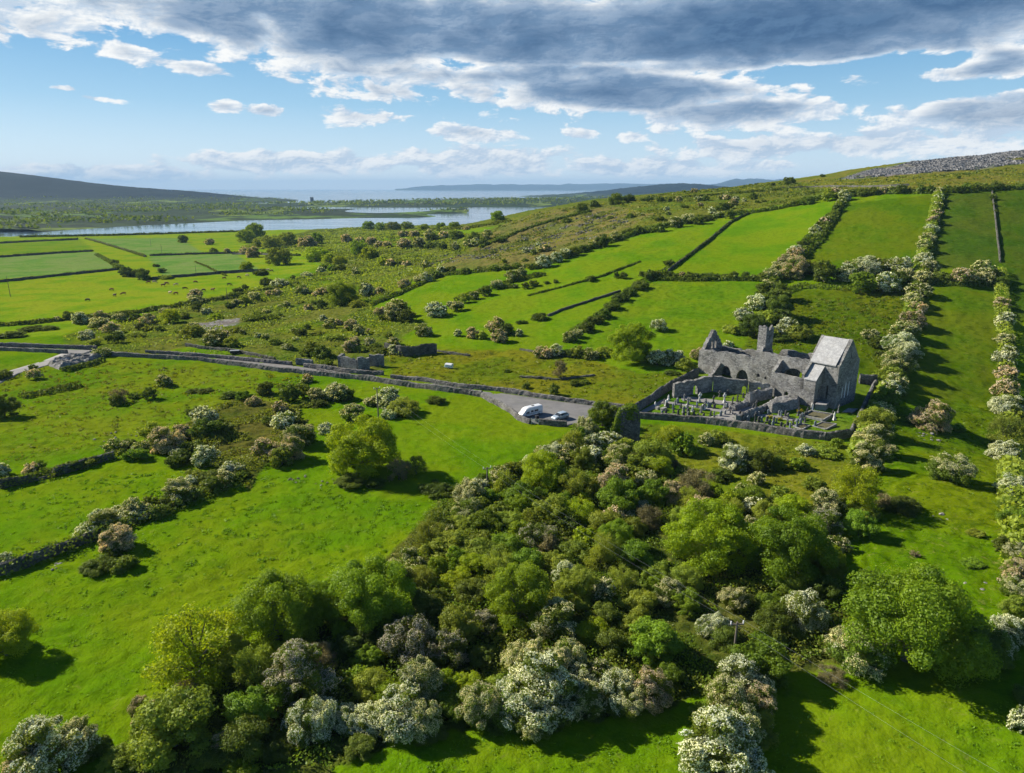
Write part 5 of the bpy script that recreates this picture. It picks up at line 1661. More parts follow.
# --- scrub above the road
crop(180, 230, 4.6545, [(310, 35, 84, 'T', .9), (365, 66, 56, 'U'), (352, 12, 92, 'T', .9), (430, 62, 92, 'U', .8), (500, 50, 92, 'U', .8), (460, 130, 112, 'U', .9), (590, 62, 82, 'P', .8), (640, 46, 62, 'T'), (635, 120, 120, 'V', .7, 'pale yellow green tree among the far scrub'), (695, 140, 62, 'V', .9), (745, 146, 66, 'V', .8), (840, 92, 92, 'T', .9), (880, 116, 82, 'V', .8), (940, 155, 46, 'Y'), (310, 176, 62, 'T', .9), (15, 46, 46, 'D'), (140, 58, 46, 'P', .8), (158, 98, 36, 'D'), (218, 101, 32, 'P'), (305, 100, 52, 'P'), (340, 110, 62, 'P'),
    (375, 200, 62, 'D', .8), (405, 244, 58, 'D', 1.2), (467, 250, 72, 'W', .9), (528, 224, 24, 'D', 1.1), (590, 210, 52, 'W', .8), (655, 193, 42, 'W'), (680, 170, 52, 'G'), (708, 182, 42, 'G'), (270, 281, 42, 'D'), (303, 271, 30, 'D', 1.1), (245, 305, 42, 'D'), (80, 304, 70, 'P', .8), (72, 330, 76, 'C', .7), (125, 379, 46, 'W'), (20, 400, 52, 'D'), (165, 404, 64, 'Y', .6), (80, 362, 52, 'D'), (235, 350, 42, 'D'), (270, 341, 52, 'C'), (345, 316, 62, 'C'), (300, 330, 62, 'O'), (415, 295, 36, 'P'), (450, 291, 46, 'P'),
    (570, 280, 72, 'C'), (640, 295, 42, 'P'), (678, 289, 62, 'P'), (600, 362, 42, 'P', 1.2), (660, 351, 52, 'D'), (625, 341, 32, 'D'), (755, 305, 145, 'T', .85, 'round green tree at the edge of the scrub'), (865, 285, 68, 'W', 1.1), (930, 286, 42, 'P', 1.1), (830, 346, 72, 'O', .8), (665, 413, 36, 'W', 1.1), (740, 431, 42, 'P'), (700, 440, 62, 'C'), (795, 446, 62, 'P'), (830, 470, 62, 'C'), (350, 406, 116, 'O', .6), (430, 406, 52, 'O'), (468, 396, 26, 'D', 1.1), (400, 386, 42, 'C'),
    (60, 476, 104, 'O', .8), (165, 512, 112, 'C', .85), (215, 486, 42, 'P'), (240, 525, 72, 'O', .8), (260, 466, 52, 'O'), (290, 476, 32, 'C'), (365, 493, 30, 'W'), (400, 500, 42, 'C'), (565, 480, 52, 'D'), (530, 470, 32, 'C'), (595, 453, 32, 'D'), (540, 511, 32, 'C'), (500, 545, 62, 'C', .8), (440, 521, 62, 'O', .7), (660, 575, 92, 'D', .9), (785, 545, 56, 'P'), (815, 521, 52, 'P'), (885, 530, 60, 'C'), (915, 545, 56, 'D'), (880, 470, 26, 'P'), (995, 520, 60, 'C'), (1000, 560, 52, 'P'), (970, 492, 42, 'D'), (1000, 390, 90, 'C'), (930, 382, 52, 'P'),
    (490, 350, 52, 'C', .7), (560, 336, 42, 'O', .7), (940, 411, 42, 'D'), (980, 156, 46, 'P'), (965, 71, 42, 'P'), (930, 71, 42, 'P'), (890, 56, 52, 'P'), (840, 50, 50, 'P'), (770, 46, 52, 'P'), (820, 196, 42, 'C'), (750, 182, 60, 'D', .7), (610, 540, 70, 'O', .7), (720, 500, 80, 'O', .6), (640, 480, 60, 'O', .6)])
crop(0, 260, 5.12, [(295, 305, 40, 'C'), (350, 290, 52, 'D'), (405, 305, 84, 'W', .9), (445, 300, 60, 'D'), (515, 285, 66, 'P', .8), (575, 285, 66, 'O', .7), (615, 300, 60, 'C'), (640, 275, 70, 'O', .7), (695, 295, 56, 'D'), (510, 330, 100, 'C', .8), (565, 350, 80, 'P', .8), (760, 310, 84, 'P', .8, 'brick pink hawthorn in the scrub'), (850, 270, 60, 'C'), (870, 295, 106, 'V', .75, 'round yellow green tree in the roadside scrub'), (450, 390, 76, 'W', .9), (595, 405, 86, 'D', .8), (610, 385, 50, 'W'), (480, 425, 70, 'O', .6), (700, 385, 90, 'O', .5), (940, 360, 80, 'O', .7), (990, 360, 84, 'C'), (820, 350, 50, 'D'), (760, 350, 50, 'O'),
    (530, 475, 82, 'C', .9), (10, 590, 90, 'D', .9), (170, 555, 40, 'D'), (180, 590, 70, 'P'), (180, 352, 130, 'D', .35), (60, 385, 130, 'D', .3), (250, 350, 80, 'D', .4), (255, 440, 26, 'D'), (720, 340, 60, 'D', .6), (650, 65, 70, 'D', .8), (690, 70, 70, 'D', .9), (735, 80, 66, 'D', 1.0), (610, 40, 56, 'D', .7), (590, 15, 46, 'D', .7), (830, 55, 40, 'D', .9), (850, 90, 60, 'O', .6), (800, 30, 30, 'D')])
crop(300, 340, 8.533, [(70, 330, 90, 'P'), (35, 360, 60, 'C'), (20, 420, 120, 'O'), (150, 470, 110, 'C'), (320, 460, 200, 'C', .95), (290, 420, 120, 'W'), (220, 200, 120, 'G', .9), (180, 105, 130, 'D', .9), (60, 110, 110, 'D', .9), (440, 60, 130, 'P'), (520, 80, 120, 'O', .8), (700, 90, 140, 'D', .7), (805, 90, 100, 'W'), (460, 620, 180, 'C', .8), (150, 540, 150, 'D', .5), (60, 540, 150, 'O', .5)])

for it in CAT:
    px, row, w, k = it[:4]
    hf = (it[4] if len(it) > 4 else 1.0) * (0.86 if KINDS[k][0] in ('tree', 'bare') else 0.76)
    if row > 630 and KINDS[k][0] == 'haw':
        hf *= 1.22
    look = it[5] if len(it) > 5 else None
    if row < 330 and px > 870:
        w *= 0.86
        k = 'C' if (k == 'W' and _vr.random() < 0.5) else k
    plant(px, row, w, k, hf, look, v=it[6] if len(it) > 6 else None)
print("catalogued plants", len(CAT))

# fill the wood: plants between the ones read off the photograph
_fill = world_poly([(385, 560), (440, 500), (560, 450), (660, 455), (700, 490), (830, 520), (845, 600), (800, 640), (720, 680), (640, 700), (520, 712), (400, 725), (340, 765), (150, 765), (160, 700), (230, 660), (330, 600)], 3)
lo, hi = _fill.min(0), _fill.max(0)
cnt = 0
for _ in range(6000):
    x, y = _vr.uniform(lo[0], hi[0]), _vr.uniform(lo[1], hi[1])
    if not in_poly(np.array([x]), np.array([y]), _fill)[0]:
        continue
    ww = _vr.uniform(2.2, 5.2)
    if any((x - a) ** 2 + (y - b) ** 2 < (0.36 * (c + ww)) ** 2 for a, b, c in PLACED):
        continue
    z = float(Z(x, y))
    q = project(x, y, z + ww * 0.4)
    k = _vr.choice('OOOGGGYYYRRTTCCCWPB')
    plant(q[0], q[1], ww * px_per_m(x, y, z), k, _vr.uniform(0.7, 1.0), base=(x, y, z))
    cnt += 1
    if cnt >= 62:
        break
print("filled", cnt)

# ------------------------------------------------------------------ continuous low hedgerows
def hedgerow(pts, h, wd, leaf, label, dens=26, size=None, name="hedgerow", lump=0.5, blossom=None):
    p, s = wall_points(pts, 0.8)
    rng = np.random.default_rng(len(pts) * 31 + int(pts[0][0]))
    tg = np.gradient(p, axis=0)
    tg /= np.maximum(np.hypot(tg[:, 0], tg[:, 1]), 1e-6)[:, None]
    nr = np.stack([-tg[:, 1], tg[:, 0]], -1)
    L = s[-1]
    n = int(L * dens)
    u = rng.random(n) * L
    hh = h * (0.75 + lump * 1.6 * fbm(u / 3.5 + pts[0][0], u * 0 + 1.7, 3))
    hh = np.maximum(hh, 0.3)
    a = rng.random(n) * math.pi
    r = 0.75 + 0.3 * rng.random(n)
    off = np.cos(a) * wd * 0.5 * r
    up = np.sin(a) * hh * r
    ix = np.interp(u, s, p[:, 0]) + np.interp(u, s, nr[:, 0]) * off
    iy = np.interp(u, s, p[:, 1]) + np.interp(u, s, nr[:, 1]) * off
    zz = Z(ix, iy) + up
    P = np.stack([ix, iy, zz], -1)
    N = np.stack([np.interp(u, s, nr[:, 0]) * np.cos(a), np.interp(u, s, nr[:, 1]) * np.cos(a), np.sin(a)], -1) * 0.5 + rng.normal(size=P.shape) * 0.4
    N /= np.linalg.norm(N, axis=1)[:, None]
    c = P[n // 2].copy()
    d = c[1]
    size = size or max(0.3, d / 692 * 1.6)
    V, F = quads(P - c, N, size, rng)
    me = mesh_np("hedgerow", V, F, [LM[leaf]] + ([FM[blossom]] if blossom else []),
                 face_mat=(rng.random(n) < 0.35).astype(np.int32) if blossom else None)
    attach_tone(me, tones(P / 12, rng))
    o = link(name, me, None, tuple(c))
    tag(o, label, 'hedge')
    return o


HEDGES = [
    ([(0, 488.5), (50, 476.5), (100, 462), (128, 455)], 2.1, 2.2, 'D', 'low ivy hedge on the wall at the left edge below the track', 40),
    ([(0, 575), (45, 559.5), (86, 543), (120, 530), (160, 515.5), (200, 499), (246, 480)], 2.4, 3.2, 'D', 'dark ivy hedge along the old field wall in the left foreground', 40),
    ([(20, 398), (50, 393), (80, 386)], 1.8, 3.5, 'D', 'broad dark bramble hedge below the gravel track', 60),
    ([(62, 372), (80, 368), (104, 361)], 1.6, 2.5, 'D', 'dark bramble strip along the grey stone bank', 45),
    ([(-60, 328), (20, 325), (60, 321), (130, 314), (200, 303), (250, 294), (300, 284)], 2.0, 4.0, 'D', 'dark hedge along the lower edge of the cattle field', 22),
    ([(528, 296), (560, 288), (600, 277), (640, 262)], 0.7, 1.0, 'D', 'thin dark hedge crossing the bright slope', 22),
    ([(455, 302), (480, 292), (510, 283), (545, 275)], 2.2, 3.0, 'D', 'dark base of the long hedge above the middle field', 22),
    ([(370, 306), (400, 294), (440, 276), (480, 272), (530, 267)], 2.0, 3.0, 'D', 'dark hedge above the narrow field under the brown heath', 22),
    ([(535, 268), (560, 258), (600, 246), (640, 233), (680, 224), (730, 216), (748, 213)], 3.0, 4.0, 'D', 'long dark hedge above the two bright upper fields', 22),
    ([(655, 280), (690, 281), (730, 280), (768, 281)], 2.2, 2.6, 'D', 'straight dark hedge below the upper right bright field', 24),
    ([(570, 335), (590, 322), (612, 306), (632, 290), (650, 278), (668, 270)], 2.2, 2.4, 'D', 'dark hedge slanting up between the middle fields', 24),
    ([(672, 268), (690, 255), (710, 240), (730, 223), (748, 214)], 1.2, 1.3, 'D', 'ivy hedge on the dark wall between the bright upper fields', 20),
    ([(748, 214), (780, 209), (800, 204)], 2.2, 3.0, 'D', 'short dark hedge at the top of the bright field', 20),
    ([(793, 206), (830, 197), (880, 194), (940, 193), (990, 190), (1050, 189)], 2.6, 3.5, 'D', 'dark hedge along the top of the highest green fields', 20),
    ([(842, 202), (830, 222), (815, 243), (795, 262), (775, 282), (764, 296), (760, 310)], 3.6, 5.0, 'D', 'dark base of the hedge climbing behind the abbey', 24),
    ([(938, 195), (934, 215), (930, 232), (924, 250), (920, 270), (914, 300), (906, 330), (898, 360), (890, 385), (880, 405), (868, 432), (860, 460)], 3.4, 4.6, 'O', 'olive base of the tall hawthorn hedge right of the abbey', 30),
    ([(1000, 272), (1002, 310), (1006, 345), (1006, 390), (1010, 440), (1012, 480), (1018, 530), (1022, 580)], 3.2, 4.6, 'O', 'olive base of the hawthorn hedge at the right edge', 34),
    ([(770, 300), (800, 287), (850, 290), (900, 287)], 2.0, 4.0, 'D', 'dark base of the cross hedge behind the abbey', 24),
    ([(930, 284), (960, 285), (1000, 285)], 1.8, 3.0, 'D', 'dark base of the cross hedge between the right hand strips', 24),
    ([(195, 262), (205, 266), (215, 271), (226, 276)], 0.5, 1.0, 'D', 'fragment of low hedge in the cattle field', 10),
    ([(97, 255), (110, 262), (122, 270), (135, 276), (150, 280)], 2.4, 4.0, 'D', 'dark bushy hedge slanting between pale and bright fields', 16),
    ([(152, 279), (200, 275.5), (240, 272), (266, 271)], 1.6, 2.5, 'D', 'low dark hedge below the nearest pale field', 14),
    ([(-60, 284), (0, 282), (60, 275.5), (118, 269.5)], 1.6, 2.5, 'D', 'low dark hedge below the left pale field', 14),
    ([(-60, 258), (0, 257.3), (50, 253.7), (93, 251.3)], 1.8, 2.5, 'D', 'low dark hedge above the left pale field', 12),
    ([(0, 243.4), (40, 241.3), (78, 239.6)], 2.0, 3.0, 'D', 'farthest low hedge across the left fields', 12),
    ([(86, 238.8), (105, 244.3), (125, 250.3), (145, 256.8)], 1.6, 2.5, 'D', 'dark hedge slanting down between the pale fields', 12),
    ([(150, 255.8), (190, 254.4), (235, 253.2), (300, 256)], 1.8, 2.5, 'D', 'dark hedge between the two right hand pale fields', 12),
    ([(20, 237.4), (60, 236.6), (100, 236), (150, 234.6), (200, 233), (250, 231.5)], 2.6, 6.0, 'D', 'ragged dark hedge along the near shore of the inlet', 14),
    ([(390, 236), (430, 231), (470, 228), (510, 222)], 2.0, 5.0, 'D', 'dark hedge at the shore foot of the brown heath', 12),
    ([(480, 248), (505, 238), (530, 228), (560, 219), (590, 212)], 2.0, 3.0, 'D', 'dark thread of hedge over the brown heath', 14),
    ([(640, 201), (680, 198), (730, 194), (780, 190)], 1.5, 3.0, 'D', 'far dark hedge under the skyline of the ridge', 10),
]
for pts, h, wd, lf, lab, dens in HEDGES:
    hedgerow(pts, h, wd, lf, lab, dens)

# ------------------------------------------------------------------ undergrowth nobody could count
def ground_cover(name, label, polys, leaf, n, size, h, seed, clump=6.0, thr=0.0, scale_d=True):
    rng = np.random.default_rng(seed)
    PX, NX, SZ = [], [], []
    wps = [world_poly(p, 3) for p in polys]
    areas = [0.5 * abs(np.dot(w[:, 0], np.roll(w[:, 1], 1)) - np.dot(w[:, 1], np.roll(w[:, 0], 1))) for w in wps]
    for wp, ar in zip(wps, areas):
        m = int(n * ar / sum(areas) * 2.4)
        lo, hi = wp.min(0), wp.max(0)
        x = rng.uniform(lo[0], hi[0], m * 2)
        y = rng.uniform(lo[1], hi[1], m * 2)
        hn = fbm(x / clump + seed, y / clump, 3)
        k = in_poly(x, y, wp) & (hn > thr)
        x, y, hn = x[k], y[k], hn[k]
        hh = h * np.clip((hn - thr) * 5.0, 0.1, 1.2) * (0.5 + 0.5 * rng.random(len(x)))
        z = Z(x, y) + hh
        PX.append(np.stack([x, y, z], -1))
        SZ.append(np.maximum(size, y / 692 * 1.5) if scale_d else np.full(len(x), size))
    P = np.concatenate(PX)
    S = np.concatenate(SZ)
    N = rng.normal(size=P.shape) * 0.6
    N[:, 2] += 0.5
    N /= np.linalg.norm(N, axis=1)[:, None]
    c = P.mean(0)
    V, F = quads(P - c, N, S, rng)
    me = mesh_np(name, V, F, [LM[leaf]])
    attach_tone(me, tones(P / 9, rng))
    o = link(name, me, None, tuple(c))
    tag(o, label, 'undergrowth', kind='stuff')
    return o


SCRUB = [(92, 352), (60, 337), (130, 318), (200, 302), (260, 287), (330, 270), (300, 252), (240, 248), (330, 230), (440, 224), (480, 240), (440, 268), (395, 290), (372, 306), (425, 324), (400, 338), (425, 346), (380, 368), (300, 364), (200, 355)]
WOOD = [(385, 560), (440, 500), (560, 445), (660, 450), (700, 490), (830, 515), (850, 600), (840, 650), (720, 690), (640, 708), (500, 718), (400, 728), (330, 773), (130, 773), (220, 685), (280, 625), (340, 590)]
PATCH = [(200, 465), (185, 425), (240, 398), (300, 408), (300, 440), (262, 470), (250, 488)]
ground_cover("wood_undergrowth", 'tangled green undergrowth between the bushes of the wood', [WOOD], 'G', 26000, 0.20, 1.0, 3, thr=-0.10)
ground_cover("bramble_undergrowth", 'olive brambles and nettles under the bushes', [WOOD, PATCH], 'O', 26000, 0.20, 1.2, 4, thr=-0.06)
ground_cover("scrub_cover", 'olive heathy scrub between the bushes above the road', [SCRUB], 'O', 60000, 0.30, 1.3, 5, clump=9.0, thr=-0.02)
ground_cover("dark_scrub_cover", 'dark low bramble patches above the road', [SCRUB], 'D', 34000, 0.30, 1.5, 6, clump=12.0, thr=0.07)
HEATH = [(470, 254), (500, 226), (540, 212), (600, 203), (700, 190), (790, 182), (835, 195), (740, 213), (650, 230), (540, 266), (500, 266)]
ground_cover("heath_cover", 'dark heather clumps over the brown heath', [HEATH], 'D', 9000, 0.4, 1.2, 8, clump=11.0, thr=0.10)
ROUGH1 = [(640, 424), (850, 446), (862, 482), (800, 515), (690, 480), (640, 445)]
ROUGH2 = [(395, 376), (385, 350), (560, 354), (640, 374), (686, 373), (630, 404), (520, 390)]
ROUGH3 = [(0, 372), (130, 362), (300, 376), (300, 398), (140, 438), (0, 465)]
ROUGH4 = [(740, 352), (775, 312), (800, 300), (905, 295), (900, 340), (880, 372), (860, 350)]
ROUGH5 = [(868, 470), (890, 410), (1005, 405), (1010, 600), (950, 640), (870, 560)]
ground_cover("rush_tufts", 'olive tufts of rushes in the rough pasture', [ROUGH1, ROUGH2, ROUGH3, ROUGH4], 'S', 24000, 0.20, 0.35, 9, clump=1.3, thr=0.13)
ground_cover("weed_tufts", 'dark weedy tufts on the right hand strip of pasture', [ROUGH5, ROUGH4], 'A', 14000, 0.16, 0.30, 10, clump=1.2, thr=0.13)
GRASS = [(-60, 773), (-60, 480), (250, 470), (440, 500), (340, 600), (220, 690), (120, 773)]
GRASS2 = [(770, 773), (790, 700), (1020, 700), (1020, 773)]
GRASS3 = [(370, 773), (420, 735), (690, 735), (680, 773)]
ground_cover("pasture_tufts", 'longer grass tufts in the near pasture', [GRASS, GRASS2, GRASS3], 'A', 30000, 0.12, 0.18, 12, clump=0.9, thr=0.12)

ground_cover("limestone_pavement", 'bare grey limestone blocks strewn over the top of the hill', [[(838, 179.5), (868, 171), (905, 163.5), (1000, 153), (1024, 151), (1110, 148), (1110, 157), (1010, 164.5), (985, 169), (935, 172), (880, 176.5)]], 'G', 16000, 0.9, 0.6, 14, clump=14.0, thr=-0.12)
bpy.data.objects["limestone_pavement"].data.materials[0] = M_PAVE
bpy.data.objects["limestone_pavement"]['category'] = 'limestone'
ground_cover("limestone_pavement", 'grey limestone showing through the brown heath', [[(480, 250), (520, 232), (600, 212), (640, 216), (600, 236), (540, 256)], [(400, 262), (470, 252), (500, 256), (430, 266)]], 'G', 3500, 0.5, 0.3, 15, clump=10.0, thr=0.06)
bpy.data.objects["limestone_pavement.001"].data.materials[0] = M_RUBBLE
bpy.data.objects["limestone_pavement.001"]['category'] = 'limestone'

ground_cover("hill_scrub", 'dark low scrub speckled over the hill below the limestone', [[(790, 183), (845, 178), (935, 174), (1010, 168), (1110, 162), (1110, 186), (1000, 189), (900, 191), (845, 196)]], 'D', 5000, 0.4, 0.7, 16, clump=8.0, thr=0.12)
ground_cover("hill_grass_tufts", 'pale grass tufts on the hill below the limestone', [[(790, 183), (845, 178), (935, 174), (1010, 168), (1110, 162), (1110, 186), (1000, 189), (900, 191), (845, 196)], HEATH], 'S', 9000, 0.4, 0.5, 17, clump=5.0, thr=0.08)


def far_cover(name, label, src, n, size, h, seed, leaf='D', zlo=-17.0, zhi=10.0, clump=90.0, thr=0.03):
    """clumps of trees and hedges scattered on a far shore, following its surface"""
    o_ = bpy.data.objects[src]
    me_ = o_.data
    co = np.empty(len(me_.vertices) * 3, np.float32)
    me_.vertices.foreach_get('co', co)
    co = co.reshape(-1, 3)
    ok = (co[:, 2] > zlo) & (co[:, 2] < zhi)
    co = co[ok]
    rng = np.random.default_rng(seed)
    k = rng.choice(len(co), n * 4)
    P = co[k] + rng.normal(size=(n * 4, 3)) * np.array([9, 14, 0])
    keep = fbm(P[:, 0] / clump + seed, P[:, 1] / (clump * 0.5), 3) > thr
    P = P[keep][:n]
    P[:, 2] += h * rng.random(len(P))
    N = rng.normal(size=P.shape)
    N /= np.linalg.norm(N, axis=1)[:, None]
    c = P.mean(0)
    V, F = quads(P - c, N, size, rng)
    m2 = mesh_np(name, V, F, [LM[leaf]])
    attach_tone(m2, rng.random(len(P)))
    r = link(name, m2, None, tuple(c))
    tag(r, label, 'woodland', kind='stuff')


far_cover("far_woodland", 'dark hedges and copses over the far shore', "far_shore", 6000, 5.0, 6.0, 21, thr=0.07)
far_cover("far_woodland", 'dark trees along the low shore', "low_shore", 3000, 8.0, 8.0, 22)

# ------------------------------------------------------------------ vehicles in the car park
M_WHITE = plain_mat("white_gelcoat", (0.74, 0.75, 0.76), 0.3, var=0.08, coat=0.4)
M_SILVER = plain_mat("pale_blue_paint", (0.46, 0.55, 0.62), 0.3, metal=0.35, var=0.06, coat=0.6)
M_GLASS = plain_mat("dark_glass", (0.03, 0.04, 0.05), 0.06, spec=0.6, var=0.1)
M_TYRE = plain_mat("tyre", (0.02, 0.02, 0.02), 0.8)
M_RIM = plain_mat("rim", (0.45, 0.45, 0.46), 0.35, metal=0.7)
M_TRIM = plain_mat("grey_trim", (0.10, 0.10, 0.11), 0.6)
M_LAMP = plain_mat("lamp_glass", (0.75, 0.75, 0.72), 0.1, spec=0.6, var=0.0)
M_RED = plain_mat("red_lamp", (0.35, 0.02, 0.02), 0.2)
M_WOOD = plain_mat("weathered_pole", (0.16, 0.135, 0.11), 0.85, var=0.5)
M_METAL = plain_mat("galvanised", (0.45, 0.46, 0.47), 0.45, metal=0.6)
M_PORC = plain_mat("porcelain", (0.75, 0.76, 0.78), 0.25)


def body_from_sections(name, secs, mat, parent, smooth=True):
    """secs: list of (x, [(y, z), ...]) half outlines bottom to top; mirrored across y"""
    mb = MB()
    K = len(secs[0][1]) * 2
    for x, half in secs:
        ring = [(x, -y, z) for y, z in half] + [(x, y, z) for y, z in half[::-1]]
        mb.v += ring
    for i in range(len(secs) - 1):
        for k in range(K):
            a, b = i * K + k, i * K + (k + 1) % K
            mb.f.append([a, b, b + K, a + K])
    mb.f.append(list(range(K))[::-1])
    mb.f.append([(len(secs) - 1) * K + k for k in range(K)])
    o = mb.build(name, mat, parent, smooth=False)
    bv = o.modifiers.new("bevel", 'BEVEL')
    bv.width = 0.06
    bv.segments = 2
    bv.limit_method = 'ANGLE'
    bv.angle_limit = math.radians(28)
    return o


def wheel(parent, x, y, r, w):
    mb = MB()
    mb.tube((0, -w / 2, 0), (0, w / 2, 0), r, r, 20)
    t_ = mb.build("wheel", M_TYRE, parent, loc=(x, y, r))
    mb = MB()
    s = -1 if y < 0 else 1
    mb.tube((0, s * (w / 2 - 0.02), 0), (0, s * (w / 2 + 0.015), 0), r * 0.62, r * 0.5, 16)
    mb.build("rim", M_RIM, t_)


def side_quad(name, pts, y, mat, parent):
    """flat glazing a few millimetres proud of both sides"""
    for s in (-1, 1):
        mb = MB()
        mb.prism(pts, lambda u, w_, d: (u, s * (y + d), w_), 0.0, 0.012)
        mb.build(name, mat, parent)


a, b = Vector(G(541.5, 413.0)), Vector(G(518.5, 418.8))
head = math.atan2(b.y - a.y, b.x - a.x)
mid = (a + b) / 2
van_scale = 0.92
van = empty("camper_van", (mid.x, mid.y, mid.z + 0.16), head)
tag(van, 'white high-roofed camper van parked nearest the roadside wall corner', 'camper van')
van.scale = (1.02, 0.92, 0.74)
hw = 1.02
body_from_sections("body", [
    (-2.95, [(0.90, 0.45), (0.96, 0.9), (0.96, 1.8), (0.86, 2.55), (0.6, 2.75)]),
    (-2.80, [(1.0, 0.35), (hw, 0.9), (hw, 1.8), (0.95, 2.65), (0.65, 2.86)]),
    (1.0, [(1.0, 0.35), (hw, 0.9), (hw, 1.8), (0.95, 2.70), (0.65, 2.92)]),
    (1.7, [(1.0, 0.35), (hw, 0.9), (hw, 1.75), (0.92, 2.45), (0.6, 2.62)]),
    (2.15, [(1.0, 0.35), (1.0, 0.9), (0.98, 1.35), (0.86, 1.75), (0.6, 1.82)]),
    (2.75, [(0.96, 0.35), (0.96, 0.75), (0.93, 1.1), (0.85, 1.22), (0.6, 1.27)]),
    (2.98, [(0.82, 0.38), (0.84, 0.6), (0.82, 0.82), (0.76, 0.92), (0.55, 0.95)])], M_WHITE, van)
side_quad("side_window", [(-1.6, 1.35), (-0.5, 1.35), (-0.5, 1.95), (-1.6, 1.95)], hw + 0.002, M_GLASS, van)
side_quad("side_window", [(-0.2, 1.35), (0.5, 1.35), (0.5, 1.95), (-0.2, 1.95)], hw + 0.002, M_GLASS, van)
side_quad("cab_window", [(0.95, 1.2), (1.95, 1.2), (1.75, 1.62), (1.45, 1.78), (0.95, 1.78)], hw + 0.002, M_GLASS, van)
mb = MB()
mb.poly([(2.17, -0.82, 1.78), (2.17, 0.82, 1.78), (1.74, 0.80, 2.42), (1.74, -0.80, 2.42)])
mb.poly([(2.19, -0.84, 1.78), (2.19, 0.84, 1.78), (1.76, 0.82, 2.44), (1.76, -0.82, 2.44)])
mb.build("windscreen", M_GLASS, van, fix=False)
side_quad("stripe", [(-2.6, 0.95), (1.9, 0.95), (1.9, 1.05), (-2.6, 1.05)], hw + 0.002, M_TRIM, van)
for x in (-1.7, 1.9):
    for y in (-0.92, 0.92):
        wheel(van, x, y, 0.34, 0.24)
for y in (-0.68, 0.68):
    mb = MB()
    mb.box((2.93, y, 0.66), (0.1, 0.26, 0.2))
    mb.build("headlight", M_LAMP, van)
    mb = MB()
    mb.box((-2.95, y * 1.2, 0.9), (0.06, 0.14, 0.4))
    mb.build("tail_light", M_RED, van)
mb = MB()
mb.box((-0.7, 0.0, 2.9), (0.7, 0.5, 0.12), taper=0.8)
mb.build("roof_hatch", M_TRIM, van)
mb = MB()
mb.box((2.93, 0, 0.32), (0.22, 1.75, 0.22))
mb.build("bumper", M_TRIM, van)

a, b = Vector(G(567.5, 417.6)), Vector(G(552.5, 421.2))
mid = (a + b) / 2
car = empty("parked_car", (mid.x, mid.y, mid.z + 0.16), math.atan2(b.y - a.y, b.x - a.x))
tag(car, 'pale silver blue hatchback parked beside the camper van', 'car')
cw = 0.87
body_from_sections("body", [
    (-2.0, [(0.72, 0.35), (0.80, 0.6), (0.80, 0.85), (0.74, 0.98), (0.5, 1.0)]),
    (-1.9, [(0.80, 0.25), (cw, 0.6), (cw, 0.9), (0.78, 1.05), (0.5, 1.08)]),
    (-1.0, [(0.82, 0.22), (cw, 0.6), (cw, 0.92), (0.80, 0.98), (0.5, 1.0)]),
    (0.7, [(0.82, 0.22), (cw, 0.6), (cw, 0.90), (0.80, 0.96), (0.5, 1.0)]),
    (1.3, [(0.82, 0.22), (cw, 0.55), (0.85, 0.80), (0.75, 0.90), (0.5, 0.93)]),
    (1.9, [(0.76, 0.25), (0.80, 0.45), (0.78, 0.65), (0.68, 0.74), (0.45, 0.76)]),
    (2.05, [(0.62, 0.28), (0.66, 0.45), (0.64, 0.55), (0.56, 0.62), (0.4, 0.63)])], M_SILVER, car)
body_from_sections("cabin_glass", [
    (-1.88, [(0.70, 0.95), (0.66, 1.05), (0.5, 1.07)]), (-1.45, [(0.78, 0.95), (0.66, 1.38), (0.5, 1.40)]),
    (0.1, [(0.80, 0.95), (0.67, 1.40), (0.5, 1.42)]), (1.0, [(0.76, 0.92), (0.70, 0.98), (0.5, 1.0)])], M_GLASS, car)
body_from_sections("roof", [(-1.62, [(0.60, 1.33), (0.60, 1.37), (0.4, 1.40)]), (-1.3, [(0.68, 1.37), (0.66, 1.45), (0.4, 1.48)]), (0.0, [(0.69, 1.38), (0.66, 1.46), (0.4, 1.49)]), (0.3, [(0.62, 1.30), (0.60, 1.36), (0.4, 1.38)])], M_SILVER, car)
for x in (-1.25, 1.3):
    for y in (-0.78, 0.78):
        wheel(car, x, y, 0.31, 0.2)
for y in (-0.55, 0.55):
    mb = MB()
    mb.box((1.93, y, 0.5), (0.14, 0.28, 0.14))
    mb.build("headlight", M_LAMP, car)
    mb = MB()
    mb.box((-1.97, y * 1.2, 0.72), (0.08, 0.16, 0.22))
    mb.build("tail_light", M_RED, car)
for y in (-0.93, 0.93):
    mb = MB()
    mb.box((0.55, y, 0.92), (0.16, 0.18, 0.13))
    mb.build("mirror", M_SILVER, car)

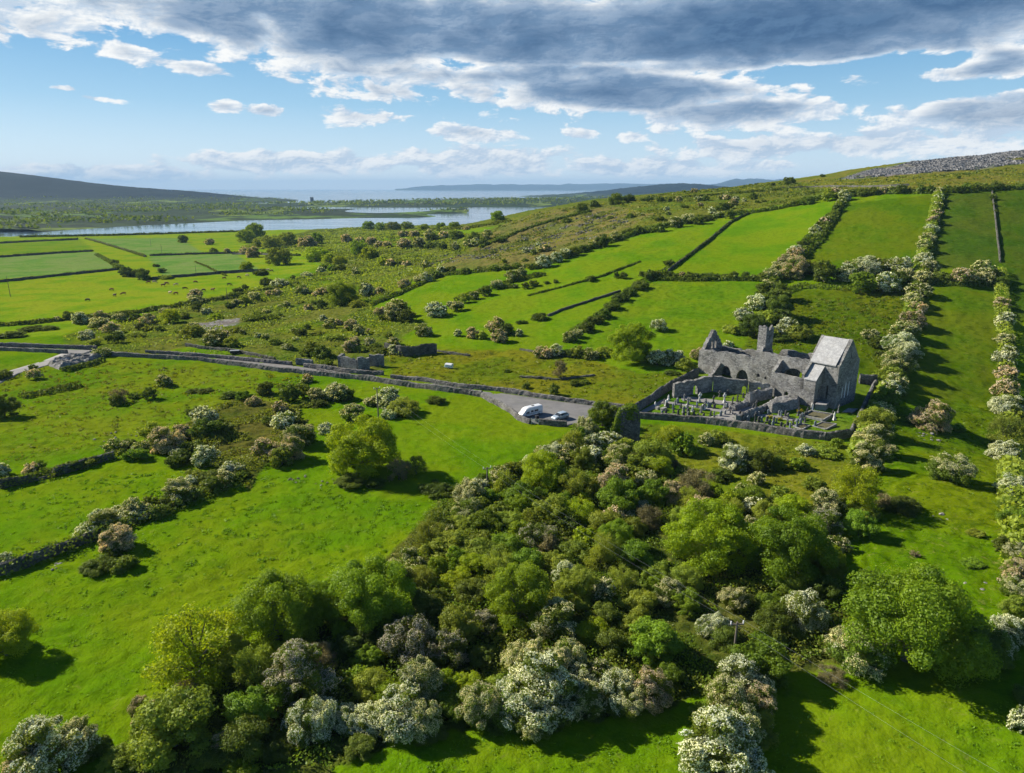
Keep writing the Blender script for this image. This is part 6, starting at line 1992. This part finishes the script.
# pale field gate and bins by the car park wall
M_PALEG = plain_mat("pale_gate_paint", (0.55, 0.62, 0.52), 0.6)
a, b = Vector(G(531.3, 424.2)), Vector(G(538.7, 424.6))
gt = empty("field_gate", a)
tag(gt, 'pale barred gate between two stretches of car park wall', 'gate')
d = b - a
for k in range(5):
    mb = MB()
    z = 0.25 + k * 0.25
    mb.tube((0, 0, z), (d.x, d.y, z), 0.03, 0.03, 6)
    mb.build("bar", M_PALEG, gt)
for f in (0, 0.5, 1):
    mb = MB()
    mb.tube((d.x * f, d.y * f, 0), (d.x * f, d.y * f, 1.4), 0.05, 0.05, 6)
    mb.build("post", M_PALEG, gt)
for px, row, colr, lab in [(537.2, 423.0, (0.03, 0.03, 0.035), 'dark bin standing by the pale gate')]:
    x, y, z = G(px, row)
    bn = empty("wheelie_bin", (x, y + 0.6, z + 0.1), 0.4)
    tag(bn, lab, 'bin')
    m_ = plain_mat("bin_plastic", colr, 0.5)
    mb = MB()
    mb.box((0, 0, 0.1), (0.62, 0.62, 1.25), taper=1.12)
    mb.build("bin_body", m_, bn)
    mb = MB()
    mb.box((0, 0.02, 1.36), (0.76, 0.8, 0.10), taper=0.9)
    mb.build("lid", m_, bn)
    for s in (-1, 1):
        mb = MB()
        mb.tube((s * 0.26, 0.3, 0.1), (s * 0.34, 0.3, 0.1), 0.1, 0.1, 10)
        mb.build("wheel", M_TYRE, bn)

# small livestock trailer in the field and wrapped bale in the scrub
x, y, z = G(449, 368.5)
tr = empty("livestock_trailer", (x, y, z), 2.7)
tr.scale = (0.75, 0.75, 0.75)
tag(tr, 'small pale blue and white livestock trailer in the rough field', 'trailer')
M_TB = plain_mat("pale_blue_sheet", (0.42, 0.58, 0.62), 0.5)
body_from_sections("box", [(-1.5, [(0.8, 0.5), (0.8, 1.6), (0.55, 1.95)]), (1.3, [(0.8, 0.5), (0.8, 1.6), (0.55, 1.95)]), (1.55, [(0.7, 0.6), (0.7, 1.35), (0.45, 1.6)])], M_TB, tr)
mb = MB()
mb.prism([(-0.83, 1.6), (0.83, 1.6), (0.55, 2.0), (-0.55, 2.0)], lambda u, w_, d: (d, u, w_), -1.55, 1.35)
mb.build("roof", M_WHITE, tr)
for y_ in (-0.85, 0.85):
    wheel(tr, -0.3, y_, 0.32, 0.18)
    mb = MB()
    mb.box((-0.3, y_, 0.66), (1.0, 0.22, 0.05))
    mb.build("mudguard", M_TRIM, tr)
mb = MB()
mb.tube((1.5, 0, 0.5), (2.5, 0, 0.45), 0.05, 0.05, 6)
mb.build("drawbar", M_METAL, tr)
mb = MB()
mb.box((-1.55, 0, 0.5), (0.05, 1.4, 1.1))
mb.build("ramp", M_WHITE, tr)
x, y, z = G(235, 354)
fe = empty("cattle_feeder", (x, y, z), 0.2)
tag(fe, 'black feed trough with a pale top in the grass above the road', 'trough')
mb = MB()
mb.box((0, 0, 0.35), (2.6, 1.2, 0.75), taper=1.15)
mb.build("trough", plain_mat("black_plastic", (0.02, 0.02, 0.022), 0.5), fe)
mb = MB()
mb.box((0, 0, 1.12), (2.9, 1.35, 0.10))
mb.build("cover", M_METAL, fe)
for sx in (-1, 1):
    for sy in (-1, 1):
        mb = MB()
        mb.box((sx * 1.0, sy * 0.45, -0.1), (0.14, 0.14, 0.5))
        mb.build("leg", M_METAL, fe)

# ------------------------------------------------------------------ graves
def headstone(kind, h, mat):
    """kind: slab, cross, celtic, obelisk, statue"""
    root = empty({'slab': "headstone", 'cross': "grave_cross", 'celtic': "celtic_cross", 'obelisk': "grave_obelisk", 'statue': "grave_statue"}[kind])
    mb = MB()
    w = {'slab': 0.95, 'cross': 0.85, 'celtic': 0.9, 'obelisk': 0.9, 'statue': 1.0}[kind]
    mb.box((0, 0, -0.25), (w, 0.5, 0.47), taper=0.95)
    if kind in ('celtic', 'obelisk', 'statue', 'cross'):
        mb.box((0, 0, 0.222), (w * 0.75, 0.4, h * 0.13), taper=0.85)
    mb.build("base", mat, root)
    mb = MB()
    b = 0.223
    if kind == 'slab':
        n = 8
        pts = [(-0.36, b), (0.36, b), (0.36, h * 0.78)] + [(0.36 * math.cos(math.pi * i / n), h * 0.78 + h * 0.22 * math.sin(math.pi * i / n)) for i in range(1, n)] + [(-0.36, h * 0.78)]
        mb.prism(pts, lambda u, w_, d: (u, d, w_), -0.09, 0.09)
    elif kind in ('cross', 'celtic'):
        a_ = h * 0.055 + 0.05
        zc = h * 0.74
        arm = h * 0.22
        b = 0.22 + h * 0.13
        pts = [(-a_ * 1.2, b), (a_ * 1.2, b), (a_, zc - a_), (arm, zc - a_), (arm, zc + a_), (a_, zc + a_), (a_, h), (-a_, h), (-a_, zc + a_), (-arm, zc + a_), (-arm, zc - a_), (-a_, zc - a_)]
        mb.prism(pts, lambda u, w_, d: (u, d, w_), -0.085, 0.085)
    elif kind == 'obelisk':
        mb.box((0, 0, 0.22 + h * 0.13), (0.42, 0.36, h * 0.72), taper=0.55)
        mb.box((0, 0, 0.22 + h * 0.85), (0.25, 0.22, h * 0.1), taper=0.1)
    else:
        for z0, r0, r1, hh in ((0.22 + h * 0.13, 0.28, 0.2, h * 0.3), (0.22 + h * 0.43, 0.2, 0.24, h * 0.14), (0.22 + h * 0.57, 0.24, 0.1, h * 0.12)):
            mb.tube((0, 0, z0), (0, 0, z0 + hh), r0, r1, 10)
        for i in range(4):
            mb.tube((0, 0, 0.22 + h * (0.69 + i * 0.04)), (0, 0, 0.22 + h * (0.73 + i * 0.04)), [0.08, 0.12, 0.12, 0.07][i], [0.12, 0.12, 0.07, 0.02][i], 10)
    mb.build({'slab': "slab", 'cross': "cross", 'celtic': "cross", 'obelisk': "shaft", 'statue': "figure"}[kind], mat, root)
    if kind == 'celtic':
        mb = MB()
        n = 20
        R1, R2, zc = h * 0.16, h * 0.125, h * 0.74
        for i in range(n):
            a0, a1 = 2 * math.pi * i / n, 2 * math.pi * (i + 1) / n
            q = [(R2 * math.cos(a0), zc + R2 * math.sin(a0)), (R1 * math.cos(a0), zc + R1 * math.sin(a0)), (R1 * math.cos(a1), zc + R1 * math.sin(a1)), (R2 * math.cos(a1), zc + R2 * math.sin(a1))]
            mb.prism(q, lambda u, w_, d: (u, d, w_), -0.06, 0.06)
        mb.build("ring", mat, root)
    return root


GRAVES = [  # crop, X, Y(base), kind, colour, height
    *[(640, 380, 9.31, *g) for g in [(265, 190, 'statue', 'p', 1.9), (345, 207, 'slab', 'd', 1.5), (445, 232, 'cross', 'g', 2.4), (549, 210, 'celtic', 'p', 3.2), (530, 242, 'slab', 'b', 1.5), (605, 250, 'cross', 'g', 2.2), (680, 222, 'celtic', 'd', 2.6), (690, 268, 'slab', 'd', 1.5),
        (785, 212, 'celtic', 'p', 3.0), (780, 272, 'obelisk', 'g', 1.9), (857, 232, 'celtic', 'd', 2.6), (905, 206, 'cross', 'd', 2.3), (985, 188, 'slab', 'd', 1.5), (240, 316, 'slab', 'd', 1.5), (355, 327, 'slab', 'd', 1.7), (405, 300, 'slab', 'g', 1.8), (445, 342, 'slab', 'g', 1.6), (485, 292, 'slab', 'p', 1.6),
        (502, 322, 'slab', 'd', 1.3), (565, 302, 'obelisk', 'g', 2.2), (535, 362, 'slab', 'd', 1.6), (592, 356, 'slab', 'd', 1.5), (655, 330, 'slab', 'd', 1.5), (688, 356, 'cross', 'g', 2.2), (750, 338, 'slab', 'b', 1.7), (930, 332, 'slab', 'd', 1.5), (952, 366, 'cross', 'd', 2.2), (140, 245, 'statue', 'p', 1.6),
        (312, 302, 'cross', 'd', 1.1), (742, 154, 'cross', 'd', 1.9), (820, 132, 'slab', 'd', 1.5), (960, 162, 'slab', 'd', 1.5), (410, 192, 'cross', 'g', 2.0), (560, 152, 'slab', 'g', 1.3), (610, 212, 'slab', 'd', 1.2), (790, 322, 'slab', 'g', 1.3), (925, 262, 'celtic', 'd', 2.2), (465, 200, 'slab', 'g', 1.2)]],
    *[(740, 385, 8.53, *g) for g in [(110, 242, 'celtic', 'd', 3.0), (125, 328, 'celtic', 'd', 3.4), (135, 202, 'cross', 'd', 2.6), (15, 305, 'cross', 'd', 2.2), (70, 302, 'slab', 'b', 1.4), (160, 262, 'slab', 'g', 1.3), (240, 252, 'slab', 'b', 1.6), (285, 325, 'slab', 'g', 1.9), (250, 342, 'slab', 'd', 1.7),
        (230, 307, 'slab', 'd', 1.4), (350, 278, 'cross', 'b', 2.0), (350, 362, 'slab', 'd', 1.6), (405, 332, 'cross', 'g', 1.8), (405, 278, 'slab', 'g', 1.4), (425, 197, 'slab', 'p', 1.4), (350, 222, 'cross', 'd', 1.9), (425, 378, 'obelisk', 'b', 1.9), (482, 357, 'celtic', 'b', 2.3), (515, 342, 'slab', 'b', 1.9),
        (567, 262, 'celtic', 'd', 2.4), (620, 222, 'obelisk', 'b', 1.9), (640, 352, 'slab', 'b', 1.5), (500, 240, 'cross', 'd', 1.7), (803, 300, 'statue', 'p', 2.5), (833, 236, 'celtic', 'g', 2.4), (785, 268, 'cross', 'd', 1.9), (205, 352, 'slab', 'd', 1.1), (378, 372, 'slab', 'd', 1.3), (465, 197, 'slab', 'b', 1.3), (612, 196, 'slab', 'p', 1.5)]],
]
_g2 = random.Random(11)
for _i in range(44):
    if _i < 26:
        _X, _Y = _g2.uniform(180, 860), _g2.uniform(190, 345)
        if _Y < 175 + 0.1 * _X:
            _Y += 60
        GRAVES.append((640, 380, 9.31, _X, _Y, _g2.choice(['slab', 'slab', 'cross', 'slab']), _g2.choice('ddgbp'), _g2.uniform(1.1, 1.9)))
    else:
        _X, _Y = _g2.uniform(150, 560), _g2.uniform(250, 350)
        GRAVES.append((740, 385, 8.53, _X, _Y, _g2.choice(['slab', 'slab', 'cross']), _g2.choice('ddgb'), _g2.uniform(1.1, 1.8)))
GM = {'p': M_PALEST, 'd': M_DARKST, 'g': M_GREY, 'b': plain_mat("blue_grey_granite", (0.15, 0.19, 0.23), 0.4, var=0.3, vs=6)}
GC = {'p': 'white', 'd': 'dark grey', 'g': 'pale grey', 'b': 'blue grey'}
GN = {'slab': 'round-topped headstone', 'cross': 'stone cross', 'celtic': 'tall ringed cross', 'obelisk': 'small obelisk', 'statue': 'carved grave figure'}
first = {}
gr = random.Random(3)
for ox, oy, s_, X, Y, kind, colr, h in GRAVES:
    px, row = ox + X / s_, oy + Y / s_
    x, y, z = G(px, row)
    rz = math.atan2(AN[1], AN[0]) + gr.uniform(-0.25, 0.25)
    key = kind
    if key not in first:
        root = headstone(kind, 2.0, GM[colr])
        first[key] = root
        kids = list(root.children)
    else:
        src = first[key]
        root = src.copy()
        COL.objects.link(root)
        kids = []
        for ch in src.children:
            c_ = ch.copy()
            COL.objects.link(c_)
            c_.parent = root
            kids.append(c_)
    for c_ in kids:
        c_.material_slots[0].link = 'OBJECT'
        c_.material_slots[0].material = GM[colr]
    root.location = (x, y, z)
    root.rotation_euler = (gr.uniform(-.07, .07), gr.uniform(-.05, .05), rz)
    k = h / 2.0 * 0.8
    root.scale = (0.75 + 0.4 * k, 0.9, k)
    REG.append([root, GC[colr] + ' ' + GN[kind], 'gravestone', 'gravestones in the abbey graveyard', px, row])

# kerbed plots and low tombs
M_EARTH = plain_mat("grave_earth", (0.13, 0.12, 0.06), 0.95, var=0.8, vs=2.5)


def kerb_plot(pts, h, label, raised=0.0):
    P = [Vector(G(*q)) for q in pts]
    c = sum(P, Vector()) / len(P)
    root = empty("grave_plot", c)
    tag(root, label, 'grave')
    for i in range(len(P)):
        a_, b_ = P[i] - c, P[(i + 1) % len(P)] - c
        L = (b_ - a_).length
        m = (a_ + b_) / 2
        mb = MB()
        mb.box((m.x, m.y, -0.25), (L - 0.25 if i % 2 else L + 0.05, 0.24, h + 0.25), math.atan2(b_.y - a_.y, b_.x - a_.x))
        mb.build("kerb", M_GREY, root)
    mb = MB()
    mb.poly([(v.x * 0.93, v.y * 0.93, h * 0.4) for v in (q - c for q in P)])
    mb.build("earth_bed", M_EARTH, root, fix=False)


kerb_plot([(801, 416.5), (811, 411.5), (832.5, 416.5), (823, 422)], 0.55, 'largest raised stone plot in front of the chapel')
kerb_plot([(812.5, 426.5), (822, 422.8), (836, 425.5), (826, 429.8)], 0.3, 'low kerbed plot nearest the graveyard corner')
kerb_plot([(793, 427), (801, 424), (810, 426.2), (802, 430.2)], 0.3, 'low kerbed plot left of the corner plot', 1)
kerb_plot([(722, 409.3), (729, 406.5), (734, 407.8), (727, 411)], 0.3, 'small kerbed plot among the crosses by the pale court', 1)
for pts, lab, h in [([(814, 410), (818, 406.5), (829, 408), (825, 411.6)], 'grey table tomb against the chapel wall', 1.3), ([(660, 410.5), (664, 408.7), (667, 409.5), (663, 411.3)], 'low grey slab tomb on the open graveyard grass', 0.4), ([(655, 409.2), (657.5, 408), (660, 408.7), (657.5, 410)], 'small broken slab lying beside the low slab tomb', 0.4), ([(842, 412.5), (848, 409), (858, 410.5), (853, 413.5)], 'flat grave slabs on the grass below the gable', 0.15)]:
    P = [Vector(G(*q)) for q in pts]
    c = sum(P, Vector()) / 4
    tr_ = empty("table_tomb", c)
    tag(tr_, lab, 'tomb')
    mb = MB()
    loc_ = [(q - c) for q in P]
    mb.prism([(q.x * 0.9, q.y * 0.9) for q in loc_], lambda u, w_, d: (u, w_, d), -0.4, h)
    mb.build("tomb_body", M_GREY, tr_)
    mb = MB()
    mb.prism([(q.x, q.y) for q in loc_], lambda u, w_, d: (u, w_, d), h + 0.002, h + 0.16)
    mb.build("tomb_lid", M_GREY, tr_)
# tall monument with an urn beside the chancel
x, y, z = G(829, 405.2)
mo = empty("urn_monument", (x, y, z), math.atan2(AE[1], AE[0]))
tag(mo, 'tall grey monument crowned by an urn against the chancel wall', 'monument')
mb = MB()
mb.box((0, 0, -0.4), (1.6, 1.3, 0.9))
mb.box((0, 0, 0.502), (1.2, 1.0, 1.7), taper=0.9)
mb.box((0, 0, 2.204), (1.35, 1.15, 0.22))
mb.build("pedestal", M_GREY, mo)
mb = MB()
for z0, z1, r0, r1 in ((2.43, 2.6, 0.32, 0.18), (2.6, 3.0, 0.18, 0.48), (3.0, 3.25, 0.48, 0.42), (3.25, 3.45, 0.30, 0.34), (3.45, 3.75, 0.34, 0.05)):
    mb.tube((0, 0, z0), (0, 0, z1), r0, r1, 14)
mb.build("urn", M_GREY, mo)
# grave flowers
M_FLOW = leaf_mat("yellow_flowers", (0.65, 0.48, 0.03), val_var=0.2)
for X, Y, lab in [(258, 282, 'clump of yellow flowers between the headstones left of the raised plot'), (335, 300, 'wider clump of orange yellow flowers on a grave near the front wall'), (510, 232, 'yellow flowers at the back corner of the raised plot')]:
    x, y, z = G(740 + X / 8.53, 385 + Y / 8.53)
    fl = empty("grave_flowers", (x, y, z))
    tag(fl, lab, 'flowers')
    cr, _, _, h = PROTO['shrub', 4, 'mid']
    c1 = part_of("leaves", cr, LM['G'], fl)
    c1.scale = (1.5, 0.9, 0.9)
    c2 = part_of("petals", PROTO['haw', 5, 'mid'][1]['C'], M_FLOW, fl)
    c2.scale = (1.7, 1.0, 1.1)

# ------------------------------------------------------------------ poles and power lines
def pole(px, row, toprow, label, arm=True, az=0.6):
    x, y, z = G(px, row)
    d = y * CP_ + (CAM_H - z) * SP_
    # height that reaches the row of the top
    v = (toprow - 386.5) / FPX
    h = CAM_H - (y * (SP_ + v * CP_) / (CP_ - v * SP_)) - z
    root = empty("utility_pole", (x, y, z), az)
    tag(root, label, 'utility pole', 'utility poles of the power line')
    mb = MB()
    mb.tube((0, 0, -0.5), (0, 0, h), 0.16, 0.11, 10)
    mb.build("post", M_WOOD, root)
    ends = []
    if arm:
        mb = MB()
        mb.box((0, 0, h - 0.35), (1.5, 0.12, 0.14))
        mb.build("crossarm", M_WOOD, root)
        for s in (-0.68, 0.68):
            mb = MB()
            for z0, r in ((h - 0.21, 0.06), (h - 0.12, 0.09), (h - 0.03, 0.07), (h + 0.06, 0.08)):
                mb.tube((s, 0, z0), (s, 0, z0 + 0.09), r, r * 0.6, 10)
            mb.build("insulator", M_PORC, root)
            ends.append((x + math.cos(az) * s, y + math.sin(az) * s, z + h + 0.15))
    return ends


e1 = pole(378.5, 419, 387.5, 'grey pole between the hawthorns below the road', az=0.55)
e2 = pole(487.3, 489, 467, 'pole at the edge of the wood with pale insulators', az=0.45)
e3 = pole(733, 664, 622, 'nearest pole rising from the bushes in the foreground', az=0.1)
e4x, e4y, _ = at_y(1010, 800, 40)
e4 = [(e3[0][0] + 21.0, 26.0, 8.5), (e3[1][0] + 22.5, 27.0, 8.5)]
for (A_, B_, nm) in ((e1, e2, 'between the far two poles'), (e2, e3, 'sagging across the wood'), (e3, e4, 'over the grass to the bottom right')):
    for i in (0, 1):
        p0, p1 = Vector(A_[i]), Vector(B_[i])
        mb = MB()
        n = 24
        prev = p0
        c = (p0 + p1) / 2
        for k in range(1, n + 1):
            t_ = k / n
            q = p0.lerp(p1, t_)
            q.z -= 4 * t_ * (1 - t_) * (p1 - p0).length * 0.012
            mb.tube(prev - c, q - c, 0.006, 0.006, 4)
            prev = q
        o = mb.build("power_line", M_METAL, None, loc=c)
        tag(o, ('left' if i == 0 else 'right') + ' hand thin wire ' + nm, 'wire', 'overhead wires')
for px, row, top, lab in [(10.5, 296.5, 276, 'thin pole alone at the left of the cattle field'), (196.5, 276.5, 265, 'thin pole beside the low hedge under the pale field'), (227.5, 301, 287.5, 'thin pole standing in the scrub edge with a pale top'), (162, 253.5, 244, 'far thin pole on the hedge between the pale fields'), (151, 246, 239, 'farthest thin pole in the upper pale field'), (270, 228, 216, 'far tall pole among the trees on the shore')]:
    pole(px, row, top, lab, arm=False)

# ------------------------------------------------------------------ cattle
def cow_mesh(name, seed, grazing):
    """one continuous skin: body, neck, head, four legs, tail"""
    V, E, R = [], [], []

    def add(p, r, to=None):
        V.append(p)
        R.append(r)
        if to is not None:
            E.append((to, len(V) - 1))
        return len(V) - 1
    a = add((-0.75, 0, 1.05), (0.30, 0.34))
    b = add((-0.25, 0, 1.0), (0.36, 0.40), a)
    c = add((0.35, 0, 1.0), (0.34, 0.40), b)
    d = add((0.72, 0, 1.08), (0.27, 0.33), c)
    if grazing:
        n = add((1.05, 0, 0.80), (0.17, 0.21), d)
        h = add((1.25, 0, 0.42), (0.13, 0.15), n)
        m = add((1.36, 0, 0.12), (0.08, 0.09), h)
    else:
        n = add((1.05, 0, 1.32), (0.17, 0.21), d)
        h = add((1.32, 0, 1.42), (0.14, 0.15), n)
        m = add((1.62, 0, 1.28), (0.09, 0.09), h)
    for s in (-1, 1):
        e = add((h and V[h][0] - 0.08, s * 0.2, V[h][2] + 0.1), (0.035, 0.05), h)
        k = add((0.62, s * 0.2, 0.72), (0.11, 0.12), d)
        k = add((0.64, s * 0.2, 0.38), (0.065, 0.065), k)
        k = add((0.62, s * 0.2, 0.05), (0.055, 0.06), k)
        k = add((-0.72, s * 0.22, 0.74), (0.15, 0.15), a)
        k = add((-0.86, s * 0.22, 0.42), (0.075, 0.07), k)
        k = add((-0.80, s * 0.22, 0.05), (0.055, 0.06), k)
    t_ = add((-1.06, 0, 1.15), (0.05, 0.05), a)
    t_ = add((-1.12, 0, 0.55), (0.03, 0.03), t_)
    me = bpy.data.meshes.new(name)
    me.from_pydata(V, E, [])
    o = bpy.data.objects.new(name, me)
    COL.objects.link(o)
    sk = o.modifiers.new("skin", 'SKIN')
    for i, r in enumerate(R):
        me.skin_vertices[0].data[i].radius = r
    me.skin_vertices[0].data[0].use_root = True
    sb = o.modifiers.new("sub", 'SUBSURF')
    sb.levels = sb.render_levels = 1
    dg = bpy.context.evaluated_depsgraph_get()
    me2 = bpy.data.meshes.new_from_object(o.evaluated_get(dg))
    me2.polygons.foreach_set('use_smooth', [True] * len(me2.polygons))
    bpy.data.objects.remove(o)
    me2.name = name
    return me2


COW = [cow_mesh("cow", 1, True), cow_mesh("cow", 2, False)]
M_COW = {'r': plain_mat("red_brown_hide", (0.16, 0.060, 0.028), 0.8, var=0.3, vs=1.5), 'c': plain_mat("cream_hide", (0.50, 0.38, 0.26), 0.8, var=0.2, vs=1.5), 'k': plain_mat("dark_hide", (0.045, 0.028, 0.022), 0.8, vs=1.5)}
for X, Y, k, g in [(265, 303, 'k', 0), (337, 271, 'r', 0), (346, 289, 'k', 1), (372, 284, 'r', 0), (448, 249, 'r', 0), (466, 248, 'c', 0), (492, 258, 'r', 1), (502, 252, 'r', 0), (531, 256, 'c', 0), (513, 281, 'c', 1), (557, 268, 'k', 0), (589, 248, 'r', 0), (614, 273, 'k', 0), (641, 272, 'r', 1), (676, 236, 'r', 0), (691, 256, 'k', 0), (720, 234, 'k', 0), (806, 212, 'c', 1), (818, 214, 'r', 0), (745, 228, 'c', 0), (530, 283, 'r', 0)]:
    px, row = X / 3.0118, 200 + Y / 3.0118
    x, y, z = G(px, row + 0.8)
    o = bpy.data.objects.new("cow", COW[0 if g == 0 else 1])
    COL.objects.link(o)
    o.location = (x, y, z)
    o.rotation_euler = (0, 0, gr.uniform(-0.6, 0.6) + (math.pi if gr.random() < 0.5 else 0))
    sc_ = 1.25
    o.scale = (sc_, sc_, sc_)
    if not len(o.data.materials):
        o.data.materials.append(None)
    o.material_slots[0].link = 'OBJECT'
    o.material_slots[0].material = M_COW[k]
    REG.append([o, {'r': 'red brown', 'c': 'cream', 'k': 'dark brown'}[k] + (' cow grazing' if g == 0 else ' cow standing'), 'cow', 'cattle in the bright field', px, row])

# ------------------------------------------------------------------ buildings far off
M_FW = plain_mat("white_render", (0.70, 0.70, 0.68), 0.8)
M_FR = plain_mat("slate", (0.10, 0.11, 0.12), 0.7)


def far_house(px, row, dist, w, label):
    x, y, z = at_y(px, row, dist)
    r = empty("farmhouse", (x, y, z), 0.3)
    tag(r, label, 'house')
    mb = MB()
    mb.box((0, 0, -4), (w, 7, 8.5))
    mb.build("wall", M_FW, r)
    mb = MB()
    mb.prism([(-3.8, 4.5), (3.8, 4.5), (0, 8)], lambda u, w_, d: (d, u, w_), -w / 2 - 0.2, w / 2 + 0.2)
    mb.build("roof", M_FR, r)


for px, row, dist, w, lab in [(137, 190, 3880, 16, 'tiny farmhouse left on the long hill across the water'), (152, 190.6, 3880, 20, 'wider farmhouse in the middle of the far hill skyline'), (170, 191.2, 3880, 22, 'white farmhouse nearest the sea on the far hill'), (239, 206.2, 3100, 26, 'white house on the flat far shore'), (263, 203.6, 3900, 22, 'pale house on the low shore beyond the inlet')]:
    far_house(px, row, dist, w, lab)
x, y, z = at_y(312, 201.5, 4100)
tw = empty("stone_tower", (x, y, z))
tag(tw, 'squat dark tower standing on the low shore far across the bay', 'tower')
mb = MB()
mb.tube((0, 0, -12), (0, 0, 22), 11, 9.5, 16)
mb.build("tower_wall", M_DARKST, tw)
mb = MB()
mb.tube((0, 0, 22.01), (0, 0, 24), 10.5, 10.5, 16)
mb.build("parapet", M_DARKST, tw)

# ivy over the gatehouse stump
rng_ = np.random.default_rng(44)
u_ = np.concatenate([rng_.uniform(0.0, 5.2, 700), rng_.normal(0.5, 0.5, 900), rng_.normal(3.2, 0.45, 350)])
top_h = np.interp(u_, [0, 0.4, 0.9, 2.3, 3.6, 4.8, 5.4], [2.8, 4.6, 6.0, 7.0, 7.3, 6.5, 3.4])
hang = np.concatenate([rng_.random(700) * 0.7, rng_.random(900) * 5.5, rng_.random(350) * 3.0])
w_ = np.maximum(0.1, top_h + 0.25 - hang)
d_ = np.where(hang < 0.6, rng_.uniform(-0.2, 2.2, len(u_)), rng_.uniform(-0.25, -0.05, len(u_)))
P_ = np.stack([(u_ - 2.7) * ce - d_ * se, (u_ - 2.7) * se + d_ * ce, w_], -1)
N_ = rng_.normal(size=P_.shape) * 0.5 + np.array([0, -0.5, 0.4])
N_ /= np.linalg.norm(N_, axis=1)[:, None]
V_, F_ = quads(P_, N_, 0.26, rng_)
ivm = mesh_np("ivy", V_, F_, [LM['G']])
attach_tone(ivm, tones(P_ / 6, rng_))
link("ivy", ivm, gate)

# ------------------------------------------------------------------ labels that single out each plant, stone and animal
LANDMARKS += [
    ('the camper van', 530, 412), ('the gatehouse ruin', 627, 425), ('the ruined house', 362, 362), ('the chapel gable', 848, 375), ('the west gable', 712, 345),
    ('the bell tower', 767, 340), ('the big round tree', 352, 450), ('the great ash tree', 905, 620), ('the track junction', 100, 355), ('the feed trough', 235, 351),
    ('the blue trailer', 449, 367), ('the nearest pole', 733, 640), ('the wood edge pole', 487, 478), ('the hawthorn pole', 378, 402), ('the large left hawthorn', 55, 745),
    ('the great white hawthorn', 540, 690), ('the bright yellow tree', 708, 538), ('the lone shore tree', 497, 218), ('the airy tree', 632, 347), ('the graveyard corner', 850, 437),
    ('the upright bright bush', 861, 285), ('the isolated pink bush', 930, 419), ('the limestone outcrop', 215, 325), ('the scrub edge tree', 342, 296), ('the grey stone heap', 295, 480),
    ('the brown heath', 560, 225), ('the stony hill', 930, 165), ('the pale fields', 190, 262), ('the cattle field pole', 10, 285), ('the thin wall uphill', 996, 225), ('the top hedge corner', 845, 200),
    ('the hedge cross', 920, 275), ('the dark wall top', 745, 214), ('the middle field wall', 585, 303), ('the left hedge end', 246, 470), ('the ivy hedge end', 125, 457), ('the rough field walls', 560, 378),
]
YARD = [('the white ringed cross', 699, 400), ('the gravel court', 735, 412), ('the raised stone plot', 816, 416), ('the gable corner', 840, 407), ('the fallen vault', 782, 402), ('the left graveyard wall', 660, 398), ('the front wall', 765, 428), ('the corner plot', 824, 426), ('the slab tomb', 663, 410)]
FIELD = [('the slanting hedge', 125, 275), ('the dark field hedge', 190, 277), ('the lone pole', 196, 272), ('the cattle field gap', 150, 283), ('the white hawthorn', 280, 282), ('the scrub edge pole', 227, 294)]
ORD = ['nearest', 'second nearest', 'third nearest', 'fourth nearest', 'fifth nearest', 'sixth nearest', 'seventh nearest', 'eighth nearest', 'ninth nearest', 'tenth nearest', 'eleventh nearest', 'twelfth nearest', 'thirteenth nearest', 'fourteenth nearest', 'fifteenth nearest', 'sixteenth nearest', 'seventeenth nearest', 'eighteenth nearest', 'nineteenth nearest', 'twentieth nearest']
buckets = {}
for e in REG:
    o, look, cat, group, px, row = e
    lm = YARD if cat == 'gravestone' else (FIELD if cat == 'cow' else LANDMARKS)
    best = sorted(lm, key=lambda q: (q[1] - px) ** 2 + ((q[2] - row) * 1.6) ** 2)
    best = best[0] if math.hypot(best[0][1] - px, best[0][2] - row) > 6 or len(best) < 2 or cat == 'gravestone' else best[1]
    dx_, dy_ = px - best[1], row - best[2]
    rel = ('right of' if dx_ > 0 else 'left of') if abs(dx_) > abs(dy_) * 1.3 else ('in front of' if dy_ > 0 else 'behind')
    buckets.setdefault((look, rel, best[0]), []).append((math.hypot(dx_, dy_), e))
for (look, rel, lm), lst in buckets.items():
    lst.sort(key=lambda q: q[0])
    for i, (_, e) in enumerate(lst):
        lab = look + ' ' + rel + ' ' + lm
        if len(lst) > 1:
            if i == len(lst) - 1 and i > 0:
                lab += ', farthest from it'
            else:
                lab += ', ' + (ORD[i] if i < len(ORD) else 'farther out, number %d' % (i + 1)) + ' to it'
        if len(lab.split()) > 16:
            pass
        if len(lab.split()) > 16:
            import re
            lab = re.split(" in the | among | at the | on the | beside | showing ", look)[0] + lab[len(look):]
            lab = " ".join(lab.split()[:16])
            print("LONG", lab)
        tag(e[0], lab, e[2], e[3])
